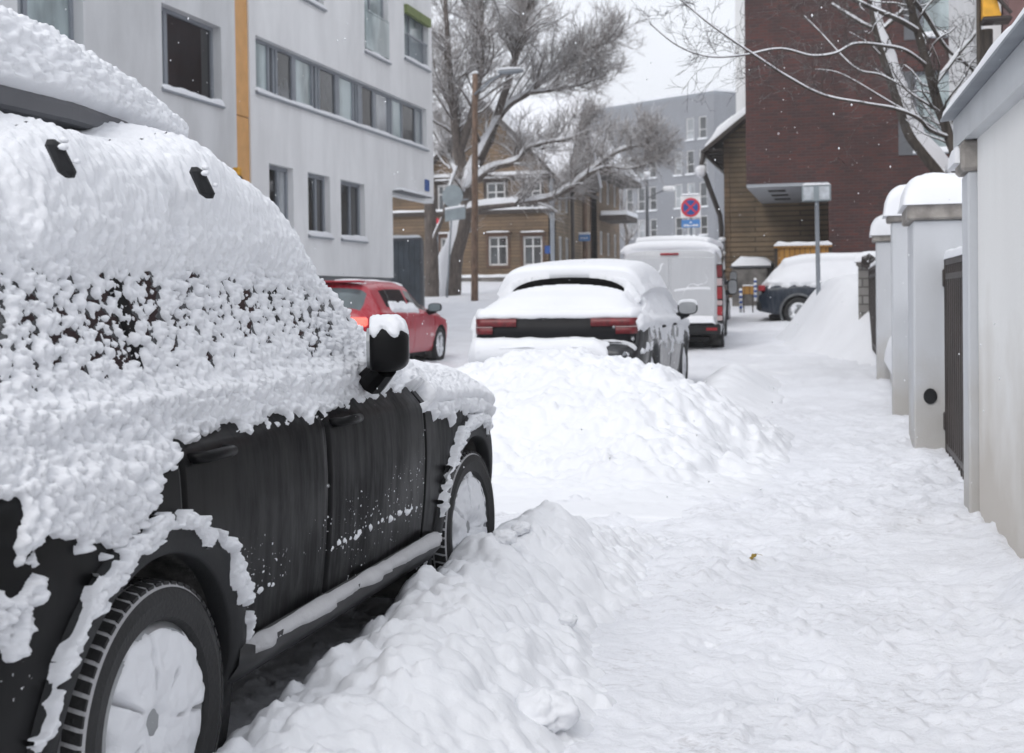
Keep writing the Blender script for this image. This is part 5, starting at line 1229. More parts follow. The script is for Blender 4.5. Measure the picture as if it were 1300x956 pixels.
m = MB(); m.box(b2.x, b2.x+1.6, y2+1, y2+5, g2+3.2, g2+3.5); bl = m.build('balcony', M['dark_wood'], h2)
m = MB(); m.box(b2.x+.1, b2.x+1.65, y2+1, y2+5, g2+3.5, g2+3.75); m.build('balcony_snow', M['snow_far'], bl)

# ---- grey apartment block, turned about 58 degrees, far behind
ab = empty('apartment_block', (0, 0, 0), 0, 'grey rendered apartment block with rows of white edged windows far down the street', 'building')
c0 = at(908, 300, Y=118.0); fwd = np.array([-math.sin(YAW), math.cos(YAW)]); rgt = np.array([math.cos(YAW), math.sin(YAW)])
dirL = rgt*(-.685)+fwd*.729; Lf = 34.0
fa = Frame((c0.x+dirL[0]*Lf, c0.y+dirL[1]*Lf, 0), (-dirL[0], -dirL[1]))     # u runs towards the corner
ztop = at(908, 119, Y=118).z; rows = [(zt_q, zb_q) for zt_q, zb_q in ((146, 175), (188, 219), (230, 262), (273, 298), (315, 338))]
def urow(px):      # distance along the facade for a pixel column
    lo_, hi_ = 0.0, Lf
    dv = ray(px, 300)
    A = np.array([[dv[0], dirL[0]], [dv[1], dirL[1]]]); sol = np.linalg.solve(np.array([[dv[0], -dirL[0]], [dv[1], -dirL[1]]]), np.array([c0.x, c0.y])); return Lf-sol[1]
holes = []; zg = float(gbase(118))
for i, (pt, pb) in enumerate(rows):
    z1_ = at(890, pt, Y=118).z; z0_ = at(890, pb, Y=118).z
    for px in (893, 877, 861.5, 829, 814, 799, 776, 762, 748, 735, 722):
        if i == 0 and px == 861.5: continue
        u = urow(px+.5); holes.append((u-.45, u+.45, z0_, z1_))
wall(fa, ab, 'wall', 0, Lf, zg-1, ztop, holes, M['grey_render'], .15)
for h in holes:
    w = window(fa, ab, *h, M['white_frame'], M['glass'], .10, fw=.10, hsplits=[h[2]+(h[3]-h[2])*.42], panes=random.choice([['glass'], ['glass_dark'], ['reflect_glass'], ['glass']]))
    m = MB(); fa.mb(m, h[0]-.08, h[1]+.08, -.05, .14, h[2]-.06, h[2]+.10); m.build('sill', M['snow_far'], w)
fb = Frame((c0.x, c0.y, 0), (-dirL[1]*-1*-1, dirL[0]*-1*-1) if False else (rgt[0]*.9+fwd[0]*.436, rgt[1]*.9+fwd[1]*.436))
hb = [(u-.4, u+.4, at(890, pb, Y=118).z, at(890, pt, Y=118).z) for (pt, pb) in rows for u in (2.2, 6.0, 9.8)]
wall(fb, ab, 'wall', .01, 14, zg-1, ztop, hb, M['grey_render'], .15)
for h in hb:
    w = window(fb, ab, *h, M['white_frame'], M['glass'], .10, fw=.10, hsplits=[h[2]+(h[3]-h[2])*.42])
    m = MB(); fb.mb(m, h[0]-.08, h[1]+.08, -.05, .14, h[2]-.06, h[2]+.10); m.build('sill', M['snow_far'], w)
m = MB()
pA = fa(0, 0, 0); pB = fa(Lf, 0, 0); pC = fb(14, 0, 0); pD = (pC[0]+(pA[0]-pB[0]), pC[1]+(pA[1]-pB[1]))
m.prism([(p[0], p[1]) for p in (pA, pB, pC, pD)], ztop-.02, ztop+.28, lambda a, b, h: (a, b, h)); rfa = m.build('roof_edge', M['alu'], ab)
m = MB(); m.prism([(p[0], p[1]) for p in (pA, pB, pC, pD)], ztop+.283, ztop+.5, lambda a, b, h: (a, b, h)); m.build('roof_snow', M['snow_far'], rfa)
m = MB(); q_ = lambda p, k=.02: (p[0]*(1-k)+(pB[0]+pD[0])/2*k, p[1]*(1-k)+(pB[1]+pD[1])/2*k)
m.prism([q_(p) for p in (pA, pB, pC, pD)], zg-1, ztop-.1, lambda a, b, h: (a, b, h)); m.build('interior', M['glass_dark'], ab)

# ---- maroon brick building with cantilever
bb_ = empty('brick_building', (0, 0, 0), 0, 'maroon brick building overhanging the old wooden house on the right', 'building')
bY = 38.0; fr3 = Frame((0, bY, 0), (1, 0))
bl_ = at(947, 200, Y=bY).x; zs_ = at(1000, 232, Y=bY).z; bx2 = at(1052, 300, Y=bY).x; gb = float(gbase(bY))
W_ = lambda px: at(px, 100, Y=bY).x
wA = (W_(1160), W_(1243)+1.0, at(1200, 193, Y=bY).z, at(1200, 88, Y=bY).z)
wB = (W_(1168), W_(1243)+1.0, at(1200, 46, Y=bY).z, at(1200, 46, Y=bY).z+2.4)
wC = (W_(1400), W_(1490), wA[2], wA[3]); wD = (W_(1400), W_(1490), wB[2], wB[3])
wall(fr3, bb_, 'wall', bl_, bx2, zs_, 15, [], M['brick'], .2)
wall(fr3, bb_, 'wall', bx2, 22, gb-.3, 15, [wA, wB, wC, wD], M['brick'], .25)
for h in (wA, wB, wC, wD):
    w = window(fr3, bb_, *h, M['alu'], M['glass_teal'], .2, splits=[(h[0]+(h[1]-h[0])*.48, .16)], fw=.09, sill=M['alu'], snow=.16)
    m = MB(); fr3.mb(m, h[0]-.42, h[0]-.02, .003, .04, h[2]-.05, h[3]); m.build('side_panel', M['alu_dark'], w)
m = MB(); m.box(bl_, bl_+.3, bY+.302, bY+7.3, zs_, 15); m.box(bx2, bx2+.3, bY+.302, bY+7.3, gb-.3, zs_-.003); m.build('side_wall', M['brick'], bb_)
m = MB(); m.box(bl_+.02, 21.9, bY+.32, bY+7.3, 14.9, 15.3); m.box(bx2+.4, 21.9, bY+.45, bY+7.2, gb, 14.8); m.build('interior', M['glass_dark'], bb_)
m = MB(); m.box(bl_+.01, bx2-.01, bY+.02, bY+7.0, zs_-.10, zs_-.004); so = m.build('soffit', M['soffit'], bb_)
for k in range(3):
    m = MB(); m.box(bx2-1.75+.3*0+k*.0, bx2-1.25, bY+1.2+k*1.7, bY+1.9+k*1.7, zs_-.115, zs_-.103); m.build('vent_slot', M['black_plastic'], so)
# white building sliver behind the top left of the brick wall
wbk = empty('white_building', (0, 0, 0), 0, 'pale building just showing behind the left edge of the brick wall', 'building')
y3 = 60.0; x3 = at(934, 100, Y=y3).x; z3 = at(940, 101, Y=y3).z
m = MB(); m.box(x3, x3+10, y3, y3+9, float(gbase(y3)), 19); m.build('wall', M['stucco'], wbk)
m = MB(); m.box(x3-.2, x3+10.2, y3-.2, y3+9.2, 19.003, 19.3); m.build('roof_edge', M['alu'], wbk)
for k in range(3):
    f_ = Frame((x3, y3, 0), (1, 0)); window(f_, wbk, 3+2.2*k, 4.3+2.2*k, 14, 16, M['white_frame'], M['glass'], -.06, fw=.1)

# ---- old wooden house under the cantilever
oh = empty('wooden_house', (0, 0, 0), 0, 'weathered brown boarded house tucked under the overhang of the brick building', 'house')
oY = 45.0; oxL = at(921, 300, Y=oY).x; zE = at(920, 178, Y=oY).z; og = float(gbase(oY)); f4 = Frame((oxL, oY, 0), (1, 0)); OW = 9.0
m = MB(); sl4 = math.tan(math.radians(38)); hw = OW/2
m.poly([f4(0, 0, og-.4), f4(OW, 0, og-.4), f4(OW, 0, zE), f4(hw, 0, zE+hw*sl4), f4(0, 0, zE)]); m.build('gable_wall', M['siding_dark'], oh)
f4s = Frame((oxL, oY, 0), (0, 1)); m = MB(); m.box(oxL-.004, oxL+.2, oY+.01, oY+10, og-.4, zE); m.build('side_wall', M['siding_dark'], oh)
m = MB(); m.box(oxL-.03, oxL+.16, oY-.05, oY+.15, og-.4, zE); m.build('corner_board', M['siding'], oh)
m = MB(); ov = .62
for sgn_ in (1, -1):
    xe = hw+sgn_*(hw+ov); ze_ = zE-ov*sl4
    V = [f4(hw, .8, zE+hw*sl4), f4(xe, .8, ze_), f4(xe, -10, ze_), f4(hw, -10, zE+hw*sl4)]; V += [(v[0], v[1], v[2]+.16) for v in V]
    m.add(V, [(0, 1, 2, 3), (4, 5, 6, 7), (0, 1, 5, 4), (1, 2, 6, 5), (2, 3, 7, 6)])
rf4 = m.build('roof', M['dark_wood'], oh)
m = MB()
for sgn_ in (1, -1):
    xe = hw+sgn_*(hw+ov-.02); ze_ = zE-(ov-.02)*sl4
    n_ = 14; V = []
    for i in range(n_+1):
        t_ = i/n_; xx = hw+(xe-hw)*t_; z_ = zE+hw*sl4+(ze_-zE-hw*sl4)*t_
        for j in range(16):
            yy_ = .72-j*.7; hh = (.42+.10*float(fbm(np.array([[xx*1.3, yy_*1.3, sgn_]]), 2, 311)[0]))*min(1, (1-t_)/.06+.35)*(1 if j else .55); V.append(f4(xx, yy_, z_+.16+hh))
    F = [(i*16+j, (i+1)*16+j, (i+1)*16+j+1, i*16+j+1) for i in range(n_) for j in range(15)]
    b0 = len(V)
    for i in range(n_+1):
        t_ = i/n_; xx = hw+(xe-hw)*t_; z_ = zE+hw*sl4+(ze_-zE-hw*sl4)*t_; V.append(f4(xx, .74, z_+.165))
    F += [(i*16, b0+i, b0+i+1, (i+1)*16) for i in range(n_)]
    m.add(V, F)
m.build('roof_snow', M['snow_far'], rf4, True)
m = MB()
for k in range(9): f4.mb(m, -.55, -.02, .25-k*1.0, .35-k*1.0, zE-.48, zE-.40)
m.box(oxL-.60, oxL-.02, oY-.7, oY+9.9, zE-.40, zE-.37); m.build('eave_boards', M['dark_wood'], rf4)
gx = oxL-.72
m = MB(); m.tube([(gx+.08, oY-.75, zE-.52), (gx+.0, oY-.75, zE-.9), (oxL-.15, oY-.3, zE-2.6), (oxL-.12, oY-.2, zE-3.0), (oxL-.12, oY-.2, og+.3)], .085, 8); dpo = m.build('downpipe', M['iron'], oh, True)
m = MB(); m.tube([(gx+.08, oY-.8, zE-.45), (gx+.08, oY+9.5, zE-.45)], .09, 8); m.build('gutter', M['iron'], oh, True)
for zq in (zE-3.4, zE-5.2, og+1.5):
    m = MB(); blob(m, (oxL-.1, oY-.25, zq), .13, 5, 12); m.build('snow_clump', M['snow'], oh, True)
m = MB(); blob(m, (gx+.0, oY-.8, zE-1.1), .20, 8, 14, 1.2); m.build('snow_clump', M['snow'], oh, True)

# stone retaining wall with snow, left of the navy SUV
a = at(929, 350, Y=40.5); b = at(983, 350, Y=40.5); zt_ = at(950, 340, Y=40.5).z
f5 = Frame((a.x, 40.5, 0), (1, 0)); sw_ = empty('stone_wall', (0, 0, 0), 0, 'low rough stone wall capped with snow at the foot of the brown wooden house', 'wall')
m = MB(); f5.mb(m, 0, b.x-a.x-.2, -3.5, 0, .6, zt_, .05); m.build('masonry', M['stone'], sw_); m = MB(); f5.mb(m, -.05, b.x-a.x-.1, -3.6, .06, zt_+.003, zt_+.06); m.build('coping', M['alu_dark'], sw_)
snow_strip(f5, sw_, 0, b.x-a.x-.1, -3.5, .1, zt_+.06, .30, res=.2)
# orange board fence panel behind the navy SUV
a = at(983, 350, Y=36.8); b = at(1052, 350, Y=36.8); zt_ = at(1010, 312, Y=36.8).z
f6 = Frame((a.x, 36.8, 0), (1, 0)); of = empty('board_fence', (0, 0, 0), 0, 'orange board fence with a snow topped rail behind the navy SUV', 'fence'); Lw = b.x-a.x
m = MB(); f6.mb(m, .1, Lw, -.03, 0, zt_-1.9, zt_-.05); m.build('boards', M['siding_yellow'], of)
m = MB(); f6.mb(m, .0, Lw+.1, -.06, .06, zt_-.05, zt_); m.build('top_rail', M['siding_yellow'], of); snow_strip(f6, of, 0, Lw+.1, -.07, .07, zt_, .12, res=.1)
for u in (.0, Lw*.5, Lw):
    m = MB(); f6.mb(m, u, u+.1, -.14, -.035, gbase(36.8)-.1, zt_-.06); m.build('fence_post', M['dark_wood'], of)

# ------------------------------------------------------------------ right hand wall, pillars and gates
def slab(name, parent, mat, x0, x1, y0, y1, z0, z1, b=.01):
    m = MB(); m.bbox(x0, x1, y0, y1, z0, z1, b); return m.build(name, mat, parent)
def pillow(name, parent, x0, x1, y0, y1, z, h, seed, over=.04, res=36, mat='snow'):
    n = res; a = np.linspace(-1, 1, n); A, B = np.meshgrid(a, a, indexing='ij')
    X = (x0+x1)/2+A*((x1-x0)/2+over); Y = (y0+y1)/2+B*((y1-y0)/2+over)
    P = np.stack([X, Y, 0*X], -1); e = (1-np.abs(A)**4)*(1-np.abs(B)**4)
    bul = 1+.0*A; top = z+h*np.clip(e, 0, 1)**.5*(1+.16*fbm(P*3+seed, 3, seed))+.01*fbm(P*14, 2, seed)
    rimm = np.maximum(np.abs(A), np.abs(B)) > .999
    top = np.where(rimm, z-.01, top)
    V = np.stack([X, Y, top], -1).reshape(-1, 3)
    # underside
    V2 = np.stack([X, Y, np.full_like(X, z-.012)], -1).reshape(-1, 3)
    F = np.concatenate([grid_faces(n, n), grid_faces(n, n)[:, ::-1]+n*n])
    return link_mesh(name, np.concatenate([V, V2]), F, M[mat], parent)
# near rendered wall with its metal eaves; runs along the pavement towards and past the camera
rw = empty('garden_wall', (.74, 6, .1), 0, 'white rendered wall with a projecting sheet metal cornice along the right edge', 'wall')
rw.location = (0, 0, 0)
yfar = 8.05
slab('wall_face', rw, M['white_wall'], .745, 1.20, -6, yfar, -.1, 2.50, .004)
# sloping metal cornice: profile in x,z swept along y
yE = 8.62
def sweep(name, parent, mat, prof, y0, y1, close=True):
    m = MB(); n = len(prof); m.add([(x, y0, z) for x, z in prof]+[(x, y1, z) for x, z in prof], [(i, (i+1) % n, (i+1) % n+n, i+n) for i in range(n)]+[list(range(n))[::-1], list(range(n, 2*n))]); return m.build(name, mat, parent)
zc0 = at(1214, 190, Y=yE).z; xc0 = at(1214, 190, Y=yE).x; zc1 = at(1213, 153, Y=yE).z
sweep('cornice', rw, M['sheet_metal'], [(xc0, zc0), (xc0, zc1), (1.3, zc1+.03), (1.3, zc0)], -6, yE)
sweep('drip_edge', rw, M['pole_metal'], [(xc0-.075, zc1-.004), (xc0-.075, zc1+.012), (xc0+.3, zc1+.14), (1.35, zc1+.5), (1.35, zc1+.034), (xc0, zc1+.004)], -6, yE+.03)
n = 240; ysn = np.linspace(-6, yE, n); V = []
q = fbm(np.stack([ysn*1.4, ysn*0, ysn*0], -1), 3, 400)
for y, f in zip(ysn, q):
    e = min(1, (yE+.01-y)/.08+.05); hh = (.055+.035*f)*e
    for (x, z) in ((xc0-.07, zc1+.012), (xc0-.066, zc1+.02+hh*.6), (xc0-.02, zc1+.04+hh), (xc0+.2, zc1+.115+hh*1.2), (1.35, zc1+.50+hh)): V.append((x, y, z))
link_mesh('cornice_snow', V, grid_faces(n, 5)[:, ::-1], M['snow'], rw)
al = math.radians(1.8); px_, py_ = .745, 8.05; rw.rotation_euler = (0, 0, al); rw.location = (px_-(px_*math.cos(al)-py_*math.sin(al)), py_-(px_*math.sin(al)+py_*math.cos(al)), 0)
# gate post with stone bracket at the wall's far end
gp = empty('gate_post', (0, 0, 0), 0, 'narrow pale gate post at the far end of the white wall, broken capstone on top', 'post')
a = at(1222, 400, Y=8.45).x
slab('post_shaft', gp, M['post_wall'], a, 1.1, 8.06, 8.45, -.1, at(1225, 222, Y=8.3).z, .012)
zq = at(1225, 222, Y=8.3).z
m = MB(); m.bbox(a-.035, 1.1, 8.04, 8.50, zq+.002, zc0-.004, .02); m.build('capstone', M['cap_stone'], gp)
pillow('cap_snow', gp, a-.05, a+.02, 8.15, 8.62, zc0-.12, .11, 5, .02, 20)
# big pillars
def pillar(Yf, px0, px1, pyb, pcap, label, dep=.5, cap=.10, sn=.26, xr=None, mat='post_wall', hole=None):
    x0 = at(px0, 400, Y=Yf).x; x1 = xr if xr is not None else at(px1, 400, Y=Yf).x
    zt = at(px0, pcap, Y=Yf).z; r = empty('gate_pillar', (0, 0, 0), 0, label, 'pillar', 'rendered gate pillars')
    slab('pillar_shaft', r, M[mat], x0, x1, Yf, Yf+dep, 0, zt-cap, .012)
    slab('capstone', r, M['cap_stone'], x0-.045, x1+.045, Yf-.045, Yf+dep+.045, zt-cap+.002, zt, .015)
    pillow('cap_snow', r, x0-.045, x1+.045, Yf-.045, Yf+dep+.045, zt, sn, int(Yf*10), .035)
    return r, x0, x1, zt
p1, x0, x1, zt = pillar(10.8, 1160, 1234, 578, 259, 'nearest and widest rendered pillar with thick cushion of snow and a round vent hole', 1.0, .13, .25, None)
vh = at(1181, 503, Y=10.8); m = MB(); m.lathe([(.0001, 0), (.045, 0), (.048, .006), (.055, .004)], 24, lambda a, b, c: (vh.x+a*.95, 10.8-.004-c, vh.z+b*1.15)); m.build('vent_hole', M['black_plastic'], p1)
pillar(13.4, 1133, 1150, 556, 273, 'second rendered pillar, just behind the widest one', .35, .07, .30, .95)
pillar(17.2, 1113, 1131, 503, 298, 'third and farthest rendered pillar, beside the dark wrought gate', .45, .09, .27, .9)
# low plinth walls between the pillars
lw_ = empty('low_wall', (0, 0, 0), 0, 'low rendered plinth wall running between the gate pillars, snow on top', 'wall')
slab('masonry', lw_, M['post_wall'], .62, .80, 11.81, 13.39, 0, 1.3, .01); pillow('wall_snow', lw_, .62, .80, 11.85, 13.35, 1.3, .12, 9, .02)
lw2 = empty('low_wall', (0, 0, 0), 0, 'low plinth wall heaped with snow between second and third pillar', 'wall')
slab('masonry', lw2, M['post_wall'], .52, .74, 13.76, 17.19, 0, .60, .01); pillow('wall_snow', lw2, .50, .76, 13.8, 17.1, .60, .35, 11, .05)
# brick pillar further on
bp_ = empty('brick_pillar', (0, 0, 0), 0, 'grey brick gate pillar with a sloping snow cap beyond the rendered pillars', 'pillar')
x0 = at(1090, 400, Y=22).x; x1 = at(1104.5, 400, Y=22).x; zt = at(1092, 332, Y=22).z
slab('pillar_shaft', bp_, M['brick_grey'], x0, x1+.12, 22, 22.4, 0, zt-.07, .006); slab('capstone', bp_, M['cap_stone'], x0-.03, x1+.15, 21.97, 22.43, zt-.068, zt, .01)
pillow('cap_snow', bp_, x0-.03, x1+.35, 21.9, 22.5, zt, .18, 12, .03)
def iron_gate(label, X0, Ya, X1, Yb, z0, z1, n, curl=False, snow=True, name='iron_gate'):
    r = empty(name, (0, 0, 0), 0, label, 'gate'); f = Frame((X0, Ya, 0), (X1-X0, Yb-Ya)); L = math.hypot(X1-X0, Yb-Ya)
    m = MB(); 
    for zz_ in (z1-.05, z1-.16, z0+.12): f.mb(m, 0, L, -.02, .02, zz_-.022, zz_+.022)
    f.mb(m, 0, .05, -.025, .025, z0, z1); f.mb(m, L-.05, L, -.025, .025, z0, z1); m.build('gate_frame', M['iron'], r)
    m = MB()
    for k in range(n):
        u = .08+k*(L-.16)/(n-1); f.mb(m, u-.022, u+.022, -.018, .018, z0+.03, z1-.07)
    m.build('bars', M['iron'], r)
    if snow: snow_strip(f, r, 0, L, -.03, .03, z1-.028, .07)
    return r, f, L
r, f, L = iron_gate('dark slatted metal gate hinged on the widest pillar', at(1203, 400, Y=10.74).x, 10.74, .80, 8.5, .12, at(1203, 325, Y=10.7).z, 15)
for zz_ in (at(1196, 353, Y=10.8).z, at(1196, 534, Y=10.8).z):
    m = MB(); x_ = at(1196.5, 400, Y=10.78).x; m.bbox(x_, x_+.10, 10.70, 10.799, zz_-.07, zz_+.07, .008); m.build('hinge', M['iron'], r)
r, f, L = iron_gate('black wrought gate with a curled ornament beyond the third pillar', at(1105, 400, Y=21.95).x, 21.95, .42, 17.7, .55, at(1106, 338, Y=21).z, 30)
m = MB(); gx_ = at(1103, 400, Y=21).x
m.tube([(gx_+.12*t*math.cos(6*t)/6, 21.2-.05*t, at(1103, 335, Y=21).z+.04+.12*math.sin(6*t)*t/6) for t in np.linspace(1, 6, 30)], .012, 6)
m.build('ornament', M['iron'], r)

# ------------------------------------------------------------------ poles, lamps, signs
def pole(label, name, cat, X, Y, z0, z1, r0, r1, mat, lean=(0, 0)):
    r = empty(name, (X, Y, z0), 0, label, cat); m = MB(); k = 10; pts = [(lean[0]*t, lean[1]*t, t*(z1-z0)) for t in np.linspace(0, 1, k)]
    m.tube(pts, list(np.linspace(r0, r1, k)), 12); m.build('pole', mat, r, True); return r
pY = 45.0; pb = at(602.5, 381, Y=pY); pt = at(598, 94, Y=pY); gz = float(gbase(pY))
r = pole('brown wooden lamp pole with a long curved arm in front of the ochre house', 'street_lamp', 'street lamp', pb.x, pY, gz-.1, pt.z, .135, .10, M['pole_wood'], (pt.x-pb.x+.15, 0))
H_ = pt.z-(gz-.1); lx = pt.x-pb.x+.15; mp = 1/36.0
m = MB(); a = [(lx, -.12, H_-.75), (lx+.6, -.3, H_-.35), (lx+1.1, -.45, H_-.15)]
m.tube(a, .035, 8); arm = m.build('lamp_arm', M['pole_metal'], r, True)
n1, n2 = 14, 18; th = np.linspace(0, math.pi, n1)[:, None]; ph = np.linspace(0, 2*math.pi, n2)[None, :]
E_ = np.stack([lx+1.45+.48*np.cos(th)+0*ph, -.5+.17*np.sin(th)*np.cos(ph), H_-.08+.10*np.sin(th)*np.sin(ph)], -1)
link_mesh('lamp_head', E_.reshape(-1, 3), grid_faces(n1, n2), M['pole_metal'], r)
E_ = np.stack([lx+1.42+.46*np.cos(th)+0*ph, -.5+.16*np.sin(th)*np.cos(ph), H_+.0+.07*np.sin(th)*np.maximum(np.sin(ph), -.2)], -1)
link_mesh('lamp_snow', E_.reshape(-1, 3), grid_faces(n1, n2), M['snow_far'], r)
m = MB(); blob(m, (lx, 0, H_+.03), .13, 9, 12, .6); m.build('pole_snow', M['snow'], r, True)
# slim far lamp post in front of the apartment block
lY = 80.0; a = at(822, 300, Y=lY); zt_ = at(822, 226, Y=lY).z; gz = float(gbase(lY))
r = pole('slim dark lamp post standing before the grey apartment block', 'street_lamp', 'street lamp', a.x, lY, gz, zt_, .11, .08, M['alu_dark'])
h_ = zt_-gz; m = MB(); m.tube([(0, 0, h_-1.3), (.5, 0, h_-1.0), (1.2, 0, h_-.75)], .05, 6); m.build('lamp_arm', M['alu_dark'], r, True)
m = MB(); m.bbox(1.0, 1.75, -.25, .25, h_-.85, h_-.55, .08); m.build('lamp_head', M['sign_white'], r)
m = MB(); m.tube([(0, 0, h_-.1), (.0, 0, h_+.4)], [.12, .2], 8); m.build('lamp_snow', M['snow_far'], r, True)
# no stopping sign
sY = 38.0; c = at(877, 263.5, Y=sY); gz = float(gbase(sY)); mpx = (at(878, 263, Y=sY)-at(877, 263, Y=sY)).length
r = pole('blue and red no stopping sign on a white board above the white van', 'road_sign', 'sign', c.x, sY+.06, gz, c.z+.35, .032, .032, M['pole_metal'])
def SF(x, n, z): return (x, -.09-n, c.z-gz+z)
hw = 12.8*mpx
m = MB(); m.bbox(-hw, hw, 0, .014, -hw*1.02, hw*1.15, .005, lambda a, b, q: SF(a, b, q)); bd = m.build('board', M['sign_white'], r)
def disc(mb, R, n0, n1, k=40, R2=None):
    pts = [(R*math.cos(t), R*math.sin(t)) for t in np.linspace(0, 2*math.pi, k, endpoint=False)]
    mb.prism(pts, n0, n1, lambda a, b, h: SF(a, h, b))
m = MB(); disc(m, 12.2*mpx, .016, .022); m.build('red_ring', M['sign_red'], bd)
m = MB(); disc(m, 9.4*mpx, .0235, .027); m.build('blue_disc', M['sign_blue'], bd)
m = MB()
for sg_ in (1, -1):
    cs_, sn_ = math.cos(math.radians(45*sg_)), math.sin(math.radians(45*sg_)); l_, w_ = 9.6*mpx, 1.15*mpx
    V = [SF(x*cs_-y*sn_, .0285+.002*(sg_ > 0), x*sn_+y*cs_) for x, y in ((-l_, -w_), (l_, -w_), (l_, w_), (-l_, w_))]
    m.add(V, [(0, 1, 2, 3)])
m.build('red_cross', M['sign_red'], bd)
pz = -(284-263.5)*mpx
m = MB(); m.bbox(-11.8*mpx, 11.8*mpx, 0, .014, pz-5*mpx, pz+5*mpx, .004, lambda a, b, q: SF(a, b, q)); pl = m.build('supplementary_plate', M['sign_blue2'], r)
m = MB()
m.poly([SF(-1.8*mpx, .016, pz+.6*mpx), SF(1.8*mpx, .016, pz+.6*mpx), SF(0, .016, pz+3.4*mpx)])
for (x0_, x1_, z0_, z1_) in ((-9.5, 9.8, -3.2, -2.2), (-9, -2.5, -1.8, -.9), (2.6, 9.2, -2.0, -1.1)): m.poly([SF(x0_*mpx, .016, pz+z0_*mpx), SF(x1_*mpx, .016, pz+z0_*mpx), SF(x1_*mpx, .016, pz+z1_*mpx), SF(x0_*mpx, .016, pz+z1_*mpx)])
m.build('plate_marks', M['sign_white'], pl)
fS = Frame((c.x, sY, 0), (1, 0)); snow_strip(fS, r, 0, 0.001, 0, .01, 0, .0) if False else None
m = MB(); m.bbox(-hw*.9, hw*.9, -.03, .05, hw*1.15, hw*1.15+.07, .03, lambda a, b, q: SF(a, b, q)); m.build('sign_snow', M['snow_far'], r)
# rear of a rectangular sign on the right pavement
qY = 26.0; c = at(1036.5, 245.5, Y=qY); gz = float(gbase(qY)); mq = (at(1037, 245, Y=qY)-at(1036, 245, Y=qY)).length; base = at(1040, 384, Y=qY)
r = pole('grey back of a rectangular sign on a steel pole in the right snow bank', 'road_sign', 'sign', base.x, qY, gz, c.z+.15, .045, .04, M['pole_metal'], (c.x-base.x, 0))
cx_ = c.x-base.x; cz_ = c.z-gz
m = MB(); m.bbox(cx_-18.5*mq, cx_+18.5*mq, -.085, -.05, cz_-10.5*mq, cz_+10.5*mq, .012); b_ = m.build('sign_panel', M['sign_back'], r)
m = MB()
for sx in (-1, 1): m.bbox(cx_+sx*10*mq-6.5*mq, cx_+sx*10*mq+6.5*mq, -.094, -.088, cz_-8.5*mq, cz_+8.5*mq, .003)
m.build('frosted_face', M['frost'] if 'frost' in M else simple('frosted_panel', (.42, .45, .48), .7, var=.35, vscale=6), b_)
for dz_ in (-.10, .10):
    m = MB(); m.bbox(cx_-.08, cx_+.08, -.05, .05, cz_+dz_-.02, cz_+dz_+.02, .006); m.build('clamp', M['pole_metal'], r)
fq = Frame((base.x+cx_-18.5*mq, qY-.07, 0), (1, 0))
n_ = 30; V = []
for x in np.linspace(-18.5*mq, 18.5*mq, n_):
    e = min(1, (18.6*mq-abs(x))/.06); q = float(fbm(np.array([[x*9, 3, 1]]), 2, 410)[0])
    for k in range(6): t_ = math.pi*k/5; V.append((cx_+x, -.067-.03*math.cos(t_), cz_+10.4*mq+(.045+.02*q)*math.sin(t_)*e))
link_mesh('sign_snow', V, grid_faces(n_, 6), M['snow_far'], r)
# sign group by the willow: round back, plate back, and a small no entry sign beyond
wY = 47.0; c = at(575, 249, Y=wY); gz = float(gbase(wY)); mw = (at(576, 249, Y=wY)-at(575, 249, Y=wY)).length; base = at(567, 365, Y=wY)
r = pole('grey backs of a round sign and tilted plate on a pole by the willow', 'road_sign', 'sign', base.x, wY, gz-.1, c.z+.1, .035, .03, M['pole_metal'], (c.x-base.x, 0))
ox, oz = c.x-base.x, c.z-gz+.1
m = MB(); k = 32; m.prism([(13.2*mw*math.cos(t), 13.6*mw*math.sin(t)) for t in np.linspace(0, 2*math.pi, k, endpoint=False)], -.06, -.045, lambda a, b, h: (ox+a, h, oz+b)); m.build('round_plate', M['sign_back'], r)
m = MB(); m.bbox(-13*mw, 13*mw, -.06, -.045, -7*mw, 7*mw, .004, lambda a, b, q: (ox+3*mw+a, b, oz-22.5*mw+q+a*.12)); p_ = m.build('lower_plate', M['sign_back'], r)
m = MB(); m.bbox(-13*mw, 13*mw, -.08, .0, 0, .10, .03, lambda a, b, q: (ox+3*mw+a, b-.02, oz-15.6*mw+q+a*.12)); m.build('plate_snow', M['snow_far'], r)
m = MB(); m.bbox(0, 20*mw, -.05, .0, 0, 1.6*mw, .01, lambda a, b, q: (ox+a, b, oz-7*mw+q+a*.10)); m.build('bracket', M['pole_metal'], r)
nY = 56.0; c = at(555.5, 285.5, Y=nY); gz = float(gbase(nY)); mn = (at(556, 249, Y=nY)-at(555, 249, Y=nY)).length
r = pole('small red no entry sign with a white bar left of the willow trunk', 'road_sign', 'sign', c.x, nY, gz, c.z+.1, .03, .03, M['pole_metal'])
m = MB(); m.prism([(4.6*mn*math.cos(t), 8.0*mn*math.sin(t)) for t in np.linspace(0, 2*math.pi, 28, endpoint=False)], -.06, -.04, lambda a, b, h: (a, h, c.z-gz+b)); d_ = m.build('red_disc', M['sign_red'], r)
m = MB(); m.bbox(-3.4*mn, 3.4*mn, -.066, -.062, -1.4*mn, 1.4*mn, .001, lambda a, b, q: (a, b, c.z-gz+q)); m.build('white_bar', M['sign_white'], d_)
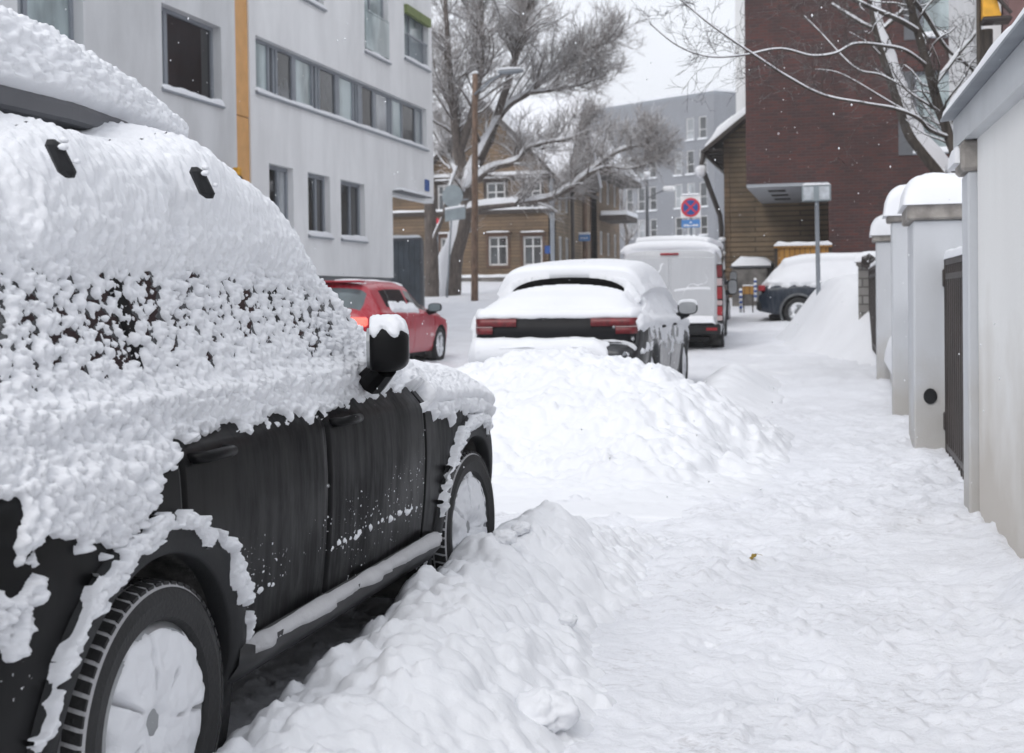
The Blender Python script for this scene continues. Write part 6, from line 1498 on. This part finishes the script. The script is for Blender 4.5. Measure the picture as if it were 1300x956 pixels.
# blue direction sign near the second house
dY = 68.0; c = at(742, 302, Y=dY); gz = float(gbase(dY)); md_ = (at(743, 302, Y=dY)-at(742, 302, Y=dY)).length
r = pole('tall weathered wooden utility pole carrying a small blue sign near the brown house', 'utility_pole', 'pole', at(742, 330, Y=dY).x, dY+.25, gz, at(742, 190, Y=dY).z, .16, .12, M['pole_wood'])
m = MB(); m.bbox(-7.5*md_, 7.5*md_, -.30, -.27, c.z-gz-4*md_, c.z-gz+4*md_, .01); b_ = m.build('blue_sign', M['sign_blue2'], r)
m = MB(); 
for q in (-4.5, -1, 2.5): m.poly([((q)*md_, -.305, c.z-gz-1.2*md_), ((q+2.2)*md_, -.305, c.z-gz-1.2*md_), ((q+2.2)*md_, -.305, c.z-gz+.8*md_), ((q)*md_, -.305, c.z-gz+.8*md_)])
m.build('sign_marks', M['sign_white'], b_)
m = MB(); m.bbox(-7.8*md_, 7.8*md_, -.34, -.2, c.z-gz+4*md_, c.z-gz+7*md_, .05); m.build('sign_snow', M['snow_far'], r)
# delineator posts and a small wooden box
for i, (px, py0, py1, Y, lab) in enumerate(((940.5, 366, 385, 35.5, 'left blue and white striped marker post by the stone wall'), (959, 353, 371, 37.5, 'right blue and white striped marker post nearer the navy SUV'))):
    b_ = at(px, py1, Y=Y); t_ = at(px, py0, Y=Y); r = empty('marker_post', (b_.x, Y, b_.z-.25), 0, lab, 'post', 'striped marker posts'); Hh = t_.z-b_.z+.25
    k = 7
    m = MB(); m.tube([(0, 0, 0), (0, 0, Hh)], .04, 10); pp = m.build('post', M['sign_white'], r, True)
    m = MB()
    for j in range(4): m.tube([(0, 0, Hh-.06-j*.14), (0, 0, Hh-.13-j*.14)], .043, 10)
    m.build('blue_bands', M['sign_blue'], pp, True)
b_ = at(950, 383, Y=36.0); r = empty('wooden_box', (b_.x, 36, b_.z-.1), 0, 'small brown wooden box on legs in the snow between the marker posts', 'box')
m = MB(); m.bbox(-.14, .14, -.12, .12, .30, .52, .01); m.build('box_body', M['siding_yellow'], r)
for sx in (-1, 1):
    m = MB(); m.bbox(sx*.12-.015, sx*.12+.015, -.02, .02, -.2, .30, .003); m.build('leg', M['dark_wood'], r)
m = MB(); m.bbox(-.15, .15, -.13, .13, .521, .56, .015); m.build('box_snow', M['snow'], r)
# yellow lantern-like housing high on the right, on a dark pole
yY = 15.0; a0 = at(1256, 100, Y=yY); 
yp = empty('yellow_box', (a0.x, yY, 0), 0, 'yellow metal housing with a black bracket high on posts at the top right', 'box')
mm = (at(1257, 0, Y=yY)-at(1256, 0, Y=yY)).length; zt0 = at(1260, 23, Y=yY).z
m = MB(); m.prism([(-9*mm, zt0), (14*mm, zt0), (6*mm, zt0+34*mm), (-9*mm, zt0+34*mm)], -.12, .12, lambda a, b, h: (a, h, b)); m.build('housing', M['yellow'], yp)
m = MB(); m.bbox(-10*mm, 28*mm, -.14, .14, zt0-7*mm, zt0-.003, .02); m.tube([(2*mm, -.17, zt0+30*mm), (26*mm, -.17, zt0+1*mm)], 2.6*mm, 8); m.build('bracket', M['iron'], yp)
m = MB(); m.tube([(-11*mm, .1, -0), (-12*mm, .1, zt0+40*mm)], 3.2*mm, 10); m.tube([(1*mm, .35, 0), (1*mm, .35, zt0-7*mm)], 8.5*mm, 12); m.build('post', M['bark2'], yp, True)
# pinkish column behind the cornice at the very right
pk = empty('house_corner', (0, 0, 0), 0, 'dusky red rendered house corner behind the cornice at the right edge', 'building')
pY_ = 16.0; x_ = at(1281, 30, Y=pY_).x; m = MB(); m.box(x_, x_+6, pY_, pY_+6, 0, 9); m.build('wall', simple('dusky_red_render', (.17, .10, .095), .9, var=.2), pk)
m = MB(); m.box(x_-.1, x_+6.1, pY_-.1, pY_+6.1, 9.003, 9.3); m.build('roof_edge', M['alu'], pk)
m = MB(); m.box(x_-.22, x_-.02, pY_+.6, pY_+6, 0, 9); m.build('pale_return', M['stucco'], pk)

# ------------------------------------------------------------------ trees
class Tree:
    def __init__(s): s.tv = []; s.tf = []; s.nt = 0; s.wv = []; s.wf = []; s.nw = 0; s.sv = []; s.sf = []; s.ns = 0; s.poly = []; s.sn0 = .022; s.rmin = .0045; s.hz0 = (.25, .75)
    def _add(s, which, V, F):
        if which == 't': s.tv.append(V); s.tf.append(F+s.nt); s.nt += len(V)
        elif which == 'w': s.wv.append(V); s.wf.append(F+s.nw); s.nw += len(V)
        else: s.sv.append(V); s.sf.append(F+s.ns); s.ns += len(V)
    def limb(s, pts, r0, r1, sub=6, wig=.0, snow=True, seed=0, rec=True, snowk=1.0):
        P = np.array(pts, float); n = len(P); t = np.linspace(0, n-1, (n-1)*sub+1); Q = []
        for q in t:                                        # Catmull-Rom
            i = min(int(q), n-2); f = q-i; p0 = P[max(i-1, 0)]; p1 = P[i]; p2 = P[i+1]; p3 = P[min(i+2, n-1)]
            Q.append(.5*((2*p1)+(-p0+p2)*f+(2*p0-5*p1+4*p2-p3)*f*f+(-p0+3*p1-3*p2+p3)*f**3))
        Q = np.array(Q); k = len(Q)
        if wig: Q += wig*np.stack([fbm(Q*1.1+seed, 2, 501), fbm(Q*1.1+seed+9, 2, 502), fbm(Q*1.1+seed+20, 2, 503)], -1)*np.linspace(0, 1, k)[:, None]**.5
        R = r0+(r1-r0)*np.linspace(0, 1, k)**.8
        R = R*(1+.10*fbm(Q*2.3, 2, 504))
        V, F = tube_arrays(Q, R, 10 if r0 > .06 else 5); s._add('t', V, F)
        if snow: s.snow(Q, R, snowk)
        if rec: s.poly.append((Q, R))
        return Q, R
    def snow(s, Q, R, k=1.0):
        T = np.gradient(Q, axis=0); T /= np.maximum(np.linalg.norm(T, axis=1, keepdims=True), 1e-9)
        hz = np.sqrt(np.clip(1-T[:, 2]**2, 0, 1)); side = np.cross(T, [0, 0, 1.0]); side /= np.maximum(np.linalg.norm(side, axis=1, keepdims=True), 1e-3); up = np.cross(side, T)
        up = np.where(up[:, 2:3] < 0, -up, up); h = (R*.55+s.sn0)*k*sst(hz, *s.hz0)*(1+.5*fbm(Q*2.7, 2, 505)); w = R*.92
        an = np.linspace(0, math.pi, 7)
        V = Q[:, None, :]+side[:, None, :]*(w[:, None]*np.cos(an))[..., None]+up[:, None, :]*((R*.35)[:, None]+(h+R*.5)[:, None]*np.sin(an)[None, :])[..., None]
        V = np.where((h < .006)[:, None, None], Q[:, None, :], V); s._add('s', V.reshape(-1, 3), grid_faces(len(Q), 7)[:, ::-1])
    def grow(s, par, nchild, lo, hi, lmin, lmax, rk, level, maxl, up=.25, out=None, spread=1.0, twl=1, snow_r=.03, arch=0.0, seg=5, tipd=.3):
        Q, R = par; new = []
        for _ in range(nchild):
            f = rng.uniform(lo, hi)**.9; i = min(int(f*(len(Q)-1)), len(Q)-2); T = Q[i+1]-Q[i]; T = T/max(np.linalg.norm(T), 1e-6)
            v = rng.normal(size=3); v -= v.dot(T)*T; v /= np.linalg.norm(v); d = T*rng.uniform(.35, .9)+v*spread*rng.uniform(.5, 1.0); d[2] += up
            if out is not None: d += out*rng.uniform(.1, .5)
            d /= np.linalg.norm(d); L = rng.uniform(lmin, lmax)*(1-.45*f)
            p = Q[i].copy(); pts = [p.copy()]; r = max(R[i]*rk*rng.uniform(.6, 1.0), s.rmin)
            for k in range(seg):
                d = d+rng.normal(size=3)*.20; d[2] += .10*up-arch*(k/seg); d /= np.linalg.norm(d); p = p+d*L/seg; pts.append(p.copy())
            pts = np.array(pts); rr = np.linspace(r, max(r*tipd, s.rmin*.6), len(pts))
            if level >= twl:
                V, F = tube_arrays(pts, rr, 3); s._add('w', V, F)
            else:
                V, F = tube_arrays(pts, rr, 6); s._add('t', V, F)
            if r > snow_r: s.snow(pts, rr, 1.0)
            new.append((pts, rr))
        return new
    def build(s, name, label, group=None, bark='bark', twig='twig'):
        V = np.concatenate(s.tv); c = V[V[:, 2].argmin()]
        o = empty(name, (float(c[0]), float(c[1]), float(c[2])), 0, label, 'tree', group); off = np.array(o.location)
        link_mesh('trunk', V-off, np.concatenate(s.tf), M[bark], o)
        if s.wv: link_mesh('twigs', np.concatenate(s.wv)-off, np.concatenate(s.wf), M[twig], o)
        if s.sv: link_mesh('branch_snow', np.concatenate(s.sv)-off, np.concatenate(s.sf), M['snow_far'], o)
        return o
# -- old willow on the corner
wy = 49.0
A_ = lambda px, py, dy=0: np.array(at(px, py, Y=wy+dy))
T = Tree(); T.rmin = .009; gz = float(gbase(wy))
base = A_(572, 352); base[2] = gz-.2
T.hz0 = (-.1, .12)
main = T.limb([base, A_(577, 330), A_(586, 295), A_(591, 262), A_(596, 235), A_(607, 205, .5), A_(622, 175, 1)], .38, .20, snowk=1.6)
T.hz0 = (.25, .75)
fork = T.limb([A_(588, 225), A_(583, 195), A_(578, 160, -.5), A_(574, 120, -1), A_(570, 70, -1.5), A_(566, 10, -2), A_(563, -50, -2)], .26, .05)
low_ = T.limb([A_(590, 268), A_(612, 263, -.5), A_(650, 259, -1), A_(690, 254, -1.2), (A_(717, 243, -1.4)), A_(745, 222, -1.5), A_(775, 198, -1.5), A_(805, 186, -1.6), A_(838, 188, -1.8)], .17, .045, snowk=1.7)
m1 = T.limb([A_(600, 232), A_(625, 214, .3), A_(655, 205, .4), A_(668, 190, .5), A_(690, 182, .6), A_(722, 176, .6), A_(748, 165, .8)], .15, .035, snowk=1.5)
m2 = T.limb([A_(606, 200), A_(640, 140, 1), A_(672, 118, 1.5), A_(700, 92, 2), A_(735, 68, 2), A_(775, 52, 2)], .17, .04)
m3 = T.limb([A_(622, 175, 1), A_(648, 95, .5), A_(660, 55, 0), A_(672, 10, 0), A_(690, -40, 0)], .19, .05)
m4 = T.limb([A_(588, 240), A_(575, 210, 1), A_(565, 190, 1.5), A_(556, 175, 2), A_(540, 150, 2)], .14, .05)
m5 = T.limb([A_(583, 195), A_(600, 140, -.6), A_(612, 80, -1), A_(612, 20, -1.2), A_(610, -40, -1.2)], .17, .05)
m6 = T.limb([A_(672, 118, 1.5), A_(700, 115, 1.6), A_(735, 108, 1.8), A_(770, 95, 2)], .09, .03)
m7 = T.limb([A_(578, 165), A_(560, 120, 1), A_(545, 90, 1.5), A_(530, 60, 2)], .10, .03)
m8 = T.limb([A_(745, 222, -1.5), A_(770, 212, -1.7), A_(800, 214, -2), A_(830, 205, -2.2)], .07, .03)
l1 = []
for par, nch, lm in ((main, 4, 3), (fork, 22, 3.6), (low_, 22, 2.2), (m1, 16, 2.2), (m2, 22, 3.2), (m3, 24, 3.6), (m4, 10, 2.2), (m5, 24, 3.4), (m6, 14, 2.4), (m7, 12, 2.6), (m8, 9, 1.6)):
    l1 += T.grow(par, int(nch*1.75), .18, 1.0, lm*.45, lm*1.05, .40, 0, 3, up=.38, spread=.9, twl=1, snow_r=.02, seg=6)
l2 = []
for p_ in l1: l2 += T.grow(p_, 10, .12, 1.0, .6, 1.6, .5, 1, 3, up=.28, spread=.8, twl=1, snow_r=9, seg=4)
for p_ in l2: T.grow(p_, 6, .1, 1.0, .30, 1.1, .8, 2, 3, up=.18, spread=.7, twl=1, snow_r=9, seg=3)
T.build('willow_tree', 'large old willow with snow lined limbs and a haze of fine twigs on the corner')
# -- stout pruned trunk left of it
T = Tree(); base = at(548, 358, Y=wy-1); base = np.array(base); B_ = lambda px, py, dy=0: np.array(at(px, py, Y=wy-1+dy)); b0 = B_(548, 356); b0[2] = float(gbase(wy-1))-.2
st_ = T.limb([b0, B_(548, 330), B_(547, 300), B_(546, 270), B_(545, 248)], .30, .20)
T.limb([B_(549, 312), B_(554, 296, -.3), B_(562, 276, -.5), B_(570, 240, -.5), B_(580, 212, 0)], .09, .05, snowk=2.0)
T.build('tree_stump', 'thick lopped dark trunk left of the willow, near the slate blue gate')
# -- background trees between the houses and the apartment block
for (px, Y, hgt, spr, lab) in ((768, 92, 10.5, 3.2, 'bare bushy tree just right of the brown house'), (705, 100, 12, 3.6, 'bare tree rising behind the ochre house roof'), (793, 104, 9, 2.6, 'small bare tree in front of the apartment block'), (560, 84, 11, 3.5, 'bare tree behind the left end of the ochre house')):
    T = Tree(); b0 = np.array(at(px, 330, Y=Y)); b0[2] = float(gbase(Y))-.2; tr_ = T.limb([b0, b0+[.2, 0, hgt*.3], b0+[-.2, 0, hgt*.6], b0+[.1, 0, hgt*.92]], .22, .04)
    l1 = T.grow(tr_, 26, .18, 1, spr*.6, spr, .45, 0, 3, up=.45, seg=5); l2 = []
    for p_ in l1: l2 += T.grow(p_, 8, .15, 1, .6, 1.5, .5, 1, 3, up=.3, snow_r=9, seg=4)
    for p_ in l2: T.grow(p_, 4, .1, 1, .3, .8, .8, 2, 3, up=.2, snow_r=9, seg=2)
    T.build('bare_tree', lab, 'bare trees between the far houses')
# -- maple behind the fence on the right
my = 17.0
C_ = lambda px, py, dy=0: np.array(at(px, py, Y=my+dy))
T = Tree(); T.sn0 = .004; T.rmin = .0028; b0 = C_(1222, 330); b0[2] = .3
t1 = T.limb([b0, C_(1215, 230), C_(1205, 175), C_(1190, 130), C_(1178, 85), C_(1165, 40), C_(1155, 0), C_(1148, -60)], .070, .045, snowk=.8)
t2 = T.limb([C_(1205, 175), C_(1180, 165, -.3), C_(1165, 150, -.5), C_(1135, 138, -.7), C_(1096, 131, -.9), C_(1045, 121, -1), C_(1000, 98, -1.2), C_(965, 75, -1.4), C_(925, 48, -1.6), C_(895, 26, -1.7), C_(862, -2, -1.8)], .026, .007, snowk=1.0)
t3 = T.limb([C_(1178, 85), C_(1150, 65, -.3), C_(1120, 58, -.5), C_(1085, 56, -.7), C_(1060, 68, -.9), C_(1030, 71, -1), C_(990, 62, -1.2), C_(945, 70, -1.4), C_(900, 72, -1.6), C_(860, 58, -1.7), C_(825, 30, -1.8)], .022, .006, snowk=1.0)
t4 = T.limb([C_(1165, 40), C_(1140, 25, -.5), C_(1110, 12, -.8), C_(1085, 0, -1), C_(1060, -12, -1.2)], .035, .015, snowk=1.2)
t5 = T.limb([C_(1185, 110), C_(1215, 70, .4), C_(1240, 40, .6), C_(1262, 0, .8), C_(1275, -30, 1)], .03, .015)
t6 = T.limb([C_(1150, -10), C_(1175, 20, .5), C_(1200, 60, .7), C_(1225, 80, .8), C_(1245, 98, .9)], .03, .02, snowk=1.1)
t7 = T.limb([C_(1205, 175), C_(1185, 150, .6), C_(1160, 120, .8), C_(1120, 96, .9), C_(1085, 86, .9), C_(1040, 40, 1), C_(1020, 20, 1)], .02, .007)
t8 = T.limb([C_(1222, 200), C_(1195, 170, .2), C_(1165, 150, .3), C_(1130, 130, .3), C_(1070, 95, .2), C_(1035, 88, 0)], .02, .006)
l1 = []
for par, nch in ((t1, 22), (t2, 26), (t3, 28), (t4, 16), (t5, 18), (t6, 14), (t7, 18), (t8, 14)): l1 += T.grow(par, nch, .12, 1.0, .35, 1.25, .32, 0, 3, up=.12, spread=1.0, twl=1, snow_r=.006, seg=7)
l2 = []
for p_ in l1: l2 += T.grow(p_, 5, .15, 1.0, .15, .6, .6, 1, 3, up=.08, spread=1.0, snow_r=.012, seg=4)
for p_ in l2: T.grow(p_, 2, .2, .9, .06, .22, .7, 2, 3, up=.05, snow_r=9, seg=3)
T.build('maple_tree', 'bare dark maple spreading thin snowy branches across the brick wall at upper right', bark='bark2', twig='twig2')
# -- snow plastered leaning trunk behind the pillars
T = Tree(); T.sn0 = .016; T.hz0 = (-.1, .1); my2 = 24.0; D2 = lambda px, py, dy=0: np.array(at(px, py, Y=my2+dy)); b0 = D2(1212, 245); b1 = b0.copy(); b1[2] = .4; b1[0] += .15
s1 = T.limb([b1, b0, D2(1196, 222), D2(1172, 192), D2(1155, 168), D2(1142, 130), D2(1130, 95), D2(1120, 65), D2(1112, 35), D2(1105, 0), D2(1098, -40)], .17, .05, snowk=1.9)
T.hz0 = (.25, .75); T.sn0 = .006; s2 = T.limb([D2(1113, 38), D2(1095, 30), D2(1075, 18), D2(1055, 5)], .035, .015, snowk=1.6); s3 = T.limb([D2(1118, 40), D2(1135, 25), D2(1148, 10), D2(1155, -10)], .035, .015, snowk=1.6)
l1 = []
for par in (s1, s2, s3): l1 += T.grow(par, 9, .3, 1.0, .4, 1.4, .35, 0, 3, up=.3, snow_r=.01, seg=5)
for p_ in l1: T.grow(p_, 4, .2, 1, .2, .6, .6, 1, 3, up=.2, snow_r=9, seg=3)
T.build('leaning_tree', 'leaning trunk plastered with snow rising behind the widest pillar', bark='bark2', twig='twig2')

# ------------------------------------------------------------------ small things on the snow
def on_ground(px, py):
    for Y in np.linspace(3, 12, 900):
        p = at(px, py, Y=Y); z = float(gheight(np.array([[p.x]]), np.array([[Y]]))[0, 0])
        if p.z <= z: return p.x, Y, z
    return p.x, Y, z
x, y, z = on_ground(956, 710)
lf = empty('fallen_leaf', (x, y, z+.006), .6, 'single yellow brown leaf lying on the trodden pavement snow', 'leaf')
m = MB(); pts = []
for t_ in np.linspace(0, 2*math.pi, 22, endpoint=False):
    rr_ = .018*(1+.35*math.cos(5*t_)); pts.append((rr_*math.cos(t_), rr_*math.sin(t_)))
V = [(0, 0, .008)]+[(a, b, .012*math.sin(a*90)+.004) for a, b in pts]; m.add(V, [(0, i+1, (i+1) % 22+1) for i in range(22)]+[])
V = [(0, 0, .006)]+[(a, b, .012*math.sin(a*90)+.002) for a, b in pts]; m.add(V, [(0, (i+1) % 22+1, i+1) for i in range(22)]); m.build('blade', M['leaf'], lf)
m = MB(); m.tube([(0, 0, .008), (.03, .005, .012), (.055, .0, .004)], .0012, 5); m.build('leaf_stalk', M['leaf'], lf)
# falling snow
n = 1500; V = []; F = []
px = rng.uniform(-60, 1360, n); py = rng.uniform(-30, 640, n); yy = 1.6+rng.uniform(0, 1, n)**.7*24
for i in range(n):
    c = np.array(at(px[i], py[i], Y=yy[i]))
    if c[2] < .5: continue
    r_ = rng.uniform(.0022, .0050)*(1 if yy[i] > 4 else .45); b = len(V); st__ = rng.uniform(1, 1.7)
    V += [tuple(c+np.array(d)*r_*np.array([1, 1, st__])) for d in ((1, 0, 0), (-1, 0, 0), (0, 1, 0), (0, -1, 0), (0, 0, 1), (0, 0, -1))]
    F += [(b+p, b+q, b+s_) for p, q, s_ in ((0, 2, 4), (2, 1, 4), (1, 3, 4), (3, 0, 4), (2, 0, 5), (1, 2, 5), (3, 1, 5), (0, 3, 5))]
o = link_mesh('falling_snow', V, F, M['snow']); tag(o, 'fine snowflakes falling through the air over the whole street', kind='stuff')
# snowy air
m = MB(); m.box(-140, 140, -45, 360, -1.5, 34)
hz = bpy.data.materials.new('snowy_air'); hz.use_nodes = True; hz.node_tree.nodes.clear()
vo = hz.node_tree.nodes.new('ShaderNodeVolumePrincipled'); vo.inputs['Color'].default_value = (1, 1, 1, 1); vo.inputs['Density'].default_value = .0016; vo.inputs['Anisotropy'].default_value = .3
oo = hz.node_tree.nodes.new('ShaderNodeOutputMaterial'); hz.node_tree.links.new(vo.outputs[0], oo.inputs['Volume'])
o = m.build('haze', hz); tag(o, 'thin haze of falling snow that softens the far buildings', kind='stuff')
